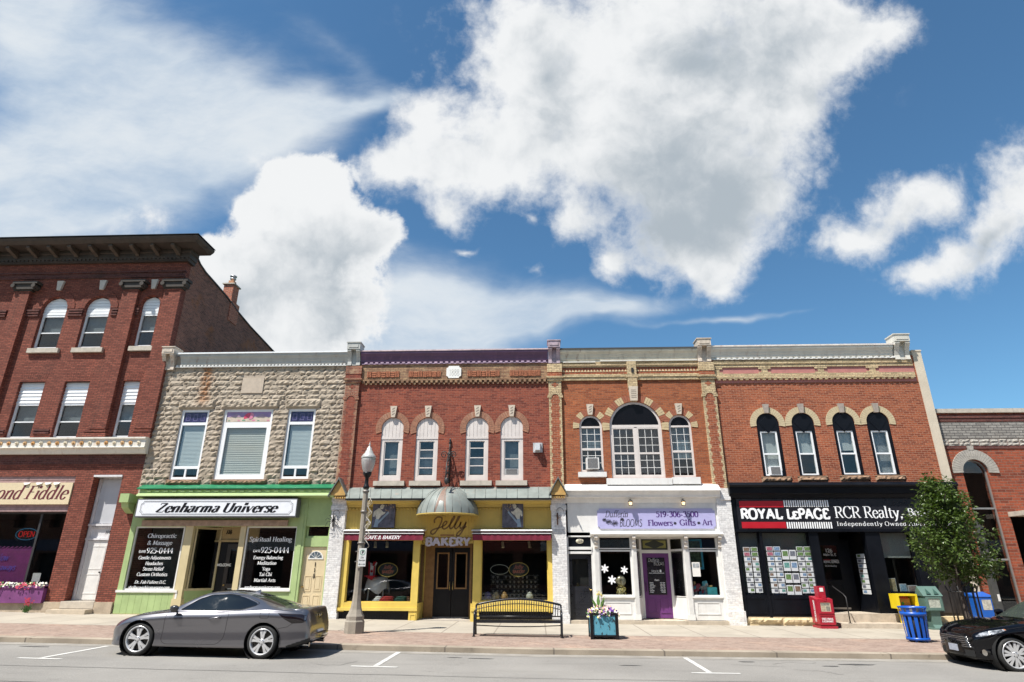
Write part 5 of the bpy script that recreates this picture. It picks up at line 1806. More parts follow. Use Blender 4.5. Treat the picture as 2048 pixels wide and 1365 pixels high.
# awnings, posters, bracket
M_maroon = paint("maroon_canvas", (0.175, 0.012, 0.035), 0.8, 0.1, 5)
for x0, x1, lab, txt in ((-7.26, -4.22, 'folded maroon window awning lettered CAFE and BAKERY on its valance', True), (-2.47, 0.52, 'folded maroon window awning with a plain valance right of the bakery door', False)):
    t = thing('awning', lab, 'awning', ((x0 + x1) / 2, -0.3, 3.1), 'folded maroon awnings over the bakery windows')
    a, b = px_(x0, -.4), px_(x1, -.4)
    m = MB()
    m.extx([(0.02, 3.27), (-0.37, 3.235), (-0.40, 3.20), (-0.36, 3.185), (0.02, 3.22)], a, b)
    part('cassette', m, paint("awning_white_metal", (0.70, 0.70, 0.70), .4, .05), t)
    m = MB()
    m.box(a + .02, b - .02, -0.40, -.34, 3.095, 3.12)
    part('front_bar', m, MATS["awning_white_metal"], t)
    m = MB()
    m.box(a + .04, b - .04, -0.35, -0.02, 3.03, 3.185)
    part('rolled_canvas', m, paint("dark_maroon_canvas", (0.05, 0.006, 0.012), .8, .1), t)
    m = MB()
    N = 40
    vs = []
    for i in range(N + 1):
        x = a + .05 + (b - a - .1) * i / N
        vs += [(x, -0.375 + .006 * math.sin(i * 2.3), 3.06), (x, -0.36 + .018 * math.sin(i * 1.7), 2.868)]
    m.add(vs, [(2 * i, 2 * i + 1, 2 * i + 3, 2 * i + 2) for i in range(N)], 0, True)
    part('valance', m, M_maroon, t)
    if txt:
        m = MB()
        letters(m, "CAFE & BAKERY", px_(-6.42, -.4), 2.91, -0.396, 0.115, width=1.28, thick=18, thin=10, shear=.22)
        part('lettering', m, M_wtext, t)
rpo = random.Random(8)
for x0, x1, z0, z1, lab, fl_ in ((-6.19, -5.34, 3.33, 4.33, 'dark poster of a pale figure holding a baker tray, left of the dome', 1), (-1.32, -0.54, 3.33, 4.35, 'dark poster of a pale figure holding a baker tray, right of the dome', -1)):
    t = thing('poster', lab, 'poster', ((x0 + x1) / 2, -.1, z0), 'dark posters on the yellow fascia')
    m = MB()
    m.box(x0, x1, -0.12, 0.02, z0, z1)
    part('panel', m, paint("poster_dark", (0.075, 0.072, 0.095), .5, .6, 5, .8, (.18, .15, .15)), t)
    m = MB()
    cx = (x0 + x1) / 2
    y = -.1225
    def fx(u):
        return cx + fl_ * u * (x1 - x0)
    body = [(-.32, .30), (-.20, .30), (-.10, .42), (.05, .50), (.08, .56), (-.02, .55), (-.10, .62), (-.22, .70), (-.36, .62), (-.44, .56), (-.47, .40), (-.40, .38), (-.36, .46)]
    for pl_, mi, dy in ((body, 0, 0), ([(-.16, .66), (-.04, .66), (.02, .80), (-.10, .84), (-.18, .76)], 0, -.001), ([(-.30, .14), (-.24, .10), (.24, .52), (.20, .58)], 1, -.002), ([(-.40, .02), (-.22, .02), (-.2, .3), (-.34, .3)], 1, -.001)):
        vs = [(fx(u), y + dy, z0 + v * (z1 - z0)) for u, v in pl_]
        m.add(vs, [tuple(range(len(vs)))], mi)
    for i in range(12):
        u, v_ = rpo.uniform(.05, .42), rpo.uniform(.5, .92)
        w_, h_ = rpo.uniform(.04, .12), rpo.uniform(.02, .05)
        m.add([(fx(u), y, z0 + v_ * (z1 - z0)), (fx(u + w_ * .6), y, z0 + v_ * (z1 - z0)), (fx(u + w_ * .6), y, z0 + (v_ + h_) * (z1 - z0)), (fx(u), y, z0 + (v_ + h_) * (z1 - z0))], [(0, 1, 2, 3)], 2 + i % 2)
    part('picture', m, [paint("poster_pale", (0.52, 0.50, 0.42), .6, .25, 9), paint("poster_blue", (0.22, 0.29, 0.36), .6, .2), paint("poster_tan", (0.30, 0.25, 0.20), .6, .2), paint("poster_gold", (0.34, 0.20, 0.07), .6, .2)], t)
hb = thing('hanging_sign_bracket', 'black wrought iron scroll bracket on the wall above the metal dome', 'bracket', (-3.4, -0.1, 5.0))
m = MB()
bx = -3.38
m.tube([(bx, -.03, 6.5), (bx, -.03, 4.95)], .03, 8)
m.tube([(bx, -.03, 6.35), (bx, -0.7, 5.55), (bx + .02, -1.0, 4.95)], .025, 6)
m.tube([(bx, -.05, 5.25), (bx, -.5, 5.3), (bx, -1.0, 4.98)], .022, 6)
part('arm', m, M_iron, hb)
for sg_ in (-1, 1):
    pts = []
    for i in range(26):
        t = i / 25
        rr_ = .145 * (1 - t * .8)
        an = math.pi / 2 + t * 9.5
        pts.append((bx + sg_ * (.18 - rr_ * math.cos(an - math.pi / 2) * .9), -.3, 5.98 + rr_ * math.sin(an - math.pi / 2)))
    part('scroll', MB().tube([(bx, -.3, 6.1)] + pts, .017, 6), M_iron, hb)
for i in range(5):
    z_ = 5.0 + i * .25
    m = MB().tube([(bx + .05 * math.cos(k_ * .7), -.06 - (6.4 - z_) * .42 * k_ / 14 + .05 * math.sin(k_ * .9), z_ + .1 * math.sin(k_ * .8)) for k_ in range(15)], .012, 5)
    part('scroll', m, M_iron, hb)
part('finial', MB().lathe([(0.0, .14), (.025, .09), (.045, .05), (.02, 0), (.06, -.05), (.02, -.1)], (bx, -.03, 6.55), 10), M_iron, hb)
part('leaf', MB().lathe([(0, -.14), (.07, -.06), (.09, .02), (.05, .1), (0, .14)], (bx + .06, -1.0, 4.9), 8, sy=.4), M_iron, hb)
for x, lab, y0 in ((-7.62, 'black iron spider-like bracket on the white pier left of the bakery', 3.55), (.72, 'rusty iron bracket on the white pier beside the flower shop', 3.62)):
    t = thing('iron_bracket', lab, 'bracket', (x, -.2, y0))
    m = MB()
    m.tube([(x, -.2, y0 + .22), (x, -.2, y0 - .2)], .025, 6)
    for k_ in range(9 if x < 0 else 4):
        an = k_ * .72
        ln = (.3 if x < 0 else .16)
        m.tube([(x, -.2, y0), (x + ln * .6 * math.cos(an), -.34, y0 + .06 + ln * .6 * math.sin(an)), (x + ln * math.cos(an), -.26, y0 - .05 + ln * math.sin(an))], [.012, .01, .006], 5)
    part('scroll', m, M_iron if x < 0 else paint("rusty_iron", (.12, .06, .04), .7, .2), t)
    m = MB().tube([(x + .1 + .12 * math.cos(k_ * .3), -.22, y0 + .28 + .12 * math.sin(k_ * .3)) for k_ in range(12)], .008, 5)
    part('hook', m, M_iron, t)

# display inside the bakery windows
tb = thing('draped_table', 'small table under a white lace cloth and red runner in the bakery window', 'table', (-6.1, 0.8, 0.8))
m = MB()
NT_ = 40
vs = [(-6.05, 0.85, 1.62)]
for ring, (rr_, zz) in enumerate(((.18, 1.62), (.36, 1.60), (.42, 1.45), (.45, 1.28), (.47, 1.12))):
    for i in range(NT_):
        t = 6.2832 * i / NT_
        f_ = 1 + (.05 * math.sin(t * 9) * ring / 4)
        drop = 0 if ring < 2 else (.10 * (ring - 1) / 3 * math.sin(t * 4 + .6))
        vs.append((-6.05 + rr_ * f_ * math.cos(t), .85 + rr_ * .8 * f_ * math.sin(t), zz - drop))
fs = [(0, 1 + i, 1 + (i + 1) % NT_) for i in range(NT_)]
for q in range(4):
    for i in range(NT_):
        a = 1 + q * NT_ + i
        b = 1 + q * NT_ + (i + 1) % NT_
        fs.append((a, a + NT_, b + NT_, b))
m.add(vs, fs, 0, True)
part('tablecloth', m, paint("lace", (0.66, 0.66, 0.68), .9, .2, 25), tb)
for dx2, dy2 in ((-.25, -.15), (.25, -.15), (0, .25)):
    part('leg', MB().cyl((-6.05 + dx2, .85 + dy2, 1.5), (-6.05 + dx2 * 1.15, .85 + dy2 * 1.1, .8), .025, n=8), M_white, tb)
m = MB()
m.prism([(-6.42, 1.66), (-6.02, 1.66), (-6.16, 1.50), (-6.30, 1.56)], .40, .42)
m.box(-6.45, -6.0, .42, 1.1, 1.632, 1.65)
part('red_runner', m, paint("red_cloth", (0.45, 0.01, 0.02), .8, .1), tb)
bg_ = thing('gift_bag', 'red and white paper bag with a red maple leaf on the lace-covered table', 'bag', (-6.2, .7, 1.65))
m = MB()
m.box(-6.36, -6.12, .62, .74, 1.65, 2.0)
part('bag', m, paint("bag_white", (.72, .70, .68), .7, .05), bg_)
m = MB()
m.box(-6.362, -6.30, .615, .62, 1.65, 2.0)
m.box(-6.18, -6.118, .615, .62, 1.65, 2.0)
lf = [(0, -.07), (.01, -.03), (.05, -.035), (.042, -.01), (.075, .02), (.055, .025), (.05, .05), (.02, .035), (.025, .07), (.01, .06), (0, .09)]
lf = lf + [(-a, b) for a, b in reversed(lf[1:-1])]
m.prism([(-6.24 + a * .85, 1.80 + b * .9) for a, b in lf], .612, .62)
part('print', m, MATS["red_cloth"], bg_)
m = MB()
for k_ in range(10):
    m.cyl((-6.24 + .1 * math.cos(k_), .68 + .04 * math.sin(k_ * 2), 1.98), (-6.24 + .16 * math.cos(k_), .68, 2.12 + .05 * math.sin(k_ * 3)), .035, .02, n=6, mi=k_ % 2)
part('tissue', m, [MATS["bag_white"], MATS["red_cloth"]], bg_)
for cx, z_, lab in ((-5.52, 1.86, 'oval yellow-ringed bakery plaque hanging in the window left of the door'), (-.72, 1.88, 'oval yellow-ringed bakery plaque hanging in the window right of the door')):
    t = thing('oval_plaque', lab, 'plaque', (cx, .12, z_), 'oval plaques hanging in the bakery windows')
    m = MB()
    m.lathe([(0, -.01), (1, -.01), (1, .01), (0, .01)], (0, 0, 0), 32)
    m.v = [(cx + p[0] * .36, .16 - p[2], z_ + p[1] * .235) for p in m.v]
    part('panel', m, paint("plaque_dark", (.03, .035, .03), .5, .2), t)
    part('rim', MB().tube([(cx + .36 * math.cos(i * .1963), .145, z_ + .235 * math.sin(i * .1963)) for i in range(33)], .014, 6), paint("yellow_rim2", (.45, .33, .08), .5), t)
    m = MB()
    letters(m, "Jelly", cx - .02, z_ + .03, .146, .13, width=.34, thick=16, thin=8, shear=.3, align='c')
    letters(m, "BAKERY", cx, z_ - .12, .146, .10, width=.44, thick=20, thin=20, sans=True, align='c')
    part('lettering', m, paint("salmon_letters", (.40, .12, .07), .6), t)
nr = thing('neon_ring', 'unlit oval neon ring hanging in the right bakery window', 'neon sign', (-1.4, .16, 1.88))
part('tube', MB().tube([(-1.42 + .33 * math.cos(i * .19635), .2, 1.88 + .165 * math.sin(i * .19635)) for i in range(33)], .009, 6), paint("glass_tube", (.5, .5, .42), .3), nr)
lt = thing('lattice_screen', 'dark wire lattice hung with pale cups behind the right bakery window', 'screen', (-.9, .5, .9))
m = MB()
for i in range(12):
    x = -1.75 + i * .155
    m.box(x, x + .006, .6, .606, .85, 1.72)
for j in range(6):
    m.box(-1.78, .02, .592, .598, .9 + j * .155, .91 + j * .155)
part('wire_grid', m, paint("grey_wire", (.22, .20, .18), .5), lt)
for i in range(11):
    for j in range(5):
        if rpo.random() < .85:
            x, z_ = -1.67 + i * .155, .93 + j * .16
            part('cup', MB().lathe([(.0, 0), (.03, 0), (.042, .085), (.036, .085)], (x, .56, z_), 8), paint("dull_cup", (.24, .22, .20), .5, .3, 9), lt)
for x, lab, cl_ in ((-.33, 'pale flowered jar on the sill of the right bakery window', (.42, .42, .34)), (-1.25, 'small gold round pot on the sill of the right bakery window', (.35, .2, .06)), (-1.55, 'cream round bun on the sill of the right bakery window', (.55, .42, .24)), (-1.85, 'violet ball of trim on the sill of the right bakery window', (.16, .12, .28))):
    t = thing('window_jar', lab, 'jar', (x, .35, .86))
    sc_ = 1.35 if x > -.5 else .75
    part('body', MB().lathe([(0, 0), (.09, 0), (.13, .05), (.135, .13), (.10, .19), (.07, .2), (0, .2)], (x, .35, .86), 14), paint("jar%d" % int(-x * 100), cl_, .5, .3, 16), t)
    part('lid', MB().lathe([(.08, .2), (.09, .23), (.03, .26), (.0, .28)], (x, .35, .86), 12), MATS["jar%d" % int(-x * 100)], t)
for i, (x, wd_, lab, cl_) in enumerate(((-5.55, .55, 'red folded cloth lying in the left bakery window', (.35, .02, .02)), (-5.05, .5, 'dark green folded cloth lying in the left bakery window', (.012, .07, .05)), (-5.9, .35, 'white rumpled paper lying in the left bakery window', (.7, .69, .66)), (-4.82, .3, 'brown wicker tray lying in the left bakery window', (.2, .10, .05)))):
    m = MB()
    for k_ in range(3):
        m.lathe([(0, .0), (wd_ / 2 - k_ * .03, .0), (wd_ / 2 - k_ * .03 + .02, .03), (wd_ / 2 - .06 - k_ * .03, .055), (0, .06)], (x + .02 * k_, .4 + .02 * i, .79 + k_ * .055), 12, sy=.45)
    part('display_cloth', m, paint("display%d" % i, cl_, .85, .2, 12), label=lab, cat='cloth')
ld = MB()
ld.box(-7.0, -4.56, .2, 1.2, .74, .785)
part('display_shelf', MB().box(-2.08, .34, .2, 1.2, .80, .855), paint("shelf_green", (.05, .06, .045), .8, .2), J)
part('display_shelf', ld, paint("shelf_green", (.05, .06, .045), .8, .2), J)
for x in (-6.2, -5.75, -1.35, -.35):
    t = thing('track_spotlight', 'cream track spotlight %s' % {-6.2: 'hanging above the lace-covered table, nearer the lamp post', -5.75: 'hanging second from the lamp post in the left bakery window', -1.35: 'hanging above the unlit neon ring', -.35: 'hanging above the pale flowered jar'}[x], 'spotlight', (x, .7, 2.8), 'spotlights in the bakery windows')
    part('can', MB().cyl((x, .7, 2.86), (x + .03, .6, 2.66), .045, .06, n=10), paint("spot_cream", (.55, .50, .36), .5), t)
    part('stem', MB().cyl((x, .7, 2.95), (x, .7, 2.84), .012, n=6), M_black, t)

# ================================================================== orange brick flower shop
F = thing('flower_shop_building', 'orange brick building with one big arched window over a white flower shop front', 'building', (3.8, 0, 0))
wF = [(1.66, 2.54, 5.36, 7.55), (2.83, 4.84, 5.12, 8.09), (5.12, 5.98, 5.15, 7.55)]
mb = MB()
mb.prism(rect(0.99, 6.57, 4.3, 9.9), 0.0, 0.32, holes=[archpoly(*o) for o in wF])
part('wall', mb, B_F, F)
pilasterwall(F, 6.56, 7.08, 4.7, 9.0, B_Y, B_R)
m = MB()
m.fb(1.05, 6.5, 8.99, 9.24, -0.06, 0.05)
m.fb(1.05, 6.5, 9.13, 9.20, -0.09, 0.05)
fy = part('buff_band', m, B_Y, F)
m = MB()
m.fb(1.05, 6.5, 9.52, 9.76, -0.06, 0.05)
m.fb(1.05, 6.5, 9.60, 9.66, -0.10, 0.05)
part('buff_band', m, B_Y, F)
m = MB()
m.fb(1.05, 6.5, 9.24, 9.52, -0.03, 0.05)
n = 44
for i in range(n):
    a = 1.05 + 5.45 * i / n
    b = 1.05 + 5.45 * (i + 1) / n
    if 3.6 < (a + b) / 2 < 4.06:
        continue
    m.prism([(a + .008, 9.33), (b - .008, 9.33), ((a + b) / 2, 9.42)], -0.045, -.02, 1)
    m.prism([(a + .008 + .06, 9.52), ((a + b) / 2 + .06, 9.43), (b - .008 + .06, 9.52)], -0.043, -.02, 2)
part('diaper_frieze', m, [B_R, paint("buff_diamond", (.60, .48, .29), .85, .15, 8), paint("soot_diamond", (.20, .07, .05), .9, .2, 8)], F)
m = MB()
m.fb(3.66, 4.03, 8.66, 9.78, -0.13, 0.05)
m.fb(3.60, 4.09, 9.1, 9.22, -0.15, 0.05)
part('buff_strip', m, B_Y, F)
m = MB()
m.box(3.80, 3.89, -.16, -.12, 9.25, 9.45)
part('anchor_plate', m, M_iron, F)
prof = corn_profile(-0.22, pz_(9.77, -.1), pz_(10.30, -.22))
m = MB()
m.extx(prof, px_(1.0, -.4), px_(6.6, -.4))
cno = part('cornice', m, M_oldmetal, F)
m = MB()
m.box(px_(.98, -.22), px_(6.6, -.22), -0.25, 0.35, pz_(10.30, -.22), pz_(10.30, -.22) + .06)
part('cornice_cap', m, M_roofing, cno)
m = MB()
m.fb(2.6, 6.5, 9.78, 9.84, -0.13, -0.05)
m.fb(1.1, 2.4, 9.74, 9.79, -0.13, -0.05)
part('bed_mould', m, M_creammetal, cno)
console('console', F, 6.58, 7.12, 9.72, 10.70, -0.34, M_rust)


def banded_arch(parent, cx, cz, r, th, n, a0, a1, dy=0.0):
    m = MB()
    for i in range(n):
        b0 = a0 + (a1 - a0) * i / n
        b1 = a0 + (a1 - a0) * (i + 1) / n
        voussoirs(m, cx, cz, r + .004, r + th, 3, (-0.02 if i % 2 == 0 else -.014) - dy, 0.02 + dy, b0, b1, gap=.05, mis=(1 - i % 2,))
    part('brick_arch', m, [paint("arch_red_brick", (.29, .10, .055), .9, .2, 12), paint("arch_buff_brick", (.50, .39, .23), .9, .12, 12, .3, (.2, .14, .09))], parent)


for k, o in enumerate(wF):
    r = (o[1] - o[0]) / 2
    cx, cz = (o[0] + o[1]) / 2, o[3] - r
    M_fanb = paint("black_fanlight", (.004, .004, .006), .3, .1, spec=.2)
    banded_arch(F, cx, cz, r, .27 if k == 1 else .25, 13 if k == 1 else 9, -.12, math.pi + .12, (0.0, .009, .003)[k])
    m = MB()
    if k == 1:
        keystone(m, cx, 8.10, 8.68, .27, .36, -.14, .03)
        for q in range(5):
            m.box(cx - .10, cx + .10, -.146, -.12, 8.22 + q * .075, 8.24 + q * .075, 1)
    else:
        keystone(m, cx, 7.56, 7.98, .17, .27, -.09, .03)
        for q in range(3):
            m.prism([(cx - .05, 7.63 + q * .1), (cx + .06, 7.69 + q * .1), (cx + .06, 7.72 + q * .1), (cx - .05, 7.66 + q * .1)], -.097, -.08, 1)
    part('keystone', m, [M_key, MATS["keystone_cut"]], F)
    zs = cz - .02
    fw = .09
    if k == 1:
        wn = window(F, o[0], o[1], o[2], o[3], 0.05, M_pinkwhite, fw, rails=[7.11], stiles=[], arch=True, rw=.12, sill=(2.62, 5.07, 4.88, 5.12, -.22), sillm=M_white, glass=M_glass)
        m = MB()
        m.box(cx - .055, cx + .055, .054, .11, 5.2, 7.08)
        for a, b in ((o[0] + .09, cx - .055), (cx + .055, o[1] - .09)):
            m.box(a, b, .062, .11, 6.03, 6.10)
            m.prism(rect(a, b, 5.2, 7.06), .06, .11, holes=[rect(a + .05, b - .05, 5.25, 7.01)])
        part('sash', m, M_pinkwhite, wn)
        m = MB()
        for a, b in ((o[0] + .14, cx - .105), (cx + .105, o[1] - .14)):
            for q in (1, 2):
                x = a + (b - a) * q / 3
                m.box(x - .01, x + .01, .082, .085, 5.25, 7.0)
            for z_ in (5.52, 5.8, 6.38, 6.68):
                m.box(a, b, .0815, .0845, z_ - .009, z_ + .009)
        part('muntin', m, M_white, wn)
        m = MB()
        m.prism(arc(cx, cz + .03, r - .085, 0, math.pi, 20), .066, .075)
        part('fanlight_board', m, paint("black_fanlight", (.004, .004, .006), .3, .1, spec=.2), wn)
        m = MB()
        zz = 5.22
        while zz < 7.0:
            m.add([(o[0] + .1, .26, zz), (o[1] - .1, .26, zz), (o[1] - .1, .24, zz + .035), (o[0] + .1, .24, zz + .035)], [(0, 1, 2, 3)])
            zz += .048
        part('blind', m, paint("mauve_blind", (.145, .13, .15), .7, .2), wn)
    else:
        rail = 6.22 if k == 0 else 6.12
        wn = window(F, o[0], o[1], o[2], o[3], 0.05, M_pinkwhite, .075, rails=[zs, rail], arch=True, rw=.07,
                    sill=((1.56, 2.63, 5.18, 5.36, -.2) if k == 0 else (5.09, 6.13, 4.90, 5.15, -.22)), sillm=M_white)
        m = MB()
        for q in (1, 2):
            x = o[0] + (o[1] - o[0]) * q / 3
            m.box(x - .01, x + .01, .078, .082, o[2] + .07, zs)
        for q in range(1, 6):
            z_ = o[2] + .07 + (zs - o[2] - .07) * q / 6
            m.box(o[0] + .07, o[1] - .07, .0775, .0815, z_ - .009, z_ + .009)
        part('muntin', m, M_white, wn)
        m = MB()
        m.prism(arc(cx, cz + .03, r - .07, 0, math.pi, 16), .066, .075)
        part('fanlight_board', m, MATS["black_fanlight"], wn)
        part('blind', MB().box(o[0] + .07, o[1] - .07, .25, .26, 5.9 if k else 6.2, 7.1), paint("blue_blind", (.16, .22, .27), .8, .1), wn)
room(F, 1.05, 6.5, 5.05, 8.1, 0.4, 3.2, M_dark)
acunit('white air conditioner jutting from the narrow arched window above the black door', 1.86, 2.34, 5.44, 5.86, -.22, .2, M_white)
# white shop front
m = MB()
m.extx([(0.0, 4.90), (-0.10, 4.86), (-0.34, 4.70), (-0.36, 4.62), (-0.30, 4.60), (-0.22, 4.48), (-0.20, 4.40), (-0.08, 4.38), (0.0, 4.2)], px_(1.03, -.3), px_(6.80, -.3))
part('shop_cornice', m, M_white, F)
m = MB()
m.box(1.03, 6.6, 0.0, 0.2, 3.0, 4.4)
for a, b in ((1.1, 1.95), (2.1, 3.2), (3.3, 5.35), (5.45, 6.5)):
    m.prism(rect(a, b, 4.16, 4.32), -.012, .01, holes=[rect(a + .02, b - .02, 4.18, 4.30)])
fo = part('fascia', m, M_white, F)
m = MB()
m.extx([(0.0, 3.17), (-.26, 3.13), (-.27, 3.09), (-.2, 3.03), (0.0, 3.0)], px_(1.92, -.2), px_(6.72, -.2))
part('ledge', m, M_white, F)
m = MB()
m.box(6.58, 7.10, -.14, .3, -.08, 4.72)
m.box(6.55, 7.14, -.18, .3, -.08, .55)
m.box(6.74, 7.1, -.18, .3, 4.3, 4.5)
part('white_pier', m, B_white, F)
m = MB()
m.box(1.03, 1.1, 0, .2, .2, 4.3)
m.box(1.92, 2.0, -.01, .2, .2, 3.05)
m.box(1.1, 1.92, 0.0, .2, 3.05, 3.16)
m.box(1.06, 1.95, -.05, .2, 2.56, 2.66)
m.box(1.08, 1.93, -.03, .2, 2.42, 2.5)
part('door_surround', m, M_white, F)
window(F, 1.12, 1.9, 3.16, 4.06, .06, M_white, .04, rails=[3.6], stiles=[1.5], rw=.025, name='transom_window')
m = MB()
m.box(1.1, 1.92, .05, .09, 2.66, 3.05)
nb_ = part('number_panel', m, M_blacktrim, F)
m = MB()
m.lathe([(0, -.01), (1, -.01), (1, .01), (0, .01)], (0, 0, 0), 24)
m.v = [(1.52 + p[0] * .14, .045 - p[2], 2.86 + p[1] * .09) for p in m.v]
no_ = part('number_oval', m, paint("oval_cream", (.6, .55, .42), .6), nb_)
m = MB()
letters(m, "122", 1.52, 2.815, .03, .09, width=.17, thick=14, thin=7, align='c')
part('number', m, M_black, nb_)
m = MB()
m.prism(rect(1.1, 1.92, .22, 2.42), .1, .15, holes=[rect(1.22, 1.8, 1.32, 2.25)])
for z0, z1 in ((.34, .62), (.72, 1.2)):
    m.prism(rect(1.2, 1.82, z0, z1), .09, .1, holes=[rect(1.24, 1.78, z0 + .04, z1 - .04)])
bd = part('black_door', m, paint("black_door_paint", (.014, .015, .02), .3, .2), F)
part('pane', MB().box(1.2, 1.82, .12, .13, 1.3, 2.27), M_shopglass, bd)
part('handle', MB().lathe([(0, -.035), (.03, -.02), (.035, 0), (.03, .02), (0, .035)], (1.85, .06, 1.2), 10), MATS["brass"], bd)
part('curtain', MB().box(1.15, 1.85, .3, .32, .3, 2.4), M_dark, bd)
cols = [(2.0, 2.2), (3.37, 3.55), (5.22, 5.42), (6.46, 6.6)]
for a, b in cols:
    m = MB()
    m.box(a, b, -.04, .2, .24, 3.05)
    m.box(a - .02, b + .02, -.06, .2, .24, .42)
    for q in range(4):
        x = a + .03 + q * (b - a - .06) / 3.4
        m.box(x, x + .022, -.052, -.03, .45, 2.6)
    co_ = part('pilaster', m, M_white, F)
    cx = (a + b) / 2
    m = MB()
    m.extx([(-.04, 3.04), (-.22, 3.04), (-.24, 2.97), (-.15, 2.88), (-.16, 2.80), (-.11, 2.72), (-.12, 2.66), (-.04, 2.58)], cx - .06, cx + .06)
    part('corbel', m, paint("worn_corbel", (.55, .51, .46), .7, .25, 9), co_)
for a, b in ((2.2, 3.37), (5.42, 6.46)):
    window(F, a, b, 1.0, 2.55, .05, M_white, .05, glass=M_shopglass, name='shop_window')
    window(F, a, b, 2.58, 3.02, .05, M_white, .04, name='transom_window')
    m = MB()
    m.box(a, b, .0, .2, .24, .96)
    m.prism(rect(a + .12, b - .12, .42, .82), -.015, .01, holes=[rect(a + .15, b - .15, .45, .79)])
    part('stall_riser', m, M_white, F)
    part('shop_sill', MB().box(a - .02, b + .02, -.06, .1, .955, 1.01), M_white, F)
# recessed purple door
YD = .75
m = MB()
for x0, x1, d in ((3.55, 3.78, 1), (5.22, 4.93, -1)):
    for z0, z1 in ((.24, .95), (.97, 1.0), (2.52, 2.6), (2.95, 3.04)):
        m.add([(x0, .1, z0), (x1, YD, z0), (x1, YD, z1), (x0, .1, z1)], [(0, 1, 2, 3) if d > 0 else (1, 0, 3, 2)])
m.box(3.78, 3.86, YD, YD + .1, .24, 3.04)
m.box(4.84, 4.94, YD, YD + .1, .24, 3.04)
m.box(3.86, 4.84, YD, YD + .1, 2.46, 2.58)
m.box(3.86, 4.84, YD + .02, YD + .1, 2.96, 3.04)
m.box(3.5, 5.25, 0.15, YD + .1, 3.04, 3.1)
part('entry_frame', m, M_white, F)
for x0, x1 in ((3.55, 3.78), (5.22, 4.93)):
    part('entry_glass', MB().add([(x0, .12, 1.0), (x1, YD, 1.0), (x1, YD, 2.95), (x0, .12, 2.95)], [(0, 1, 2, 3)]), M_shopglass, F)
M_purd = paint("purple_door_paint", (.135, .035, .165), .35, .08, 3)
m = MB()
m.box(3.86, 4.84, YD + .02, YD + .07, .25, 2.46)
for a in (3.96, 4.42):
    m.prism(rect(a, a + .34, .42, .9), YD + .0, YD + .02, holes=[rect(a + .05, a + .29, .47, .85)])
pd = part('purple_door', m, M_purd, F)
m = MB()
m.box(4.02, 4.68, YD - .005, YD + .02, 1.03, 2.30)
dpn = part('glass_panel', m, paint("door_black_panel", (.012, .010, .016), .25, .1), pd)
m = MB()
y = YD - .008
textline(pd, M_wtext, "Dufferin", 4.07, 2.16, y, .12, width=.4, thick=5, thin=4, shear=.25)
textline(pd, M_wtext, "BLOOMS", 4.26, 2.04, y, .11, width=.38, thick=5, thin=4, shear=.12, sans=True)
textline(pd, M_wtext, "Like us on", 4.30, 1.82, y, .055, width=.26, thick=12, thin=9, sans=True, align='c')
textline(pd, M_wtext, "www.dufferinblooms.ca", 4.35, 1.75, y, .045, width=.55, thick=12, thin=9, align='c')
textline(pd, M_wtext, "Hours", 4.34, 1.5, y, .06, thick=16, thin=8, align='c')
for i, (dn, hh) in enumerate((("Monday", "10am-5pm"), ("Tuesday", "10am-5pm"), ("Wednesday", "10am-5pm"), ("Thursday", "10am-7pm"), ("Friday", "10am-7pm"), ("Saturday", "10am-4pm"), ("Sunday", "CLOSED"))):
    textline(pd, M_wtext, dn, 4.07, 1.42 - i * .053, y, .038, thick=16, thin=11)
    textline(pd, M_wtext, hh, 4.63, 1.42 - i * .053, y, .038, thick=16, thin=11, align='r')
part('social_mark', MB().box(4.47, 4.53, y - .001, y, 1.8, 1.88), M_wtext, pd)
part('handle', MB().tube([(3.93, YD, 1.12), (3.93, YD - .05, 1.16), (3.93, YD - .05, 1.42), (3.93, YD, 1.46)], .013, 6), M_iron, pd)
m = MB()
m.box(3.88, 4.82, YD + .03, YD + .06, 2.6, 2.95)
to = part('transom_light', m, paint("olive_glass", (.30, .29, .10), .2, .15, 4), F)
m = MB()
oct_ = []
for i in range(28):
    t = 6.2832 * i / 28
    oct_.append((4.35 + (.27 + .07 * abs(math.cos(2 * t))) * 1.05 * math.cos(t), 2.775 + (.12 + .02 * math.cos(4 * t)) * math.sin(t)))
m.prism(oct_, YD + .015, YD + .03)
m.prism(rect(3.88, 4.82, 2.6, 2.95), YD + .01, YD + .032, holes=[rect(3.92, 4.78, 2.64, 2.91)])
part('leadwork', m, paint("lead_grey", (.035, .04, .03), .4), to)
room(F, 2.1, 3.5, .5, 3.05, .3, 3.4, M_dark)
room(F, 5.25, 6.5, .5, 3.05, .3, 3.4, M_dark)
m = MB()
m.box(.95, 7.15, -.30, .9, -.15, .09)
m.box(.95, 7.1, -.16, .9, .05, .225)
part('stone_plinth', m, paint("plinth_concrete", (.47, .40, .31), .9, .2, 3, .5, (.2, .15, .1), .3, bscale=12), F)
rf = MB()
rf.box(.98, 7.0, .33, 14, 9.3, 9.5)
part('roof', rf, M_roofing, F)
fs_ = thing('flower_shop_sign', 'lilac flower shop signboard with purple lettering under two small lanterns', 'sign', (4.35, 0, 3.3))
m = MB()
c_ = .07
xa, xb, za, zb = 2.2, 6.5, 3.29, 4.0
P = [(xa + c_, za), (xb - c_, za), (xb - c_, za + c_), (xb, za + c_), (xb, zb - c_), (xb - c_, zb - c_), (xb - c_, zb), (xa + c_, zb), (xa + c_, zb - c_), (xa, zb - c_), (xa, za + c_), (xa + c_, za + c_)]
m.prism(P, -.035, 0.0)
part('board', m, paint("lilac_board", (.40, .385, .62), .5, .03), fs_)
M_violet = paint("violet_letters", (.075, .028, .17), .5)
y = -.038
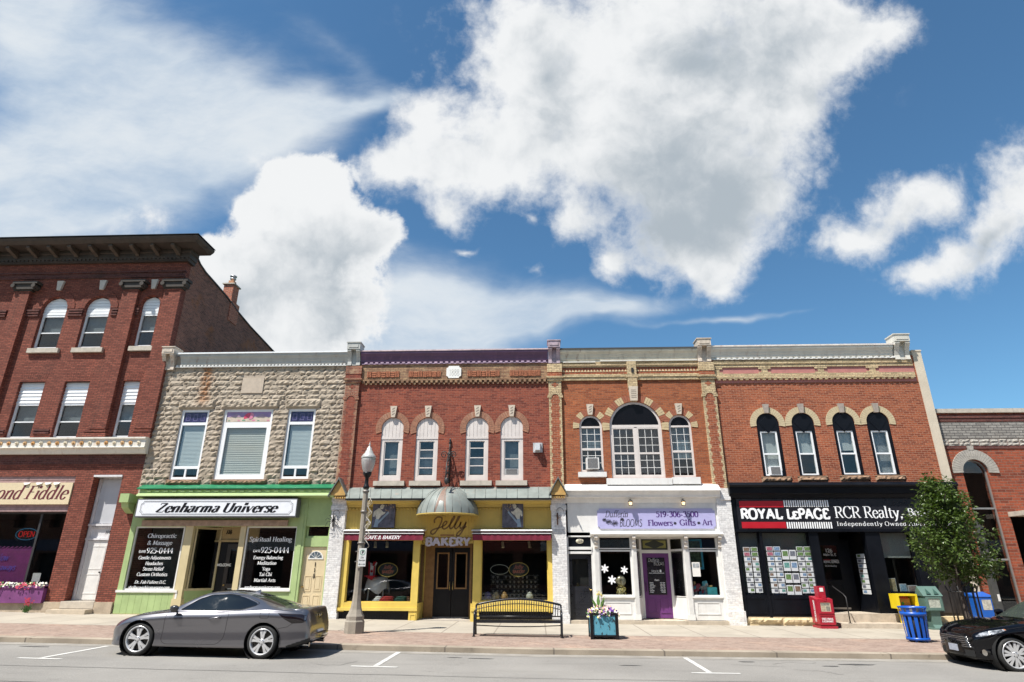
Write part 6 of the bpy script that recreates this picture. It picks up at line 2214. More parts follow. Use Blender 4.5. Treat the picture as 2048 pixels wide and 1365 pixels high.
textline(fs_, M_violet, "519-306-3500", 5.12, 3.70, y, .20, width=1.55, thick=17, thin=7, align='c')
textline(fs_, M_violet, "Flowers", 4.48, 3.395, y, .20, width=.90, thick=17, thin=7, align='c')
textline(fs_, M_violet, "Gifts", 5.47, 3.405, y, .20, width=.58, thick=17, thin=7, align='c')
textline(fs_, M_violet, "Art", 6.19, 3.415, y, .20, width=.36, thick=17, thin=7, align='c')
m = MB()
letters(m, "Dufferin", 2.47, 3.70, y, .22, width=.85, thick=9, thin=6, shear=.25)
letters(m, "BLOOMS", 2.98, 3.37, y, .24, width=.83, thick=9, thin=8, shear=.15, sans=True)
for fx_, fz_, fr_ in ((2.60, 3.53, .10), (2.82, 3.48, .12), (2.45, 3.60, .07), (3.1, 3.62, .06), (5.02, 3.48, .05), (5.88, 3.49, .05)):
    for q in range(7):
        t = q * .8976
        m.tube([(fx_, y - .002, fz_), (fx_ + fr_ * math.cos(t - .25), y - .002, fz_ + fr_ * .8 * math.sin(t - .25)), (fx_ + fr_ * 1.1 * math.cos(t), y - .002, fz_ + fr_ * .9 * math.sin(t)), (fx_ + fr_ * math.cos(t + .25), y - .002, fz_ + fr_ * .8 * math.sin(t + .25)), (fx_, y - .002, fz_)], .005, 4)
part('flower_drawing', m, paint("ink_black", (.015, .012, .02), .6), fs_)
for x, lab in ((3.42, 'small lit wall lantern over the left half of the lilac sign'), (5.35, 'small lit wall lantern over the right half of the lilac sign')):
    t = thing('wall_lantern', lab, 'lantern', (x, -.15, 4.2), 'lanterns over the lilac sign')
    m = MB()
    m.tube([(x, .0, 4.3), (x, -.2, 4.33), (x, -.2, 4.28)], .014, 6)
    m.lathe([(.0, .06), (.05, .03), (.09, -.02), (.085, -.03), (0, -.03)], (x, -.2, 4.26), 8)
    part('hood', m, M_iron, t)
    part('lamp', MB().lathe([(0, 0), (.05, 0), (.065, .10), (0, .10)], (x, -.2, 4.12), 8), glow("lantern_glow", (1.0, .68, .34), 1.6), t)
    m = MB()
    for q in range(4):
        an = q * 1.5708 + .78
        m.cyl((x + .07 * math.cos(an), -.2 + .07 * math.sin(an), 4.10), (x + .085 * math.cos(an), -.2 + .085 * math.sin(an), 4.24), .006, n=5)
    m.lathe([(0, 0), (.075, 0), (.075, .015), (0, .015)], (x, -.2, 4.095), 8)
    part('cage', m, M_iron, t)
# things in the flower shop windows
for x, z_, s_, lab in ((2.38, 1.92, .155, 'white paper flower stuck high on the left of the flower shop glass'), (3.08, 1.87, .14, 'white paper flower stuck on the right of the flower shop glass'), (2.62, 1.54, .16, 'white paper flower stuck low on the flower shop glass')):
    pts = []
    for i in range(60):
        t = 6.2832 * i / 60
        rr_ = s_ * (.72 + .28 * math.cos(6 * t))
        pts.append((x + rr_ * math.cos(t + .4), z_ + rr_ * math.sin(t + .4)))
    m = MB().prism(pts, .035, .042)
    part('paper_flower', m, paint("paper_white", (.78, .78, .80), .8, .02), label=lab, cat='paper flower', group='paper flowers on the shop glass')
t = thing('foil_balloon', 'round multicoloured foil balloon floating in the flower shop window', 'balloon', (3.0, .4, 1.35))
part('body', MB().lathe([(0, -.2), (.1, -.17), (.17, -.09), (.195, 0), (.17, .09), (.1, .17), (0, .2)], (2.98, .4, 1.5), 20, sy=.6), paint("foil", (.40, .34, .22), .25, 1.2, 7, 1.0, (.10, .32, .52), metal=.3), t)
part('string', MB().cyl((2.98, .4, 1.3), (2.95, .4, 1.05), .004, n=4), M_white, t)
rfl = random.Random(5)


def petals(mbx, c, n, r, mis, seed=0):
    r_ = random.Random(seed)
    for i in range(n):
        d = Vector((r_.gauss(0, 1), r_.gauss(0, 1), r_.gauss(0, .8))).normalized()
        p = Vector(c) + d * r * r_.uniform(.3, 1)
        u = d.orthogonal().normalized()
        v_ = d.cross(u)
        s_ = r * r_.uniform(.22, .4)
        mbx.add([p - u * s_, p + v_ * s_ * .6 + d * s_ * .4, p + u * s_, p - v_ * s_ * .6 + d * s_ * .4], [(0, 1, 2, 3)], r_.choice(mis))


t = thing('yellow_bouquet', 'yellow ribbon bouquet on the flower shop window sill', 'bouquet', (2.98, .3, 1.0))
m = MB()
petals(m, (2.95, .3, 1.16), 70, .19, (0, 1), 3)
part('bloom', m, [paint("soft_yellow", (.66, .54, .18), .8, .15), paint("pale_yellow", (.72, .64, .34), .8, .1)], t)
t = thing('gift_basket', 'cellophane wrapped gift baskets crowding the right flower shop window', 'basket', (5.8, .4, 1.0))
m = MB()
for i in range(26):
    x, z_ = rfl.uniform(5.5, 6.2), rfl.uniform(1.04, 1.5 - .3 * abs(rfl.random()))
    s_ = rfl.uniform(.05, .13)
    m.add([(x - s_, .3 + rfl.uniform(-.05, .15), z_ - s_), (x + s_, .35, z_ - s_ * .6), (x + s_ * .7, .33, z_ + s_), (x - s_ * .8, .36, z_ + s_ * .8)], [(0, 1, 2, 3)], i % 4)
part('wrapping', m, [paint("cello", (.30, .30, .30), .2, .4, 20), paint("basket_tan", (.32, .20, .10), .8, .3, 14), paint("basket_red", (.32, .05, .08), .6, .2), paint("basket_blue", (.06, .26, .34), .6, .2)], t)
t = thing('picture_frame', 'bright blue picture frame hanging in the right flower shop window', 'picture frame', (5.75, .5, 2.0))
part('frame', MB().prism(rect(5.45, 6.05, 1.9, 2.95), .5, .54, holes=[rect(5.52, 5.98, 1.97, 2.88)]), paint("blue_frame", (.04, .30, .45), .5, .1), t)
part('picture', MB().box(5.5, 6.0, .53, .55, 1.95, 2.9), paint("picture_dark", (.05, .09, .05), .6, .8, 9), t)
t = thing('photo_notice', 'white notice with grey photographs taped to the right flower shop glass', 'notice', (5.62, .03, 1.7))
part('sheet', MB().box(5.50, 5.78, .03, .04, 1.66, 2.14), MATS["paper"], t)
m = MB()
for i in range(2):
    m.box(5.53 + i * .12, 5.63 + i * .12, .024, .03, 1.96, 2.10)
part('photo', m, paint("photo_grey", (.3, .32, .34), .6, .5, 16), t)
t = thing('blue_box', 'turquoise box standing in the right flower shop window', 'box', (6.2, .3, 1.0))
part('case', MB().box(6.02, 6.36, .25, .5, 1.02, 1.3), paint("turquoise", (.05, .33, .36), .5, .2, 8), t)
part('bow', MB().lathe([(0, 0), (.06, .02), (.04, .05), (0, .05)], (6.19, .37, 1.3), 8), paint("gold_bow", (.5, .32, .08), .5), t)

# ================================================================== estate agency
Rb = thing('estate_agency_building', 'red brick building with four black-framed arched windows over a black estate agency front', 'building', (11, 0, 0))
wR = [(8.47, 9.33, 5.16, 7.58), (9.81, 10.66, 5.18, 7.59), (11.35, 12.19, 5.2, 7.61), (12.64, 13.49, 5.2, 7.62)]
mb = MB()
mb.prism(rect(7.06, 14.98, 4.3, 9.9), 0.0, 0.32, holes=[archpoly(*o) for o in wR])
part('wall', mb, B_R, Rb)
m = MB()
m.box(14.96, 15.30, -.03, 14, -.3, 10.04)
m.box(14.94, 15.32, -.05, 14.02, 10.04, 10.10)
part('party_wall', m, paint("cream_stucco", (.56, .485, .38), .9, .08, 2, .35, (.4, .32, .24), .3, bscale=20), Rb)
m = MB()
m.fb(7.12, 14.9, 9.46, 9.75, -.06, .05)
m.fb(7.12, 14.9, 9.06, 9.20, -.06, .05)
m.fb(7.12, 14.9, 9.60, 9.67, -.09, .05)
for x in (9.1, 11.3, 13.3, 7.2):
    m.fb(x - .12, x + .12, 9.2, 9.46, -.045, .05)
    m.fb(x - .24, x + .24, 9.38, 9.46, -.055, .05)
    m.fb(x - .24, x + .24, 9.2, 9.26, -.055, .05)
fy = part('buff_frieze', m, B_Y, Rb)
m = MB()
m.fb(7.12, 14.9, 9.18, 9.48, -.02, .05)
m.fb(7.12, 14.9, 8.82, 9.06, -.012, .02)
part('pink_panel', m, paint("pink_render", (.42, .17, .15), .85, .12, 4, .3, (.5, .3, .25)), fy)
m = MB()
m.fb(7.12, 14.9, 9.0, 9.07, -.10, .0)
dentils(m, 7.15, 14.88, 8.94, 9.0, -.09, 0, .22, .12)
part('corbel_course', m, B_Y, fy)
m = MB()
m.extx(corn_profile(-.22, pz_(9.80, -.1), pz_(10.34, -.22)), px_(7.1, -.4), px_(14.4, -.4))
cno = part('cornice', m, M_creammetal, Rb)
m = MB()
m.fb(7.12, 14.4, 9.79, 9.81, -.11, -.05)
dentils(m, 7.2, 14.35, 9.81, 9.87, -.12, -.05, .22, .12)
part('dentil', m, M_white, cno)
m = MB()
m.box(px_(7.1, -.22), px_(14.4, -.22), -.25, .35, pz_(10.34, -.22), pz_(10.34, -.22) + .06)
part('cornice_cap', m, paint("chipped_white_cap", (.66, .60, .55), .6, .2, 6, .9, (.32, .11, .07)), cno)
console('console', Rb, 14.42, 15.02, 9.72, 10.78, -.34, M_creammetal)
M_archR = paint("buff_arch_brick", (.50, .41, .26), .9, .1, 10, .2, (.25, .17, .1))
M_archRm = paint("arch_joint", (.25, .18, .12), .9)
for o in wR:
    r = (o[1] - o[0]) / 2
    cx, cz = (o[0] + o[1]) / 2, o[3] - r
    m = MB()
    m.prism(arc(cx, cz, r + .225, -.16, math.pi + .16, 22) + arc(cx, cz, r + .005, math.pi, 0, 20), -.012, .02, 1)
    voussoirs(m, cx, cz, r + .003, r + .235, 23, -.024, .02, -.16, math.pi + .16, gap=.04)
    part('brick_arch', m, [M_archR, M_archRm], Rb)
    m = MB()
    keystone(m, cx, 7.57, 7.93, .15, .23, -.09, .02)
    part('keystone', m, paint("grey_keystone", (.33, .28, .24), .9, .2, 8), Rb)
M_blind2 = paint("pale_blind2", (.52, .53, .52), .8, .05)
for k, o in enumerate(wR):
    r = (o[1] - o[0]) / 2
    cx, cz = (o[0] + o[1]) / 2, o[3] - r
    xa, xb, za, zb = o[0] + .10, o[1] - .12, o[2] + .03, 6.88
    m = MB()
    m.prism(archpoly(*o), .02, .16, holes=[rect(xa, xb, za, zb)])
    m.prism([(cx - r * .75, cz + .05), (cx, cz - .36), (cx + r * .75, cz + .05), (cx, cz + r * .78)], .005, .03)
    wn = part('window', m, M_blacktrim, Rb)
    m = MB()
    m.prism(rect(xa, xb, za, zb), .04, .14, holes=[rect(xa + .055, xb - .055, za + .055, zb - .055)])
    m.box(xa + .05, xb - .05, .045, .12, 5.98, 6.04)
    part('sash', m, M_vinyl, wn)
    part('pane', MB().box(xa + .04, xb - .04, .09, .096, za + .04, zb - .04), M_glass, wn)
    m = MB()
    if k == 0:
        m.box(xa, xb, .2, .205, 5.5, 6.9)
    elif k == 1:
        m.box(xa, xb, .2, .205, 6.02, 6.9)
    elif k == 2:
        m.box(xa, xb, .2, .205, 6.15, 6.9)
    else:
        m.box(xa, xb, .24, .245, 5.3, 6.9)
    part('blind', m, M_blind2 if k < 3 else paint("sheer_curtain", (.30, .30, .31), .9, .2, 6), wn)
    m = MB()
    stoneblock(m, o[0] - .10, o[1] + .16, o[2] - .22, o[2] - .02, .10, 70 + k)
    m.box(o[0] - .09, o[1] + .15, -.05, .1, o[2] - .05, o[2] - .005)
    part('sill', m, M_brownsill, wn)
room(Rb, 7.2, 14.9, 5.0, 7.7, .4, 3.2, M_dim)
acunit('white air conditioner in the left black-framed arched window', 8.70, 9.14, 5.20, 5.52, -.08, .3, M_vinyl)
# black front
m = MB()
m.extx([(0.0, 4.93), (-.34, 4.90), (-.40, 4.80), (-.36, 4.74), (-.30, 4.73), (-.28, 4.52), (-.20, 4.48), (-.16, 4.36), (0.0, 4.34)], px_(7.16, -.35), px_(15.45, -.35))
part('shop_cornice', m, M_blacktrim, Rb)
m = MB()
m.box(7.12, 15.4, -.05, .3, 3.2, 4.36)
m.box(7.1, 15.42, -.12, .3, 3.18, 3.27)
part('fascia', m, M_blacktrim, Rb)
sg = thing('agency_sign', 'black estate agency sign with red bars, white stripes and white lettering', 'sign', (10.8, -.1, 3.3))
part('board', MB().box(7.3, 15.2, -.09, -.052, 3.275, 4.345), paint("sign_black", (.012, .012, .016), .3, .1), sg)
m = MB()
y = -.094
m.prism([(7.41, 4.035), (9.0, 4.035), (9.0, 4.26), (7.41, 4.26)], y - .004, -.09)
m.prism([(7.41, 3.30), (8.99, 3.30), (8.99, 3.52), (7.41, 3.52)], y - .004, -.09)
part('red_bar', m, paint("signal_red", (.42, .008, .018), .4, .05), sg)
m = MB()
for i in range(20):
    x = 9.02 + i * .082
    m.prism(rect(x, x + .045, 4.05, 4.28), y - .003, -.09)
    m.prism(rect(x, x + .045, 3.29, 3.515), y - .003, -.09)
part('white_stripe', m, M_wtext, sg)
m = MB()
letters(m, "ROYAL", 7.40, 3.635, y, .34, width=1.50, thick=21, thin=21, sans=True)
letters(m, "L", 9.06, 3.635, y, .34, thick=21, thin=21, sans=True, width=.22)
letters(m, "E", 9.27, 3.635, y, .24, thick=27, thin=27, sans=True, width=.20)
letters(m, "PAGE", 9.47, 3.635, y, .34, width=1.12, thick=21, thin=21, sans=True)
letters(m, "RCR Realty,", 10.78, 3.66, y, .40, width=2.42, thick=12, thin=4)
letters(m, "Brokerage", 13.38, 3.73, y, .26, width=1.5, thick=14, thin=5)
letters(m, "Independently Owned And Operated", 10.80, 3.385, y, .14, width=4.1, thick=11, thin=6, track=10)
part('lettering', m, M_wtext, sg)
for a, b in ((7.10, 7.24), (7.99, 8.09), (9.75, 10.08), (11.74, 12.26), (13.36, 13.75), (14.75, 15.0)):
    part('shop_post', MB().box(a, b, -.06, .25, .3, 3.2), M_blacktrim, Rb)
for x0, x1, z0, z1, pp in ((7.15, 9.9, .36, 1.05, ((7.3, 7.93), (8.15, 9.7))), (12.2, 13.5, .4, 1.15, ((12.3, 13.3),))):
    fr = MB().box(x0, x1, -.03, .2, z0, z1)
    for a, b in pp:
        fr.prism(rect(a, b, .45, .98), -.045, -.02, holes=[rect(a + .04, b - .04, .49, .94)])
    part('stall_riser', fr, M_blacktrim, Rb)
for a, b, lo in ((7.24, 7.99, 1.05), (8.09, 9.75, 1.05), (12.26, 13.36, 1.15)):
    window(Rb, a, b, lo, 3.18, .04, M_blacktrim, .04, glass=M_shopglass, name='shop_window')
m = MB()
m.box(7.2, 9.8, .22, .23, 1.0, 3.2)
part('roller_shade', m, paint("grey_green_shade", (.16, .18, .17), .9, .12, 18), Rb)
m = MB()
m.box(12.28, 13.34, .22, .23, 2.3, 3.2)
part('roller_shade', m, paint("grey_shade", (.26, .28, .27), .9, .12, 18), Rb)
YD = 1.0
m = MB()
m.box(10.08, 10.4, YD, YD + .1, .5, 3.2)
m.box(11.3, 11.6, YD, YD + .1, .5, 3.2)
m.box(10.05, 11.62, YD, YD + .1, 2.95, 3.3)
part('entry_frame', m, M_blacktrim, Rb)
m = MB()
m.prism(rect(10.4, 11.3, .5, 2.95), YD, YD + .05, holes=[rect(10.55, 11.15, 1.55, 2.75)])
m.prism(rect(10.55, 11.15, .65, 1.4), YD - .01, YD, holes=[rect(10.6, 11.1, .7, 1.35)])
ad = part('door', m, M_blacktrim, Rb)
part('pane', MB().box(10.53, 11.17, YD + .02, YD + .03, 1.53, 2.77), M_shopglass, ad)
part('kickplate', MB().box(10.42, 11.28, YD - .012, YD - .002, .56, .62), MATS["kickplate"], ad)
part('handle', MB().cyl((10.47, YD, 1.5), (10.47, YD - .06, 1.5), .03, n=8), MATS["kickplate"], ad)
m = MB()
y = YD - .004
M_dgl = paint("door_grey_letters", (.45, .45, .45), .6)
textline(ad, M_dgl, "126", 10.83, 2.50, y, .13, width=.26, thick=20, thin=20, sans=True, align='c')
textline(ad, M_dgl, "Main St. E", 10.84, 2.38, y, .085, width=.46, thick=18, thin=18, sans=True, align='c')
textline(ad, M_dgl, "ROYAL LEPAGE", 10.86, 2.13, y, .075, width=.56, thick=22, thin=22, sans=True, align='c')
textline(ad, M_dgl, "RCR Realty", 10.82, 2.0, y, .06, width=.42, thick=14, thin=8, align='c')
m.box(10.62, 11.12, y - .001, y, 2.205, 2.212)
for i in range(9):
    m.box(10.86 + i * .03, 10.876 + i * .03, y - .001, y, 2.22, 2.25)
part('white_stripe', m, M_dgl, ad)
m = MB()
m.box(10.58, 10.85, y - .001, y, 2.22, 2.255)
part('red_bar', m, paint("dark_red_bar", (.2, .01, .015), .5), ad)
m = MB()
m.add([(11.74, .1, 1.1), (11.6, YD, 1.1), (11.6, YD, 3.15), (11.74, .1, 3.15)], [(0, 3, 2, 1)])
part('entry_glass', m, M_shopglass, Rb)
part('entry_glass', MB().add([(10.08, .1, 1.1), (10.08, YD, 1.1), (10.08, YD, 3.15), (10.08, .1, 3.15)], [(0, 1, 2, 3)]), M_shopglass, Rb)
m = MB()
m.add([(11.74, .1, .5), (11.6, YD, .5), (11.6, YD, 1.1), (11.74, .1, 1.1)], [(0, 3, 2, 1)])
part('entry_riser', m, M_blacktrim, Rb)
part('entry_riser', MB().add([(10.08, .1, .5), (10.08, YD, .5), (10.08, YD, 1.1), (10.08, .1, 1.1)], [(0, 1, 2, 3)]), M_blacktrim, Rb)
# side stair door beyond the shop window
m = MB()
m.box(13.75, 14.75, .3, .36, .4, 3.2)
m.prism(rect(13.9, 14.6, .5, 2.8), .27, .3, holes=[rect(14.02, 14.48, 1.3, 2.6)])
part('side_door', m, paint("brown_black_door", (.035, .03, .028), .5, .2), Rb)
room(Rb, 7.15, 9.8, .4, 3.2, .4, 3, M_dark)
room(Rb, 12.2, 13.5, .4, 3.2, .35, 3, M_dark)
room(Rb, 10.42, 11.28, .4, 3.2, YD + .12, 4, M_dark)
m = MB()
for k_, (a, b) in enumerate(((7.14, 8.4), (8.42, 10.0))):
    stoneblock(m, a, b, .14, .34, .07, 80 + k_)
m.v = [(x, y - .06, z) for x, y, z in m.v]
m.box(7.1, 10.05, -.055, .3, -.2, .36)
part('foundation_stone', m, paint("yellow_limestone", (.58, .46, .28), .9, .2, 4, .3, (.3, .2, .1), .5, bscale=16), Rb)
rf = MB()
rf.box(7.0, 14.96, .33, 14, 9.3, 9.5)
rf.box(-7.6, 14.96, 13.7, 14, -.3, 9.29)
part('roof', rf, M_roofing, Rb)
st_ = thing('entry_steps', 'two worn stone steps up to the black estate agency door', 'steps', (11, -.5, 0))
m = MB()
m.box(10.06, 12.6, -.75, 1.1, -.2, .22)
part('step', m, paint("worn_step_stone", (.46, .39, .31), .9, .2, 4, .4, (.2, .15, .12), .4, bscale=14), st_)
m = MB()
m.box(10.04, 12.65, -.18, 1.1, .2, .49)
part('step', m, MATS["worn_step_stone"], st_)
m = MB()
stoneblock(m, 12.3, 13.7, .2, .42, .08, 91)
m.v = [(x, y - .1, z) for x, y, z in m.v]
m.box(12.3, 15.2, -.1, .3, -.2, .40)
m.box(13.6, 15.2, -.45, .3, -.2, .2)
part('side_step', m, MATS["yellow_limestone"], st_)
hr = thing('handrail', 'thin black iron handrail on the estate agency steps', 'handrail', (10.5, -.5, .3))
m = MB()
m.tube([(10.42, -.62, .22), (10.42, -.62, 1.02), (10.42, -.45, 1.12), (10.42, .5, 1.42), (10.42, .7, 1.42), (10.42, .7, .5)], .02, 8)
part('rail', m, M_iron, hr)
m = MB()
m.cyl((10.42, -.62, .22), (10.42, -.62, .235), .06, n=10)
part('foot', m, M_iron, hr)
# listing sheets in the windows
M_sheet = paint("listing_white", (.56, .58, .60), .5, .04)
PH = [paint("photo_green", (.10, .17, .06), .5, .7, 18), paint("photo_blue", (.14, .22, .34), .5, .6, 18), paint("photo_brown", (.16, .11, .08), .5, .7, 18), paint("photo_pink", (.30, .10, .14), .5, .6, 14), paint("photo_teal", (.10, .24, .22), .5, .7, 18), paint("photo_slate", (.12, .13, .16), .5, .6, 18)]
ORD = ['top', 'second', 'third', 'fourth', 'fifth', 'sixth', 'seventh', 'eighth', 'bottom']


def listing(x0, x1, z0, z1, lab, full=False, pk=None):
    t = thing('listing_sheet', lab, 'sheet', ((x0 + x1) / 2, .03, z0), 'house listing sheets in the agency windows')
    part('paper', MB().box(x0, x1, .028, .034, z0, z1), M_sheet, t)
    w_, h_ = x1 - x0, z1 - z0
    m = MB()
    if full:
        m.box(x0 + w_ * .08, x1 - w_ * .08, .024, .028, z0 + h_ * .1, z1 - h_ * .1)
    elif h_ > w_:
        m.box(x0 + w_ * .12, x1 - w_ * .12, .024, .028, z0 + h_ * .35, z1 - h_ * .12)
    else:
        a = rfl.choice((.08, .42))
        m.box(x0 + w_ * a, x0 + w_ * (a + .5), .024, .028, z0 + h_ * .3, z1 - h_ * .12)
    part('photo', m, pk or rfl.choice((PH[0], PH[0], PH[1], PH[2], PH[4], PH[5], PH[5])), t)


for c_ in range(2):
    for r_ in range(9):
        x = 7.38 + c_ * .275 + r_ * .0
        z_ = 2.58 - r_ * .172
        listing(x, x + .235, z_ - .07, z_ + .075, '%s listing sheet in the %s column of the narrow agency window' % (ORD[r_], ('left', 'right')[c_]), r_ < 2, PH[0] if r_ < 2 and c_ else (PH[3] if r_ == 1 else None))
for c_ in range(6):
    tall = c_ in (2, 3)
    x = 8.20 + c_ * .262 + (.0 if c_ < 2 else .01 if c_ < 4 else .02)
    if tall:
        for r_ in range(4):
            z_ = 2.40 - r_ * .39
            listing(x, x + .235, z_ - .16, z_ + .16, '%s tall listing sheet in the %s tall column of the wide agency window' % (('top', 'second', 'third', 'bottom')[r_], ('left', 'right')[c_ - 2]))
    else:
        for r_ in range(9):
            z_ = 2.60 - r_ * .176
            listing(x, x + .235, z_ - .07, z_ + .075, '%s small listing sheet in the %s column of the wide agency window' % (ORD[r_], {0: 'first', 1: 'second', 4: 'second last', 5: 'last'}[c_]), r_ < 2, {0: PH[3], 1: PH[1], 4: PH[0], 5: PH[0]}[c_] if r_ < 2 else None)
for r_ in range(8):
    z_ = 2.36 - r_ * .172
    t = thing('listing_sheet', '%s listing sheet in the angled side window by the agency door' % ORD[r_ if r_ < 7 else 8], 'sheet', (11.66, .5, z_), 'house listing sheets in the agency windows')
    m = MB()
    def sp(u, w_):
        return (11.74 - .14 * u - .012, .1 + .9 * u, w_)
    m.add([sp(.12, z_ - .07), sp(.62, z_ - .07), sp(.62, z_ + .075), sp(.12, z_ + .075)], [(0, 3, 2, 1)])
    m.add([(a - .006, b, c) for a, b, c in (sp(.36, z_ - .03), sp(.55, z_ - .03), sp(.55, z_ + .055), sp(.36, z_ + .055))], [(0, 3, 2, 1)], 1)
    part('paper', m, [M_sheet, PH[(0, 5, 1, 2, 4)[r_ % 5]]], t)
for x, wd_, h_, lab, cl_ in ((12.42, .32, .45, 'tan framed house picture leaning in the right agency window', (.38, .32, .2)), (12.80, .24, .27, 'small blue and white card leaning in the right agency window', (.25, .38, .50)), (13.12, .33, .22, 'low wide house photograph leaning in the right agency window', (.3, .22, .2))):
    t = thing('leaning_card', lab, 'card', (x, .15, 1.17))
    part('card', MB().box(x - wd_ / 2, x + wd_ / 2, .12, .14, 1.17, 1.17 + h_), M_sheet, t)
    part('print', MB().box(x - wd_ / 2 + .02, x + wd_ / 2 - .02, .112, .12, 1.2, 1.15 + h_), paint("print%d" % int(x * 100), cl_, .6, .5, 16), t)

# ================================================================== low brick building (right edge)
K = thing('low_brick_building', 'low mottled red brick building with a tall arched window at the right edge', 'building', (18, 0, 0))
YK = .25
mb = MB()
oK = (15.93, 16.86, .35, 5.80)
mb.prism(rect(15.31, 27, -.3, 7.62), YK, YK + .35, holes=[archpoly(*oK), rect(17.2, 19.6, .0, 3.72)])
part('wall', mb, B_K, K)
m = MB()
m.box(15.31, 27, YK - .10, YK + .4, 7.58, 7.74)
part('coping', m, M_limestone, K)
m = MB()
m.box(15.31, 27, YK - .05, YK + .1, 7.38, 7.5)
m.box(15.31, 27, YK - .03, YK + .1, 7.25, 7.37)
m.box(15.31, 27, YK - .025, YK + .1, 6.20, 6.30)
part('brick_course', m, B_soot, K)
m = MB()
m.box(15.31, 27, YK - .02, YK + .1, 6.58, 7.22)
part('grey_brick_band', m, brick("grey_brick", (.30, .285, .26), (.25, .235, .215), (.10, .095, .09), .30, .10, .012, .1), K)
m = MB()
x = 15.32
kq = 0
while x < 20.5:
    wd_ = rs.uniform(.3, .5)
    for j in range(2):
        stoneblock(m, x, x + wd_, 6.31 + j * .13, 6.44 + j * .13, .03, kq)
        kq += 1
    x += wd_
m.v = [(a, b + YK - .01, c) for a, b, c in m.v]
M_splitf = paint("split_face_grey", (.36, .335, .295), .95, .15, 6, bump=.6, bscale=30)
part('split_face_band', m, M_splitf, K)
r = (oK[1] - oK[0]) / 2
cx, cz = (oK[0] + oK[1]) / 2, oK[3] - r
m = MB()
m.prism(arc(cx, cz, r + .35, -.06, math.pi + .06, 24) + arc(cx, cz, r + .0, math.pi, 0, 20), YK - .02, YK + .02, 1)
voussoirs(m, cx, cz, r + .002, r + .37, 25, YK - .05, YK + .02, -.06, math.pi + .06, gap=.05)
keystone(m, cx, cz + r + .35, cz + r + .50, .2, .24, YK - .06, YK + .02)
part('brick_arch', m, [M_splitf, paint("grey_joint", (.2, .18, .16), .9)], K)
window(K, oK[0], oK[1], oK[2], oK[3], YK + .1, paint("silver_frame", (.42, .42, .40), .35, .05, metal=.6), .05, rails=[4.02, 2.25], arch=True, glass=M_shopglass, rw=.06)
m = MB()
m.box(17.15, 22, YK - .9, YK + .3, 3.72, 3.88)
part('canopy_slab', m, M_limestone, K)
room(K, 15.4, 19.5, 0, 6, YK + .4, 3.5, M_dark)
m = MB()
m.box(15.95, 16.1, YK + .35, YK + .45, .3, 1.95)
part('red_panel', m, paint("red_stand", (.4, .02, .03), .5), K)
rf = MB()
rf.box(15.32, 27, YK + .34, 14, 7.2, 7.4)
part('roof', rf, M_roofing, K)

# ================================================================== the row across the street, behind the viewer (it is what the glass reflects)
O = thing('opposite_shop_row', 'brick shop row across the street, seen only as reflections in the windows', 'building', (0, -29.5, 0))
m = MB()
holes = []
x = -88
wv = []
while x < 88:
    holes.append([(x + .6, 5.2), (x + 1.6, 5.2), (x + 1.6, 7.4), (x + .6, 7.4)])
    holes.append([(x + .3, .7), (x + 2.7, .7), (x + 2.7, 3.1), (x + .3, 3.1)])
    wv.append(x)
    x += 3.2
m.prism(rect(-90, 90, -1.5, 9.6), -30.0, -29.5, holes=holes)
part('wall', m, brick("far_row_brick", (.26, .11, .075), (.20, .08, .06), (.25, .18, .14), stain=.3), O)
m = MB()
m.box(-90, 90, -31, -30.3, -.5, 8)
part('interior', m, M_dark, O)
m = MB()
for i in range(18):
    m.box(-88 + i * 9.8, -79 + i * 9.8, -29.5, -29.42, 3.3, 4.2, i % 3)
part('sign_board', m, [paint("far_sign_a", (.5, .5, .5), .6), paint("far_sign_b", (.1, .12, .2), .6), paint("far_sign_c", (.35, .08, .06), .6)], O)
# ================================================================== street furniture
M_conc = paint("lamp_concrete", (0.28, 0.25, 0.205), 0.9, 0.12, 6, 0.3, (.18, .15, .11), .35, bscale=40)
LX, LY = -5.25, -4.62
LZ = zwalk(LX, LY)
lp = thing('street_lamp', 'tapered concrete street lamp with an acorn globe in front of the bakery', 'street lamp', (LX, LY, LZ))
m = MB()
O8 = math.pi / 8
base = [(0.0, 0.0), (.275, 0.0), (.275, .30), (.25, .34), (.25, .44), (.215, .50), (.165, .62), (.13, .80), (.112, 1.0), (.105, 1.2), (.075, 4.02), (0.0, 4.02)]
m.lathe(base, (LX, LY, LZ), 8, smooth=False, a0=O8, a1=2 * math.pi + O8)
part('shaft', m, M_conc, lp)
m = MB()
m.lathe([(0, 4.0), (.085, 4.0), (.10, 4.05), (.075, 4.10), (.06, 4.16), (.055, 4.32), (.09, 4.38), (.13, 4.44), (.135, 4.50), (0, 4.50)], (LX, LY, LZ), 16)
part('collar', m, M_black, lp)
m = MB()
m.lathe([(.12, 4.50), (.165, 4.60), (.20, 4.74), (.215, 4.86), (.21, 4.94), (.0, 4.94)], (LX, LY, LZ), 24)
mg, tg = newmat("ribbed_globe")
oc = tg.n('ShaderNodeTexCoord').outputs['Object']
sp_ = tg.n('ShaderNodeSeparateXYZ', {0: oc})
rib = tg.m('SINE', tg.m('MULTIPLY', tg.m('ARCTAN2', sp_.outputs[1], sp_.outputs[0]), 30.0))
finish(tg, Base_Color=rgba((.74, .74, .72)), Roughness=0.2, Transmission_Weight=0.6, IOR=1.25, Normal=tg.n('ShaderNodeBump', {'Strength': .4, 'Distance': .01, 'Height': rib}).outputs[0])
part('globe', m, mg, lp)
m = MB()
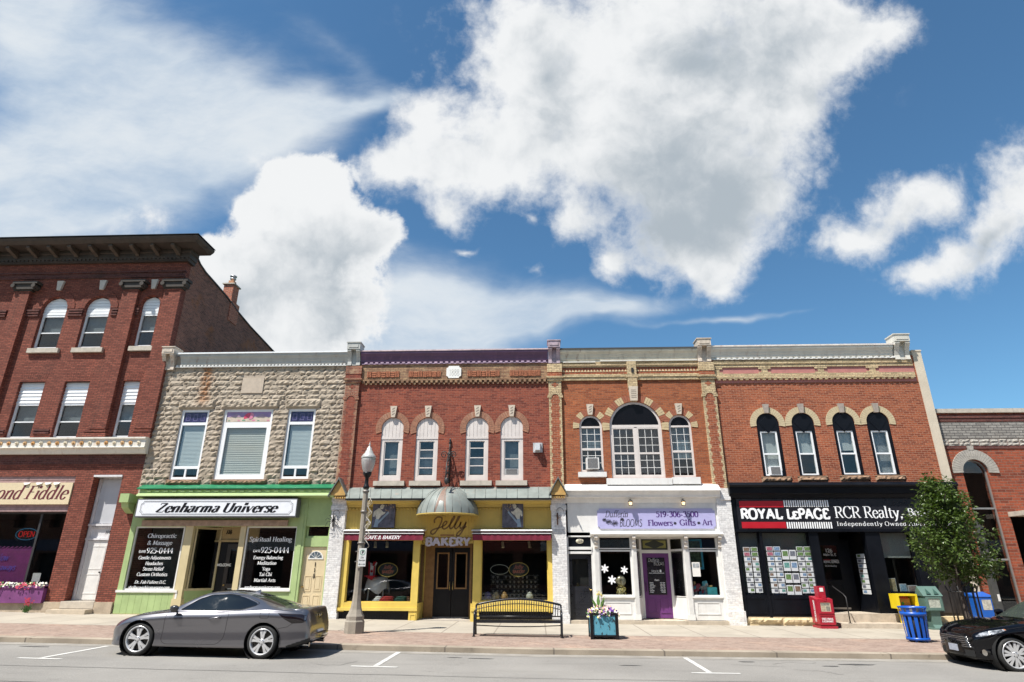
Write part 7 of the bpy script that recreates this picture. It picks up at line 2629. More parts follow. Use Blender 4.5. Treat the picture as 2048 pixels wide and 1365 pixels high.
m.lathe([(.225, 4.93), (.23, 4.97), (.19, 5.03), (.13, 5.10), (.11, 5.16), (.085, 5.18), (.075, 5.25), (.03, 5.29), (.02, 5.33), (.035, 5.36), (.012, 5.40), (0, 5.48)], (LX, LY, LZ), 24)
part('globe_cap', m, paint("globe_cap_metal", (.50, .49, .45), .35, .08, 5, metal=.3), lp)
m = MB()
for z_ in (3.9, 3.3, 2.4):
    m.lathe([(.085 + (4.02 - z_) * .011, z_), (.10 + (4.02 - z_) * .011, z_), (.10 + (4.02 - z_) * .011, z_ + .05), (.085 + (4.02 - z_) * .011, z_ + .05)], (LX, LY, LZ), 8)
m.box(LX + .06, LX + .15, LY - .04, LY + .04, LZ + 3.05, LZ + 3.13)
part('strap', m, paint("steel_strap", (.25, .23, .21), .5, .1, metal=.5), lp)
rw_ = random.Random(2)
m = MB()
for k_ in range(3):
    pts = []
    for i in range(30):
        z_ = LZ + 3.75 - i * .045 - k_ * .08
        pts.append((LX + .13 + .05 * math.sin(i * .9 + k_) + .03 * k_, LY - .05 + .04 * math.cos(i * 1.1), z_))
    m.tube(pts, .008, 4)
part('cord', m, paint("pale_cord", (.62, .58, .50), .8), lp)
ps = thing('parking_sign', 'small white parking sign with green P roundel strapped to the concrete lamp post', 'sign', (LX, LY - .2, LZ + 2.0))
sx0, sx1, sz0, sz1 = LX + .005, LX + .225, 1.96, 2.46
sy = LY - .20
m = MB()
m.box(sx0, sx1, sy, sy + .006, sz0, sz1)
part('plate', m, paint("sign_white", (.62, .63, .62), .45, .04), ps)
m = MB()
cx = (sx0 + sx1) / 2
m.v = []
ring = MB()
ring.lathe([(.062, 0), (.078, 0)], (0, 0, 0), 24)
m.add([(cx + p[0], sy - .002, sz1 - .12 + p[1]) for p in ring.v], ring.f)
part('roundel', m, paint("sign_green", (.015, .20, .10), .5), ps)
m = MB()
letters(m, "P", cx, sz1 - .165, sy - .003, .09, thick=22, thin=22, sans=True, align='c')
letters(m, "2 hr", cx, sz1 - .28, sy - .003, .05, thick=14, thin=14, sans=True, align='c')
letters(m, "9am-6pm", cx, sz1 - .35, sy - .003, .04, width=.18, thick=14, thin=14, sans=True, align='c')
m.box(sx0 + .03, sx1 - .03, sy - .003, sy - .002, sz0 + .055, sz0 + .065)
m.add([(sx0 + .015, sy - .003, sz0 + .06), (sx0 + .05, sy - .003, sz0 + .035), (sx0 + .05, sy - .003, sz0 + .085), (sx1 - .015, sy - .003, sz0 + .06), (sx1 - .05, sy - .003, sz0 + .035), (sx1 - .05, sy - .003, sz0 + .085)], [(0, 1, 2), (3, 5, 4)])
part('lettering', m, M_black, ps)
m = MB()
for z_ in (2.08, 2.36):
    m.box(LX - .10, sx1 - .02, sy + .006, sy + .03, z_, z_ + .025)
part('bracket', m, MATS["steel_strap"], ps)

# bench
BX0, BX1, BY = -1.82, 0.63, -4.55
BZ = zwalk(-.6, BY)
M_bench = paint("bench_enamel", (.012, .013, .017), .3, .2, 4, spec=.5)
bn = thing('bench', 'black metal street bench with an arched slatted back before the bakery', 'bench', ((BX0 + BX1) / 2, BY, BZ))
sy0, sy1, sz = BY - .22, BY + .22, BZ + .42


def topz(x):
    u = (x - BX0) / (BX1 - BX0)
    return BZ + .80 + .155 * math.sin(math.pi * u) ** .9


for e in (BX0, BX1):
    m = MB()
    m.tube([(e, sy0 - .06, BZ + .01), (e, sy0 - .02, BZ + .12), (e, sy0, sz - .03), (e, sy0 - .02, sz + .12), (e, sy0 + .02, sz + .21), (e, sy0 + .15, sz + .24), (e, sy1 - .05, sz + .21), (e, sy1 + .02, sz + .20)], .028, 8)
    m.tube([(e, sy1 + .10, BZ + .01), (e, sy1 + .04, BZ + .14), (e, sy1 - .02, sz - .03), (e, sy1 + .03, sz + .2), (e, sy1 + .10, topz(e))], .028, 8)
    m.tube([(e, sy0, sz - .03), (e, sy1 - .02, sz - .03)], .025, 8)
    m.cyl((e, sy0 - .06, BZ), (e, sy0 - .06, BZ + .03), .05, n=8)
    m.cyl((e, sy1 + .10, BZ), (e, sy1 + .10, BZ + .03), .05, n=8)
    part('end_frame', m, M_bench, bn)
for i in range(7):
    y = sy0 + .02 + i * .062
    part('seat_slat', MB().box(BX0 - .02, BX1 + .02, y, y + .045, sz - .012 + (.012 if i in (0, 6) else 0), sz + .008), M_bench, bn)
m = MB()
m.tube([(BX0 + (BX1 - BX0) * i / 24, sy1 + .10, topz(BX0 + (BX1 - BX0) * i / 24)) for i in range(25)], .03, 8)
part('top_rail', m, M_bench, bn)
m = MB()
m.tube([(BX0 + (BX1 - BX0) * i / 24, sy1 + .085, topz(BX0 + (BX1 - BX0) * i / 24) - .115 - .01) for i in range(25)], .012, 6)
part('back_rail', m, M_bench, bn)
part('back_rail', MB().tube([(BX0, sy1 + .03, sz + .08), (BX1, sy1 + .03, sz + .08)], .018, 6), M_bench, bn)
nb = 34
for i in range(nb):
    u = (i + .5) / nb
    x0 = BX0 + .06 + (BX1 - BX0 - .12) * u
    lean = (u - .5) * .05
    part('back_bar', MB().tube([(x0 - lean * .2, sy1 + .03, sz + .08), (x0 + lean * .4, sy1 + .08, topz(x0) - .12), (x0 + lean, sy1 + .10, topz(x0))], .0125, 5), M_bench, bn)
part('front_apron', MB().box(BX0, BX1, sy0 - .015, sy0 + .01, sz - .06, sz + .0), M_bench, bn)
part('stretcher', MB().tube([(BX0 + (BX1 - BX0) * i / 12, sy0 + .05, BZ + .30 - .035 * math.sin(math.pi * i / 12)) for i in range(13)], .014, 6), M_bench, bn)

# planter with flowers
PX0, PX1, PY0, PY1 = 1.40, 2.17, -5.03, -4.25
PZ = zwalk(1.8, -4.7)
pt_ = thing('planter_box', 'square planter with black posts and weathered turquoise panels', 'planter', (1.78, -4.64, PZ))
for x in (PX0, PX1 - .085):
    for y in (PY0, PY1 - .085):
        part('corner_post', MB().box(x, x + .085, y, y + .085, PZ, PZ + .66), M_black, pt_)
mt, tt = newmat("peeling_turquoise")
oc = tt.n('ShaderNodeTexCoord').outputs['Object']
n1 = tt.noise(tt.n('ShaderNodeMapping', {'Vector': oc, 'Scale': (1.6, 1.6, .8)}).outputs[0], 7.0, 8, .68)
c = tt.mixc(tt.ss(n1, .55, .585), (.085, .30, .40, 1), (.02, .03, .035, 1))
c = tt.mixc(tt.ss(tt.noise(oc, 14., 4, .6), .6, .7), c, (.22, .42, .46, 1))
finish(tt, Base_Color=c, Roughness=.7)
m = MB()
m.box(PX0 + .03, PX1 - .03, PY0 + .03, PY1 - .03, PZ + .10, PZ + .62)
part('panel', m, mt, pt_)
m = MB()
for z_ in (.06, .60):
    for a in ((PX0 + .085, PX1 - .085, PY0 + .015, PY0 + .06), (PX0 + .085, PX1 - .085, PY1 - .06, PY1 - .015), (PX0 + .015, PX0 + .06, PY0 + .085, PY1 - .085), (PX1 - .06, PX1 - .015, PY0 + .085, PY1 - .085)):
        m.box(*a, PZ + z_, PZ + z_ + .05)
m.box(PX0 + .05, PX1 - .05, PY0 + .05, PY1 - .05, PZ + .09, PZ + .12)
part('rail', m, M_black, pt_)
part('soil', MB().box(PX0 + .06, PX1 - .06, PY0 + .06, PY1 - .06, PZ + .55, PZ + .63), paint("soil", (.03, .02, .014), .95), pt_)
FLC = [paint("petal_white", (.74, .72, .66), .8, .08), paint("petal_violet", (.16, .06, .32), .8, .2), paint("petal_pink", (.62, .28, .34), .8, .15), paint("petal_yellow", (.70, .58, .16), .8, .1), paint("petal_red", (.42, .03, .06), .8, .1), paint("stem_green", (.07, .15, .035), .7, .25, 8), paint("petal_cream", (.72, .66, .42), .8, .1)]
fw_ = thing('flower_arrangement', 'mixed white, violet and pink flowers heaped in the turquoise planter', 'flowers', (1.78, -4.64, PZ + .62))
m = MB()
rq = random.Random(12)
for i in range(420):
    a, r_ = rq.uniform(0, 6.28), math.sqrt(rq.random())
    x, y = 1.785 + .46 * r_ * math.cos(a), -4.64 + .44 * r_ * math.sin(a)
    z_ = PZ + .64 + .17 * (1 - r_ ** 2) + rq.uniform(-.05, .05) - (.06 if r_ > .9 else 0)
    t = Vector((rq.uniform(-.7, .7), rq.uniform(-1, .3), rq.uniform(.2, 1))).normalized()
    u = t.orthogonal().normalized()
    v_ = t.cross(u)
    s_ = rq.uniform(.018, .042)
    mi = rq.choice((0, 0, 1, 1, 2, 3, 6, 1, 0)) if r_ > .45 else rq.choice((0, 2, 2, 4, 6, 6, 3))
    p = Vector((x, y, z_))
    n = 6
    vs = [p + (u * math.cos(6.283 * q / n) + v_ * math.sin(6.283 * q / n)) * s_ * (1 if q % 2 else .75) for q in range(n)]
    m.add(vs, [tuple(range(n))], mi)
for i in range(300):
    a, r_ = rq.uniform(0, 6.28), math.sqrt(rq.random())
    p = Vector((1.785 + .47 * r_ * math.cos(a), -4.64 + .45 * r_ * math.sin(a), PZ + .60 + .14 * (1 - r_ ** 2) * rq.random()))
    d = Vector((rq.gauss(0, 1), rq.gauss(0, 1), rq.uniform(.2, 1.4))).normalized()
    s_ = d.orthogonal().normalized() * rq.uniform(.012, .02)
    m.add([p - s_, p + s_, p + d * rq.uniform(.07, .13)], [(0, 1, 2)], 5)
part('blossoms', m, FLC, fw_)
m = MB()
for i in range(9):
    a = i * .75
    b = Vector((1.68 + .05 * math.cos(a), -4.7 + .05 * math.sin(a), PZ + .66))
    tip = b + Vector((.22 * math.cos(a) * (.6 + .4 * (i % 2)), .14 * math.sin(a), .30 + .07 * (i % 3)))
    mid = (b + tip) / 2 + Vector((0, 0, .07))
    s_ = Vector((0.03 * math.sin(a) + .02, -.02 * math.cos(a), 0))
    m.add([b - s_ * .5, b + s_ * .5, mid + s_, tip, mid - s_], [(0, 1, 2, 3, 4)], 0)
m.cyl((1.68, -4.7, PZ + .65), (1.70, -4.7, PZ + 1.12), .011, n=6)
part('leaf', m, paint("tulip_leaf", (.12, .22, .05), .6, .2, 6), fw_)
m = MB()
petals(m, (1.69, -4.72, PZ + 1.14), 26, .085, (0, 1), 4)
petals(m, (1.76, -4.70, PZ + 1.10), 18, .07, (0, 1), 6)
part('yellow_bloom', m, [FLC[3], FLC[6]], fw_)

# flowers in the purple window box and a tuft at the wall foot
wb = thing('window_box_flowers', 'white and burgundy flowers trailing along the purple window box', 'flowers', (-20, -.15, 1.27))
m = MB()
for i in range(900):
    x = rq.uniform(-24, -18.12)
    g_ = math.sin(x * 5.1) + .6 * math.sin(x * 11.3 + 1)
    mi = (0 if g_ > -.2 else 4) if rq.random() < .6 else rq.choice((5, 5, 6, 2))
    p = Vector((x, -.12 + rq.gauss(0, .07), 1.27 + rq.uniform(-.04, .13) - (.10 * rq.random() if mi == 4 else 0)))
    t = Vector((rq.uniform(-.6, .6), -1, rq.uniform(0, 1))).normalized()
    u = t.orthogonal().normalized()
    v_ = t.cross(u)
    s_ = rq.uniform(.02, .045)
    m.add([p + (u * math.cos(1.257 * q) + v_ * math.sin(1.257 * q)) * s_ for q in range(5)], [(0, 1, 2, 3, 4)], mi)
part('blossoms', m, FLC, wb)
tf = thing('weed_tuft', 'small green plant with dark red blooms at the foot of the left wall', 'plant', (-18.45, -.25, zwalk(-18.4)))
m = MB()
for i in range(90):
    a = rq.uniform(0, 6.28)
    p = Vector((-18.45 + rq.gauss(0, .05), -.3 + rq.gauss(0, .04), zwalk(-18.4) + rq.uniform(0, .15)))
    d = Vector((rq.gauss(0, .6), rq.gauss(0, .6), 1)).normalized()
    s_ = d.orthogonal().normalized() * .014
    m.add([p - s_, p + s_, p + d * rq.uniform(.1, .2)], [(0, 1, 2)], 0)
for i in range(26):
    p = Vector((-18.43 + rq.gauss(0, .07), -.32 + rq.gauss(0, .04), zwalk(-18.4) + rq.uniform(.25, .5)))
    m.add([p + Vector((.03 * math.cos(1.257 * q), -.01, .03 * math.sin(1.257 * q))) for q in range(5)], [(0, 1, 2, 3, 4)], 1)
part('foliage', m, [FLC[5], FLC[4]], tf)

# newspaper boxes
M_red = paint("red_enamel", (.36, .018, .035), .35, .06, 3)
x0, x1, y0, y1 = 9.27, 9.80, -.98, -.42
zb = zwalk(9.5) + .0
nbx = thing('newspaper_box', 'dark red newspaper box with a coin head and folded paper in its window', 'newspaper box', (9.53, -.7, zb))
m = MB()
m.box(x0, x1, y0, y1, zb + .14, zb + .90)
m.add([(x0, y0, zb + .90), (x1, y0, zb + .90), (x1, y1, zb + .98), (x0, y1, zb + .98), (x0, y1, zb + .90), (x1, y1, zb + .90)], [(0, 1, 2, 3), (0, 3, 4), (1, 5, 2), (3, 2, 5, 4)])
m.box(x0 + .03, x1 - .03, y0 + .03, y1 - .03, zb, zb + .14)
m.box(x0 - .015, x1 + .015, y0 - .05, y1 + .02, zb, zb + .08)
m.prism(rect(x0 + .02, x1 - .02, zb + .12, zb + .42), y0 - .012, y0, holes=[rect(x0 + .05, x1 - .05, zb + .15, zb + .39)])
m.prism(rect(x0 + .02, x1 - .02, zb + .46, zb + .86), y0 - .02, y0, holes=[rect(x0 + .10, x1 - .10, zb + .52, zb + .80)])
part('case', m, M_red, nbx)
m = MB()
m.box(x0 + .16, x1 - .16 + .03, y0 + .15, y1 - .12, zb + .92, zb + 1.30)
m.box(x0 + .22, x1 - .22, y0 - .03, y0 + .16, zb + .84, zb + 1.02)
hd_ = part('coin_head', m, M_red, nbx)
m = MB()
m.box(x0 + .22, x1 - .19, y0 + .142, y0 + .15, zb + 1.13, zb + 1.25)
part('price_card', m, MATS["paper"], hd_)
m = MB()
m.box(x0 + .10, x1 - .10, y0 - .006, y0 - .001, zb + .52, zb + .80)
wd = part('window', m, paint("newsprint", (.52, .46, .34), .6, .12, 8), nbx)
m = MB()
for i, (a, b, c_, d_) in enumerate(((.03, .30, .19, .25), (.03, .15, .11, .17), (.18, .30, .02, .16), (.03, .15, .02, .09))):
    m.box(x0 + .1 + a, x0 + .1 + b, y0 - .009, y0 - .006, zb + .52 + c_, zb + .52 + d_, i % 2)
part('print', m, [paint("news_grey", (.2, .19, .16), .7, .3, 20), paint("news_tan", (.38, .31, .22), .7, .3, 20)], wd)
m = MB()
letters(m, "FREE PRESS", (x0 + x1) / 2, zb + .27, y0 - .004, .055, width=.36, thick=18, thin=10, align='c')
letters(m, "& ECONOMIST", (x0 + x1) / 2, zb + .20, y0 - .004, .05, width=.36, thick=18, thin=10, align='c')
ls_ = MB()
letters(ls_, "FREE PRESS & ECONOMIST", 0, 0, 0, .10, width=.66, thick=20, thin=10)
m.add([(x0 - .002 - .0003 * (i % 5), y0 + .2 + p[2], zb + .2 + p[0]) for i, p in enumerate(ls_.v)], [tuple(reversed(f)) for f in ls_.f])
part('lettering', m, M_wtext, nbx)

zb = zwalk(12.3)
M_boxy = paint("yellow_plastic", (.74, .56, .02), .35, .05, 3)
nb2 = thing('newspaper_box', 'bright yellow free-paper box on a pedestal beside the blue bin', 'newspaper box', (12.5, -.6, zb))
m = MB()
x0, x1, y0, y1 = 12.0, 12.66, -.85, -.35
m.prism(rect(x0, x1, zb + .62, zb + 1.08), y0, y1, holes=[rect(x0 + .06, x1 - .06, zb + .68, zb + 1.02)])
m.box(x0 + .03, x1 - .03, y1 - .05, y1 - .02, zb + .65, zb + 1.05)
part('head', m, M_boxy, nb2)
m = MB()
m.extx([(-.80, zb + .62), (-.40, zb + .62), (-.45, zb + .40), (-.48, zb + .12), (-.40, zb + .0), (-.86, zb + .0), (-.78, zb + .12), (-.74, zb + .42)], x0 + .16, x1 - .18)
m.box(x0 + .08, x1 - .1, -.9, -.36, zb, zb + .06)
part('pedestal', m, M_boxy, nb2)
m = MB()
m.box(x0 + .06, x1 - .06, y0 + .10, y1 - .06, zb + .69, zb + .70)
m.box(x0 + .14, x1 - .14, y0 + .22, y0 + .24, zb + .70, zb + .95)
part('shelf', m, paint("amber_shelf", (.42, .22, .05), .6, .2), nb2)  # one even amber tone for the shelf and its upright
m = MB()
letters(m, "FREE", (x0 + x1) / 2, zb + .93, y0 + .212, .06, width=.26, thick=22, thin=22, sans=True, align='c')
part('lettering', m, MATS["signal_red"], nb2)
m = MB()
for q in range(5):
    m.cyl((x0 + .26 + .03 * math.cos(q * 1.3), y0 + .215, zb + .78 + .03 * math.sin(q * 1.3)), (x0 + .26 + .03 * math.cos(q * 1.3), y0 + .205, zb + .78 + .03 * math.sin(q * 1.3)), .022, n=8)
part('leaf_mark', m, paint("leaf_green", (.05, .28, .06), .5), nb2)

nb3 = thing('newspaper_box', 'grey-green plastic real estate paper box with a gabled top', 'newspaper box', (13.25, -.6, zb))
M_gg = paint("sage_plastic", (.105, .175, .15), .4, .08, 3)
x0, x1, y0, y1 = 12.88, 13.46, -.85, -.40
m = MB()
m.box(x0, x1, y0, y1, zb + .55, zb + 1.02)
m.add([(x0 - .03, y0 - .03, zb + 1.02), (x1 + .03, y0 - .03, zb + 1.02), (x1 + .03, (y0 + y1) / 2 + .05, zb + 1.32), (x0 - .03, (y0 + y1) / 2 + .05, zb + 1.32), (x0 - .03, y1 + .03, zb + 1.02), (x1 + .03, y1 + .03, zb + 1.02)],
      [(0, 1, 2, 3), (3, 2, 5, 4), (0, 3, 4), (1, 5, 2), (0, 4, 5, 1)])
m.prism(rect(x0 + .03, x1 - .03, zb + .58, zb + 1.0), y0 - .02, y0, holes=[rect(x0 + .10, x1 - .10, zb + .66, zb + .94)])
part('head', m, M_gg, nb3)
m = MB()
for cx in (13.05, 13.30):
    yy, zz = y0 + .02, zb + 1.08
    m.add([(cx - .08, yy - .02, zz - .0), (cx + .08, yy - .02, zz), (cx, yy + .14, zz + .17)], [(0, 1, 2)])
m.v = [(a, b - .012, c + .006) for a, b, c in m.v]
part('gable_mark', m, paint("dark_sage", (.03, .075, .06), .5), nb3)
part('window', MB().box(x0 + .10, x1 - .10, y0 - .005, y0 - .001, zb + .66, zb + .94), paint("paper_in_window", (.40, .42, .36), .4, .35, 12), nb3)
m = MB()
m.extx([(-.80, zb + .55), (-.45, zb + .55), (-.48, zb + .14), (-.36, zb), (-.92, zb), (-.78, zb + .14)], x0 + .14, x1 - .14)
m.box(x0 - .02, x1 + .06, -.98, -.34, zb, zb + .05)
part('pedestal', m, M_gg, nb3)

zb = zwalk(14.9)
nb4 = thing('mail_box', 'blue newspaper box with a sloping lid behind the grey post', 'newspaper box', (14.9, -.7, zb))
M_blue = paint("blue_enamel", (.012, .10, .42), .4, .06, 3)
m = MB()
m.box(14.50, 15.08, -.95, -.45, zb + .40, zb + 1.02)
m.add([(14.48, -.97, zb + 1.02), (15.10, -.97, zb + 1.02), (15.10, -.43, zb + 1.16), (14.48, -.43, zb + 1.16), (15.10, -.43, zb + 1.02), (14.48, -.43, zb + 1.02)], [(0, 1, 2, 3), (0, 3, 5), (1, 4, 2), (2, 4, 5, 3)])
part('case', m, M_blue, nb4)
for a, b in ((14.55, -.9), (15.0, -.9), (14.55, -.52), (15.0, -.52)):
    part('leg', MB().box(a, a + .045, b, b + .045, zb, zb + .40), M_blue, nb4)
part('window', MB().box(14.66, 14.95, -.956, -.951, zb + .62, zb + .93), paint("pale_news", (.45, .42, .36), .5, .3, 14), nb4)

# blue slatted bin
bx, by = 10.33, -4.62
zb = zwalk(bx, by)
bl = thing('litter_bin', 'round bright blue slatted litter bin on the brick paving', 'bin', (bx, by, zb))
M_bin = paint("bin_blue", (.006, .085, .43), .35, .06, 3)
nsl = 13
for i in range(nsl):
    a = 6.2832 * i / nsl
    u = Vector((math.cos(a), math.sin(a), 0))
    v_ = Vector((-math.sin(a), math.cos(a), 0))
    r0, r1 = .265, .315
    wd_ = .037
    m = MB()
    pr_ = [(r0, .06), (r0 + .02, .30), (r1 - .012, .70), (r1, .80), (r1 + .03, .86)]
    vs = []
    for r_, z_ in pr_:
        k_ = wd_ * r_ / r0
        c_ = Vector((bx, by, zb + z_))
        vs += [c_ + u * r_ - v_ * k_, c_ + u * r_ + v_ * k_, c_ + u * (r_ - .008) + v_ * k_, c_ + u * (r_ - .008) - v_ * k_]
    fs = []
    for q in range(len(pr_) - 1):
        for s_ in range(4):
            fs.append((q * 4 + s_, q * 4 + (s_ + 1) % 4, q * 4 + 4 + (s_ + 1) % 4, q * 4 + 4 + s_))
    m.add(vs, fs)
    part('slat', m, M_bin, bl)
for r_, z_, h_ in ((.272, .045, .07), (.312, .66, .09), (.335, .85, .035)):
    part('hoop', MB().lathe([(r_, z_), (r_ + .012, z_), (r_ + .018, z_ + h_), (r_ + .006, z_ + h_), (r_, z_)], (bx, by, zb), 32), M_bin, bl)
part('liner', MB().lathe([(0, .06), (.235, .06), (.27, .83), (.25, .83), (.22, .10)], (bx, by, zb), 20), paint("bin_liner", (.012, .014, .02), .6), bl)
for i in range(4):
    a = .8 + i * 1.5708
    part('foot', MB().cyl((bx + .2 * math.cos(a), by + .2 * math.sin(a), zb), (bx + .2 * math.cos(a), by + .2 * math.sin(a), zb + .06), .03, n=8), M_bin, bl)

# grey ornamental post
gx, gy = 14.1, -2.5
zb = zwalk(gx, gy)
gp = thing('ornamental_post', 'tall grey square post with a carved finial beside the young tree', 'post', (gx, gy, zb))
M_gp = paint("grey_post_paint", (.06, .06, .056), .6, .25, 5, .5, (.03, .03, .03))
m = MB()
m.box(gx - .085, gx + .085, gy - .085, gy + .085, zb, 2.98)
m.box(gx - .10, gx + .10, gy - .10, gy + .10, zb, zb + .6)
m.box(gx - .12, gx + .12, gy - .12, gy + .12, 2.98, 3.04)
part('shaft', m, M_gp, gp)
m = MB()
m.prism([(gx - .05, 3.04), (gx + .05, 3.04), (gx + .05, 3.14), (gx + .15, 3.14), (gx + .17, 3.22), (gx + .08, 3.24), (gx + .06, 3.32), (gx, 3.40), (gx - .06, 3.32), (gx - .08, 3.24), (gx - .17, 3.22), (gx - .15, 3.14), (gx - .05, 3.14)], gy - .03, gy + .03)
part('finial', m, M_gp, gp)
part('notice', MB().box(gx + .0, gx + .07, gy - .092, gy - .086, 1.0, 1.2), MATS["paper"], gp)

# ================================================================== young tree in an iron guard
TX, TY = 12.0, -4.3
zb = zwalk(TX, TY)
rt = random.Random(21)
tr = thing('young_tree', 'young leafy street tree hiding the end of the agency sign', 'tree', (TX, TY, zb))
m = MB()
m.tube([(TX, TY, zb - .05), (TX - .01, TY, .7), (TX - .03, TY + .02, 1.4), (TX - .02, TY, 2.2), (TX + .02, TY + .02, 3.2), (TX + .02, TY, 4.3)], [.075, .062, .052, .045, .028, .008], 10)
limbs = []
for i in range(34):
    z0 = 1.45 + 2.5 * i / 33
    a = i * 2.4 + rt.uniform(-.3, .3)
    ln = (1.0 if z0 < 2.6 else .96 - (z0 - 2.6) * .42) * rt.uniform(.75, 1.08)
    up = rt.uniform(.35, .75)
    p0 = Vector((TX - .01, TY, z0))
    p1 = p0 + Vector((math.cos(a) * ln * .5, math.sin(a) * ln * .5, ln * up * .45))
    p2 = p0 + Vector((math.cos(a) * ln, math.sin(a) * ln, ln * up * 1.05))
    m.tube([p0, p1, p2], [.022, .014, .005], 5)
    limbs.append((p0, p1, p2))
part('trunk', m, paint("bark", (.075, .06, .05), .9, .3, 12, bump=.6, bscale=40), tr)


def leafmat(name, c0, c1):
    mm, t = newmat(name)
    oc = t.n('ShaderNodeTexCoord').outputs['Object']
    c = t.mixc(t.ss(t.noise(oc, 3.0, 4, .6), .3, .7), rgba(c0), rgba(c1))
    c = t.mixc(t.ss(t.noise(oc, 25.0, 2, .5), .35, .65), c, rgba(sc(c0, .8)))
    a = t.n('ShaderNodeBsdfPrincipled', {'Base Color': c, 'Roughness': .38, 'Specular IOR Level': .45})
    b = t.n('ShaderNodeBsdfTranslucent', {'Color': t.mixc(1.0, c, (1.3, 1.5, .6, 1), 'MULTIPLY')})
    mx = t.n('ShaderNodeMixShader', {0: .25, 1: a.outputs[0], 2: b.outputs[0]})
    t.n('ShaderNodeOutputMaterial', {'Surface': mx.outputs[0]})
    return mm


m = MB()


def leaf(p, d, s_, mi):
    d = d.normalized()
    u = d.cross(Vector((rt.gauss(0, .6), rt.gauss(0, .6), 1))).normalized()
    nrm = d.cross(u)
    q = [p, p + d * s_ * .45 + u * s_ * .30 - nrm * s_ * .05, p + d * s_, p + d * s_ * .45 - u * s_ * .30 - nrm * s_ * .05, p + d * s_ * .5 + nrm * s_ * .05]
    m.add(q, [(0, 1, 4), (1, 2, 4), (2, 3, 4), (3, 0, 4)], mi)


def outline(z):                       # crown half width by height, egg shaped and narrower at the top
    k = max(0, min(1, (z - 1.45) / 3.2))
    return 1.13 * (math.sin(math.pi * min(1, k * .78 + .18)) ** .8) * (1 - .34 * k)


cl_ = []
for (p0, p1, p2) in limbs:
    for q in (.35, .6, .85, 1.0):
        c_ = p0 * (1 - q) ** 2 + p1 * 2 * q * (1 - q) + p2 * q * q
        cl_.append((c_, rt.uniform(.16, .30)))
for i in range(84):
    z_ = rt.uniform(1.6, 4.5)
    a = rt.uniform(0, 6.28)
    r_ = outline(z_) * math.sqrt(rt.uniform(.25, 1.0))
    cl_.append((Vector((TX + .06 + (.10 if z_ < 2.6 else 0) + r_ * math.cos(a), TY + r_ * .95 * math.sin(a), z_)), rt.uniform(.12, .24)))
for c_, r_ in cl_:
    if math.hypot(c_.x - TX, c_.y - TY) > outline(c_.z) * 1.08 + .05:
        continue
    if rt.random() < .2 or c_.z < 1.5 + .3 * rt.random():
        continue
    for k_ in range(int(62 * (r_ / .22) ** 2)):
        d = Vector((rt.gauss(0, 1), rt.gauss(0, 1), rt.gauss(0, .8)))
        d.normalize()
        p = c_ + d * r_ * rt.uniform(.35, 1.0)
        dd = (d + Vector((rt.gauss(0, .5), rt.gauss(0, .5), -.35)))
        mi = 2 if (p.x > TX + .8 and rt.random() < .08) else rt.choice((0, 0, 1))
        leaf(p, dd, rt.uniform(.075, .125), mi)
part('crown', m, [leafmat("leaf_green_a", (.065, .105, .022), (.10, .15, .03)), leafmat("leaf_green_b", (.10, .15, .035), (.07, .115, .03)), leafmat("leaf_russet", (.17, .10, .04), (.13, .07, .03))], tr)
tg_ = thing('tree_guard', 'black iron bar guard round the young tree trunk', 'tree guard', (TX, TY, zb))
for i in range(12):
    a = 6.2832 * (i + .5) / 12
    r_ = .34
    m = MB()
    m.tube([(TX + r_ * math.cos(a), TY + r_ * math.sin(a), zb), (TX + r_ * math.cos(a), TY + r_ * math.sin(a), zb + 1.25), (TX + (r_ + .05) * math.cos(a), TY + (r_ + .05) * math.sin(a), zb + 1.42)], .017, 6)
    part('bar', m, M_iron, tg_)
for z_ in (.28, .44, 1.25):
    part('hoop', MB().lathe([(.33, z_), (.352, z_), (.352, z_ + .03), (.33, z_ + .03), (.33, z_)], (TX, TY, zb), 28), M_iron, tg_)

# ================================================================== cars


def interp(tab, x):
    """smooth (Catmull-Rom) lookup in a list of (x, v)"""
    if x <= tab[0][0]:
        return tab[0][1]
    if x >= tab[-1][0]:
        return tab[-1][1]
    for i in range(len(tab) - 1):
        if tab[i][0] <= x <= tab[i + 1][0]:
            a, b = tab[i], tab[i + 1]
            h = b[0] - a[0]
            t = (x - a[0]) / h
            m0 = (b[1] - tab[i - 1][1]) / (b[0] - tab[i - 1][0]) if i > 0 else (b[1] - a[1]) / h
            m1 = (tab[i + 2][1] - a[1]) / (tab[i + 2][0] - a[0]) if i + 2 < len(tab) else (b[1] - a[1]) / h
            return (2 * t ** 3 - 3 * t * t + 1) * a[1] + (t ** 3 - 2 * t * t + t) * h * m0 + (-2 * t ** 3 + 3 * t * t) * b[1] + (t ** 3 - t * t) * h * m1


def inpoly(x, z, P):
    c = False
    n = len(P)
    for i in range(n):
        x1, z1 = P[i]
        x2, z2 = P[(i + 1) % n]
        if (z1 > z) != (z2 > z) and x < (x2 - x1) * (z - z1) / (z2 - z1) + x1:
            c = not c
    return c


def polydist(x, z, P):
    best = 9
    n = len(P)
    for i in range(n):
        x1, z1 = P[i]
        x2, z2 = P[(i + 1) % n]
        dx, dz = x2 - x1, z2 - z1
        l = dx * dx + dz * dz
        t = max(0, min(1, ((x - x1) * dx + (z - z1) * dz) / l)) if l else 0
        best = min(best, math.hypot(x - x1 - t * dx, z - z1 - t * dz))
    return best


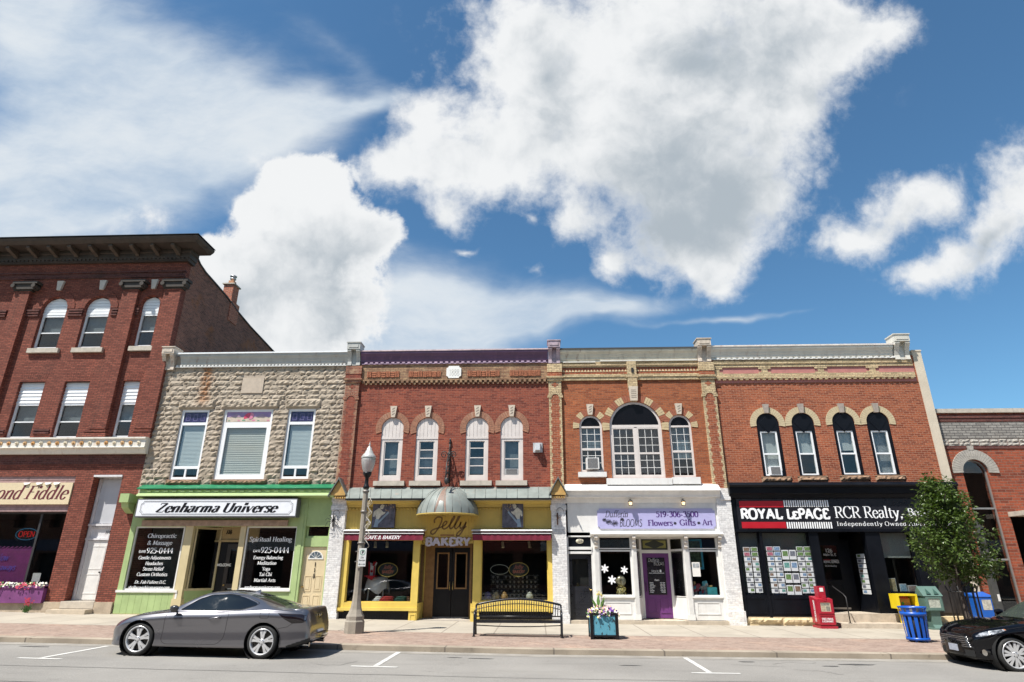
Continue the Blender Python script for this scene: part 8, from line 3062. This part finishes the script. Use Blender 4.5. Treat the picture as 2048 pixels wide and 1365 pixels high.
def roundpoly(P, r, k=5):
    out = []
    n = len(P)
    for i in range(n):
        a, b, c = (Vector(P[(i + d) % n]) for d in (-1, 0, 1))
        ra = min(r, (a - b).length * .45)
        rc = min(r, (c - b).length * .45)
        p = b + (a - b).normalized() * ra
        q = b + (c - b).normalized() * rc
        for j in range(k + 1):
            t = j / k
            w_ = p * (1 - t) ** 2 + b * 2 * t * (1 - t) + q * t * t
            out.append((w_.x, w_.y))
    return out


class Car:
    def __init__(s, T, nose, cy, zg, slope, wheels, rw, ra):
        s.T, s.nose, s.cy, s.zg, s.slope, s.wheels, s.rw, s.ra = T, nose, cy, zg, slope, wheels, rw, ra
        s.L = T['zt'][-1][0]
    def surf(s, d, z):
        """half width of the flank at height z"""
        P = s.section(d)
        n = len(P) - 1
        ty, tz = [(i, p[0]) for i, p in enumerate(P)], [(i, p[1]) for i, p in enumerate(P)]
        lo, hi = 0.0, float(n)
        for _ in range(22):
            m = (lo + hi) / 2
            if interp(tz, m) < z:
                lo = m
            else:
                hi = m
        return interp(ty, lo)
    def patch(s, mb, P, sd, off=.003, rings=6, step=.03):
        """a smooth piece of the flank inside outline P, standing off the panel"""
        out = []
        for (a, b), (c, d) in zip(P, P[1:] + P[:1]):
            n = max(1, int(math.hypot(c - a, d - b) / step))
            out += [(a + (c - a) * i / n, b + (d - b) * i / n) for i in range(n)]
        cx, cz = sum(p[0] for p in out) / len(out), sum(p[1] for p in out) / len(out)
        n = len(out)
        vs = [s.w(cx, sd * (s.surf(cx, cz) + off), cz)]
        for k in range(1, rings + 1):
            t = k / rings
            vs += [s.w(cx + (x - cx) * t, sd * (s.surf(cx + (x - cx) * t, cz + (z - cz) * t) + (off if k < rings else 0)), cz + (z - cz) * t) for x, z in out]
        fs = [(0, 1 + i, 1 + (i + 1) % n) for i in range(n)]
        for k in range(rings - 1):
            fs += [(1 + k * n + i, 1 + (k + 1) * n + i, 1 + (k + 1) * n + (i + 1) % n, 1 + k * n + (i + 1) % n) for i in range(n)]
        ar = sum(out[i][0] * out[(i + 1) % n][1] - out[(i + 1) % n][0] * out[i][1] for i in range(n))
        if (ar > 0) != (sd < 0):
            fs = [f[::-1] for f in fs]
        mb.add(vs, fs, 0, True)
    def line(s, mb, pts, r, sd, closed=False):
        q = list(pts) + ([pts[0]] if closed else [])
        out = []
        for (a, b), (c, d) in zip(q, q[1:]):
            n = max(1, int(math.hypot(c - a, d - b) / .04))
            out += [(a + (c - a) * i / n, b + (d - b) * i / n) for i in range(n)]
        out.append(q[-1])
        mb.tube([s.w(x, sd * (s.surf(x, z) - .001), z) for x, z in out], r, 5)
    def w(s, d, y, z):
        x = s.nose + d
        return (x, s.cy + y, s.zg + z - s.slope * (x - s.nose))
    def section(s, d):
        T = s.T
        zt, zb, w_, zs, wr = (interp(T[k], d) for k in ('zt', 'zb', 'w', 'zs', 'wr'))
        zs = min(zs, zt - .012)
        zm = zb + (zs - zb) * .50
        gh = zt - zs
        cr = interp(T['cr'], d)
        pts = [(.80 * w_, zb), (.965 * w_, zb + .035), (.985 * w_, zb + (zs - zb) * .20), (.972 * w_, zm), (1.0 * w_, zb + (zs - zb) * .83), (.955 * w_, zs - .012), (.918 * w_, zs + min(.02, gh * .2)),
               (wr + (.918 * w_ - wr) * .46, zs + gh * .50 * (1 if gh > .12 else .9)), (wr, zt - cr * 1.0 - .0), (wr * .72, zt - cr * .38), (wr * .36, zt - cr * .08), (0, zt)]
        return pts
    def build(s, root, mats, zones, cuts, nx=400, nu=84, hubs=True):
        ds = [s.L * i / nx for i in range(nx + 1)]
        grid = []
        for d in ds:
            P = s.section(d)
            tab_y = [(i, p[0]) for i, p in enumerate(P)]
            tab_z = [(i, p[1]) for i, p in enumerate(P)]
            k = len(P) - 1
            grid.append([(d, interp(tab_y, k * j / nu), interp(tab_z, k * j / nu)) for j in range(nu + 1)])
        # open the wheel arches: pull vertices just inside the arch out on to its edge
        kill = set()
        for i in range(nx + 1):
            for j in range(nu + 1):
                d, y, z = grid[i][j]
                if j > nu * .55:
                    continue
                for wd_ in s.wheels:
                    r = math.hypot(d - wd_, z - s.rw)
                    if r < s.ra:
                        kill.add((i, j))
        snap = {}
        for (i, j) in kill:
            nb_ = [(i + a, j + b) for a in (-1, 0, 1) for b in (-1, 0, 1)]
            if any((0 <= a <= nx and 0 <= b <= nu and (a, b) not in kill) for a, b in nb_):
                d, y, z = grid[i][j]
                wd_ = min(s.wheels, key=lambda q: abs(q - d))
                r = math.hypot(d - wd_, z - s.rw) or 1e-6
                grid_z = s.rw + (z - s.rw) * s.ra / r
                snap[(i, j)] = (wd_ + (d - wd_) * s.ra / r, y, grid_z)
        for k, v in snap.items():
            i, j = k
            grid[i][j] = v
        TWO = ('rear_bumper', 'door')
        bins = {}
        for z_ in zones:
            for sd in ((-1, 1) if z_[0] in TWO else (0,)):
                bins[z_[0], sd] = MB()
        bins['body', 0] = MB()
        allv = {}
        for side in (-1, 1):
            face = {}
            for i in range(nx):
                for j in range(nu):
                    q = [(i, j), (i + 1, j), (i + 1, j + 1), (i, j + 1)]
                    ins = [(p in kill and p not in snap) for p in q]
                    if any(ins) or all(p in kill for p in q):
                        continue
                    cs = [grid[a][b] for a, b in q]
                    d = sum(c_[0] for c_ in cs) / 4
                    y = sum(c_[1] for c_ in cs) / 4
                    z = sum(c_[2] for c_ in cs) / 4
                    tgt, mi = 'body', 0
                    for nm, test, mm in zones:
                        if test(d, y, z, j / nu):
                            tgt, mi = nm, mm
                            break
                    for P, wd_, lo, hi in cuts:
                        if lo < j / nu < hi and polydist(d, z, P) < wd_:
                            tgt, mi = 'body', 1
                            break
                    face.setdefault(tgt, []).append((q, mi))
            for tgt, fl in face.items():
                idx = {}
                vs = []
                fs = []
                mis = []
                for q, mi in fl:
                    f = []
                    for p in q:
                        if p not in idx:
                            idx[p] = len(vs)
                            d, y, z = grid[p[0]][p[1]]
                            vs.append(s.w(d, side * y, z))
                        f.append(idx[p])
                    fs.append(f if side > 0 else f[::-1])
                    mis.append(mi)
                b = bins[tgt, side if tgt in TWO else 0]
                o = len(b.v)
                b.v += vs
                for f, mi in zip(fs, mis):
                    b.f.append([o + k for k in f])
                    b.mi.append(mi)
                    b.sm.append(True)
        # close nose and tail
        for i, rev in ((0, False), (nx, True)):
            P = grid[i]
            vs = [s.w(P[j][0], P[j][1], P[j][2]) for j in range(nu + 1)] + [s.w(P[j][0], -P[j][1], P[j][2]) for j in range(nu)][::-1]
            zc = (vs[0][2] + vs[nu][2]) / 2
            dx = .035 if rev else -.03
            n = len(vs)
            r2 = [(p[0] + dx, s.cy + (p[1] - s.cy) * .80, zc + (p[2] - zc) * .82) for p in vs]
            fs = [(k, (k + 1) % n, n + (k + 1) % n, n + k) for k in range(n)] + [tuple(range(n, 2 * n))]
            bins['body', 0].add(vs + r2, fs if rev else [f[::-1] for f in fs], 0, True)
        # underside and wheel housings
        u = MB()
        u.box(s.nose + .25, s.nose + s.L - .25, s.cy - .66, s.cy + .66, s.zg + .16, s.zg + .30)
        for wd_ in s.wheels:
            for sd in (-1, 1):
                a, b = s.w(wd_, sd * .60, s.rw), s.w(wd_, sd * (interp(s.T['w'], wd_) - .03), s.rw)
                u.cyl(a, b, s.ra + .015, n=32, caps=False)
                u.cyl(a, (a[0], a[1] + sd * .005, a[2]), s.ra + .015, n=32)
        out = {}
        part('underbody', u, mats['dark'], root)
        for (nm, sd), b in bins.items():
            if b.f:
                out[nm, sd] = part(nm, b, mats[nm], root)
        return out
    def wheel(s, root, wd_, sd, rim_mat, spokes, double=True):
        yo = sd * (interp(s.T['w'], wd_) - .03)
        c = s.w(wd_, yo, s.rw)
        R_, rr_ = s.rw - .004, s.rw * .765

        def put(mb, prof, n, mi=0, smooth=True):
            t = MB().lathe(prof, (0, 0, 0), n, smooth=smooth)
            mb.add([(c[0] + p[0], c[1] + sd * p[2], c[2] + p[1]) for p in t.v], [f if sd < 0 else f[::-1] for f in t.f], mi, smooth)
        m = MB()
        put(m, [(rr_ - .01, -.20), (R_ - .03, -.205), (R_, -.17), (R_, -.04), (R_ - .015, -.012), (R_ - .05, .004), (rr_ + .01, .0), (rr_ - .01, -.02)], 40)
        ty = part('wheel', m, paint("tyre_rubber", (.018, .018, .018), .75, .2, 10), root)
        m = MB()
        put(m, [(rr_ - .012, -.19), (rr_ - .012, -.03), (rr_ + .004, -.008), (rr_ + .004, .002), (rr_ - .012, .004), (rr_ - .022, -.03), (rr_ - .03, -.15)], 40)
        sp = MB()
        n = spokes
        for k in range(n):
            a = 2 * math.pi * k / n + .31
            for off in ((-.19, .19) if double else (0,)):
                b0, b1 = a + off * .75, a + off
                r0, r1 = rr_ * .20, rr_ - .012
                w0, w1 = .023, .035 * 5 / n
                pts = []
                for r_, b_, w_, y_ in ((r0, b0, w0, -.012), (r0 + (r1 - r0) * .5, (b0 + b1) / 2, w0 * .95, -.008), (r1, b1, w1, -.018)):
                    ux, uz = math.cos(b_), math.sin(b_)
                    pts += [(c[0] + r_ * ux - uz * w_, c[1] + sd * y_, c[2] + r_ * uz + ux * w_), (c[0] + r_ * ux + uz * w_, c[1] + sd * y_, c[2] + r_ * uz - ux * w_),
                            (c[0] + r_ * ux + uz * w_, c[1] + sd * (y_ - .035), c[2] + r_ * uz - ux * w_), (c[0] + r_ * ux - uz * w_, c[1] + sd * (y_ - .035), c[2] + r_ * uz + ux * w_)]
                sp.add(pts, [(q * 4 + e, q * 4 + (e + 1) % 4, q * 4 + 4 + (e + 1) % 4, q * 4 + 4 + e) for q in range(2) for e in range(4)])
        m.add(sp.v, sp.f)
        put(m, [(0, -.002), (.035, -.004), (.055, -.012), (.062, -.045)], 20)
        rim = part('rim', m, rim_mat, ty)
        m = MB()
        put(m, [(0, -.075), (rr_ - .05, -.075)], 24)
        put(m, [(rr_ * .55, -.07), (rr_ * .62, -.07)], 24)
        part('brake_disc', m, mats_disc, ty)
        m = MB()
        for k in range(5):
            a = 6.2832 * k / 5
            q = (c[0] + .045 * math.cos(a), c[1] + sd * .0, c[2] + .045 * math.sin(a))
            m.cyl((q[0], c[1] - sd * .02, q[2]), (q[0], c[1] - sd * .0, q[2]), .009, n=6)
        part('lug_nut', m, M_black, ty)


mats_disc = paint("brake_steel", (.06, .055, .05), .5, .3, metal=.6)


def carpaint(name, col, metal=.5, rough=.32, spec=.5, coat=1.0):
    mm, t = newmat(name)
    oc = t.n('ShaderNodeTexCoord').outputs['Object']
    c = rgba(col)
    d = t.noise(oc, 2.0, 5, .6)
    finish(t, Base_Color=c, Metallic=metal, Roughness=t.m('ADD', t.m('MULTIPLY', d, .04), rough - .02), Coat_Weight=coat, Coat_Roughness=.02, Specular_IOR_Level=spec)
    return mm


M_rim = paint("silver_alloy", (.72, .72, .73), .3, .05, metal=.55)
M_tint = paint("tinted_car_glass", (.006, .007, .009), .03, .1, spec=.7)
M_gap = paint("panel_gap", (.008, .008, .008), .8, .1)
T1 = dict(zt=[(0, .50), (.03, .56), (.12, .645), (.33, .75), (.71, .845), (1.15, .905), (1.42, .955), (1.75, 1.13), (2.08, 1.275), (2.4, 1.325), (2.75, 1.32), (3.15, 1.255), (3.6, 1.135), (4.0, 1.045), (4.3, 1.012), (4.55, 1.01), (4.66, .985), (4.72, .85), (4.76, .66), (4.78, .5)],
          zb=[(0, .24), (.08, .175), (.3, .165), (1.5, .17), (3.2, .175), (4.2, .20), (4.6, .26), (4.78, .33)],
          w=[(0, .42), (.04, .58), (.12, .71), (.3, .835), (.55, .895), (.9, .92), (1.6, .92), (2.6, .915), (3.3, .925), (3.75, .93), (4.2, .885), (4.5, .815), (4.68, .745), (4.75, .67), (4.78, .6)],
          zs=[(0, .45), (.12, .56), (.33, .665), (.71, .765), (1.2, .83), (1.8, .875), (2.6, .90), (3.2, .935), (3.7, .955), (4.2, .935), (4.5, .90), (4.68, .82), (4.76, .6), (4.78, .46)],
          wr=[(0, .3), (.12, .52), (.33, .63), (.71, .70), (1.15, .72), (1.42, .71), (1.75, .64), (2.1, .575), (2.5, .555), (2.9, .55), (3.3, .555), (3.7, .60), (4.1, .66), (4.5, .68), (4.78, .52)],
          cr=[(0, .03), (.33, .04), (1.2, .035), (1.5, .05), (2.2, .055), (3.0, .055), (3.8, .05), (4.3, .025), (4.78, .03)])


def rmap(d):
    """re-space the coupe's length: shorter nose and tail"""
    return d * .785 / .905 if d < .905 else d - .12 if d < 3.66 else 3.54 + (d - 3.66) * .95 / 1.12


T1 = {k: [(rmap(a), b) for a, b in v] for k, v in T1.items()}
c1 = Car(T1, -9.52, -8.24, zroad(-9.52), .014, (.785, 3.54), .335, .382)
sg1 = thing('parked_car', 'grey two-door coupe with tinted windows parked before the green shopfront', 'car', (-7.1, -8.24, zroad(-7.1)))
WINP = roundpoly([(1.70, .925), (2.02, 1.145), (2.28, 1.235), (2.70, 1.258), (3.05, 1.215), (3.42, 1.085), (3.36, 1.03), (3.12, .955), (2.6, .93)], .05)
DOORP = roundpoly([(1.46, .875), (1.43, .32), (1.52, .255), (2.66, .265), (2.80, .38), (2.86, .90)], .06)
WINP, DOORP = [[(rmap(a), b) for a, b in q] for q in (WINP, DOORP)]
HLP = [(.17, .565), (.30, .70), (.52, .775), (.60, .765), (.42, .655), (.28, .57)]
TLP = [(3.98, .905), (4.16, .79), (4.36, .70), (4.60, .71), (4.745, .74), (4.74, .86), (4.55, .885), (4.25, .895)]
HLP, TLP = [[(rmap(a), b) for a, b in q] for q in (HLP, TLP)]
Z1 = [('windshield', lambda d, y, z, u: u > .745 and 1.32 < d < 1.94, 0),
      ('rear_window', lambda d, y, z, u: u > .755 and 3.0 < d < 3.83, 0),
      ('sunroof', lambda d, y, z, u: u > .80 and 2.18 < d < 2.83, 0),
      ('rear_bumper', lambda d, y, z, u: d > 4.06 and u < .5 and z < .20 + (d - 3.87) * .33, 0),
      ('door', lambda d, y, z, u: u < .52 and inpoly(d, z, DOORP), 0)]
P1 = carpaint("grey_metallic", (.195, .19, .205), .8, .28)
M1 = dict(body=[P1, M_gap], dark=M_gap, side_window=M_tint, windshield=paint("windscreen_glass", (.02, .025, .03), .03, .1, spec=.8), rear_window=M_tint, sunroof=M_tint,
          headlight=paint("headlight_reddish", (.09, .035, .035), .08, .3, 9, spec=.9), tail_light=paint("smoked_lens", (.012, .008, .010), .05, .2, spec=.7), rear_bumper=paint("black_valance", (.012, .012, .012), .5), door=[P1, M_gap])  # headlight: a reddish reflection is painted into the lens colour
FUEL = roundpoly([(3.44, .935), (3.44, .80), (3.63, .80), (3.63, .935)], .04)
cu1 = []
o1 = c1.build(sg1, M1, Z1, cu1)
for sd in (-1, 1):
    for nm, P, cl in (('door_gap', DOORP, True), ('fuel_flap_gap', FUEL, True), ('bumper_gap', [(3.86, .60), (4.04, .635), (4.14, .70)], False), ('bonnet_gap', [(.48, .79), (.8, .82), (1.13, .87)], False), ('pillar_gap', [(2.58, .935), (2.61, 1.25)], False)):
        m = MB()
        c1.line(m, P, .0045, sd, cl)
        part(nm, m, M_gap, o1['body', 0])
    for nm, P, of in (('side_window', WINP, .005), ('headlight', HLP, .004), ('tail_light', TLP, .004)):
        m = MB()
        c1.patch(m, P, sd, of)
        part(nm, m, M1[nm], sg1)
    m = MB()
    c1.line(m, WINP[:len(WINP)], .008, sd, True)
    part('window_trim', m, M_black, o1['body', 0])
for wd_ in c1.wheels:
    for sd in (-1, 1):
        c1.wheel(sg1, wd_, sd, M_rim, 5, True)
m = MB()
yy = -.945
for sd in (-1, 1):
    p = c1.w(1.54, sd * .93, .93)
    m = MB()
    m.lathe([(0, -.07), (.05, -.06), (.085, 0), (.08, .05), (.04, .075), (0, .08)], (0, 0, 0), 14, sx=1.15, sy=.7)
    m.v = [(p[0] + a, p[1] + sd * .06 + b, p[2] + .02 + c) for a, b, c in m.v]
    m.cyl((p[0], p[1] - sd * .08, p[2] - .03), (p[0], p[1] + sd * .04, p[2] - .02), .022, n=8)
    part('mirror', m, paint("mirror_dark", (.03, .03, .033), .25, .1, coat=.6), sg1)
    h_ = c1.w(2.44, sd * .924, .785)
    m = MB()
    m.tube([(h_[0] - .13, h_[1] - sd * .005, h_[2] - .014), (h_[0] - .08, h_[1] + sd * .022, h_[2] - .006), (h_[0] + .07, h_[1] + sd * .022, h_[2] + .012), (h_[0] + .13, h_[1] - sd * .005, h_[2] + .02)], .012, 8)
    m2 = MB()
    part('handle', m, P1, o1['door', sd])
    e_ = c1.w(c1.L - .06, sd * .5, .27)
    part('exhaust_tip', MB().cyl((e_[0] - .2, e_[1], e_[2]), (e_[0] + .02, e_[1], e_[2] - .01), .045, n=14), paint("chrome", (.55, .55, .55), .12, .05, metal=1.0), sg1)
a_ = c1.w(2.90, 0, 1.275)
m = MB()
m.add([(a_[0] - .08, a_[1] - .02, a_[2]), (a_[0] - .08, a_[1] + .02, a_[2]), (a_[0] + .10, a_[1] + .025, a_[2] - .02), (a_[0] + .10, a_[1] - .025, a_[2] - .02), (a_[0] + .09, a_[1], a_[2] + .075)], [(0, 1, 4), (1, 2, 4), (2, 3, 4), (3, 0, 4)])
part('roof_antenna', m, P1, sg1)
pl_ = c1.w(c1.L - .01, 0, .46)
m = MB()
m.box(pl_[0] - .01, pl_[0] + .03, pl_[1] - .19, pl_[1] + .19, pl_[2] - .08, pl_[2] + .08)
lpo = part('licence_plate', m, paint("plate_white", (.70, .72, .76), .4, .05), sg1)
m = MB()
for q in range(7):
    m.box(pl_[0] + .031, pl_[0] + .033, pl_[1] - .14 + q * .042, pl_[1] - .115 + q * .042, pl_[2] - .035, pl_[2] + .035)
part('plate_characters', m, paint("plate_blue", (.05, .09, .3), .5), lpo)
eb = c1.w(c1.L - .045, 0, .86)
m = MB()
ring = MB().lathe([(.05, 0), (.066, 0)], (0, 0, 0), 20)
m.add([(eb[0] + .02 - abs(p[1]) * .1, eb[1] + p[0], eb[2] + p[1] * .75) for p in ring.v], ring.f)
part('badge', m, MATS["chrome"], sg1)

T2 = dict(zt=[(0, .58), (.03, .64), (.10, .71), (.30, .80), (.6, .88), (1.0, .945), (1.28, .99), (1.6, 1.14), (2.05, 1.36), (2.5, 1.475), (3.1, 1.465), (3.6, 1.36), (4.1, 1.19), (4.5, 1.12), (4.75, 1.08), (4.84, .85), (4.87, .6)],
          zb=[(0, .24), (.08, .20), (.4, .19), (1.5, .20), (3.5, .20), (4.5, .24), (4.87, .34)],
          w=[(0, .34), (.05, .50), (.13, .63), (.28, .75), (.5, .84), (.75, .895), (1.0, .915), (2.5, .915), (3.8, .91), (4.4, .86), (4.75, .74), (4.87, .6)],
          zs=[(0, .52), (.10, .63), (.3, .72), (.6, .79), (1.0, .85), (1.5, .905), (2.5, .98), (3.6, 1.02), (4.3, 1.02), (4.7, .97), (4.87, .55)],
          wr=[(0, .22), (.12, .46), (.4, .64), (1.0, .74), (1.3, .73), (1.7, .66), (2.2, .60), (3.0, .58), (3.7, .60), (4.3, .68), (4.87, .5)],
          cr=[(0, .03), (.3, .05), (1.2, .045), (1.6, .055), (3.0, .055), (4.3, .03), (4.87, .03)])


def rmap2(d):
    """re-space the sedan's nose: short overhang, long bonnet"""
    return d * .66 / .90 if d < .90 else .66 + (d - .90) * 2.0 if d < 1.28 else d + .14


T2 = {k: [(rmap2(a), b) for a, b in v] for k, v in T2.items()}
c2 = Car(T2, 9.14, -8.16, zroad(9.1) - .02, .005, (.66, 3.89), .335, .385)
sg2 = thing('parked_car', 'black four-door sedan with its nose in view', 'car', (11.3, -8.16, zroad(11.3)))
WP2 = roundpoly([(1.72, 1.0), (2.1, 1.25), (2.5, 1.36), (3.1, 1.36), (3.6, 1.25), (4.0, 1.09), (3.9, 1.05), (2.6, 1.0)], .05)
DP2 = roundpoly([(1.42, .93), (1.40, .32), (2.50, .30), (2.52, .97)], .06)
WP2, DP2 = [[(rmap2(u), v) for u, v in q] for q in (WP2, DP2)]
HL2 = [(.07, .645), (.15, .71), (.32, .77), (.56, .812), (.60, .795), (.45, .735), (.24, .672), (.11, .638)]
Z2 = [('windshield', lambda d, y, z, u: u > .74 and 1.44 < d < 2.19, 0),
      ('rear_window', lambda d, y, z, u: u > .755 and 3.59 < d < 4.29, 0),
      ('door', lambda d, y, z, u: u < .52 and inpoly(d, z, DP2), 0)]
P2 = carpaint("gloss_black", (.003, .003, .004), .0, .5, .0, .7)
M2 = dict(body=[P2, M_gap], dark=M_gap, side_window=M_tint, windshield=paint("windscreen_pale", (.045, .055, .05), .03, .1, spec=.9), rear_window=M_tint, headlight=paint("clear_headlight", (.20, .21, .23), .06, 1.2, 18, spec=1.0), door=[P2, M_gap])
o2 = c2.build(sg2, M2, Z2, [], nx=300, nu=70)
for sd in (-1, 1):
    for nm, P, of in (('side_window', WP2, .002), ('headlight', HL2, .006)):
        m = MB()
        c2.patch(m, P, sd, of)
        part(nm, m, M2[nm], sg2)
    for nm, P, cl in (('door_gap', DP2, True), ('bonnet_gap', [(.62, .81), (1.0, .865), (1.45, .92)], False), ('bumper_gap', [(.24, .60), (.40, .70)], False)):
        m = MB()
        c2.line(m, P, .0045, sd, cl)
        part(nm, m, M_gap, o2['body', 0])
for wd_ in c2.wheels:
    for sd in (-1, 1):
        c2.wheel(sg2, wd_, sd, M_rim, 7, True)
# amber marker, grille, fog lamps, bumper intake, plate
for sd in (-1, 1):
    m = MB()
    a = [c2.w(d, sd * y, z) for d, y, z in ((.46, .80, .745), (.60, .845, .792), (.58, .83, .808), (.44, .79, .775))]
    m.add([(p[0] - .01, p[1] + sd * .03, p[2] + .004) for p in a], [(0, 1, 2, 3)])
    part('amber_marker', m, paint("amber_lens", (.55, .17, .03), .15, .1, spec=.8), sg2)
    f_ = c2.w(.19, sd * .70, .35)
    m = MB()
    m.cyl((f_[0] + .06, f_[1], f_[2]), (f_[0] - .05, f_[1] + sd * .03, f_[2]), .06, n=16)
    fo_ = part('fog_lamp', m, MATS["chrome"], sg2)
    p = c2.w(1.80, sd * .93, 1.0)
    m = MB().lathe([(0, -.07), (.06, -.05), (.09, 0), (.08, .06), (0, .08)], (p[0], p[1] + sd * .07, p[2] + .03), 14, sx=1.2, sy=.7)
    part('mirror', m, P2, sg2)
def plan2(y):
    """how far back the nose is at half width y"""
    d = 0.0
    while interp(T2['w'], d) * .97 < y and d < 1:
        d += .005
    return d


for i in range(6):
    z_ = .43 + i * .036
    d_ = .012 if i < 4 else .03
    wv_ = .52 - i * .015
    m = MB()
    pts = []
    for q in range(13):
        y = -wv_ + 2 * wv_ * q / 12
        pts.append(c2.w(-.015 + plan2(abs(y)) - .012 + d_, y, z_))
    m.tube(pts, .011, 6)
    part('grille_bar', m, paint("grille_chrome", (.28, .28, .29), .2, .05, metal=.9), sg2)
m = MB()
pts = []
for q in range(13):
    y = -.55 + 1.1 * q / 12
    pts.append((y, plan2(abs(y)) + .0))
for (ya, da), (yb, db) in zip(pts, pts[1:]):
    m.add([c2.w(da - .006, ya, .41), c2.w(db - .006, yb, .41), c2.w(db - .002, yb, .62), c2.w(da - .002, ya, .62)], [(0, 1, 2, 3)])
    m.add([c2.w(da - .01, ya, .25), c2.w(db - .01, yb, .25), c2.w(db - .012, yb, .37), c2.w(da - .012, ya, .37)], [(0, 1, 2, 3)])
part('grille', m, M_gap, sg2)
p = c2.w(-.03, 0, .38)
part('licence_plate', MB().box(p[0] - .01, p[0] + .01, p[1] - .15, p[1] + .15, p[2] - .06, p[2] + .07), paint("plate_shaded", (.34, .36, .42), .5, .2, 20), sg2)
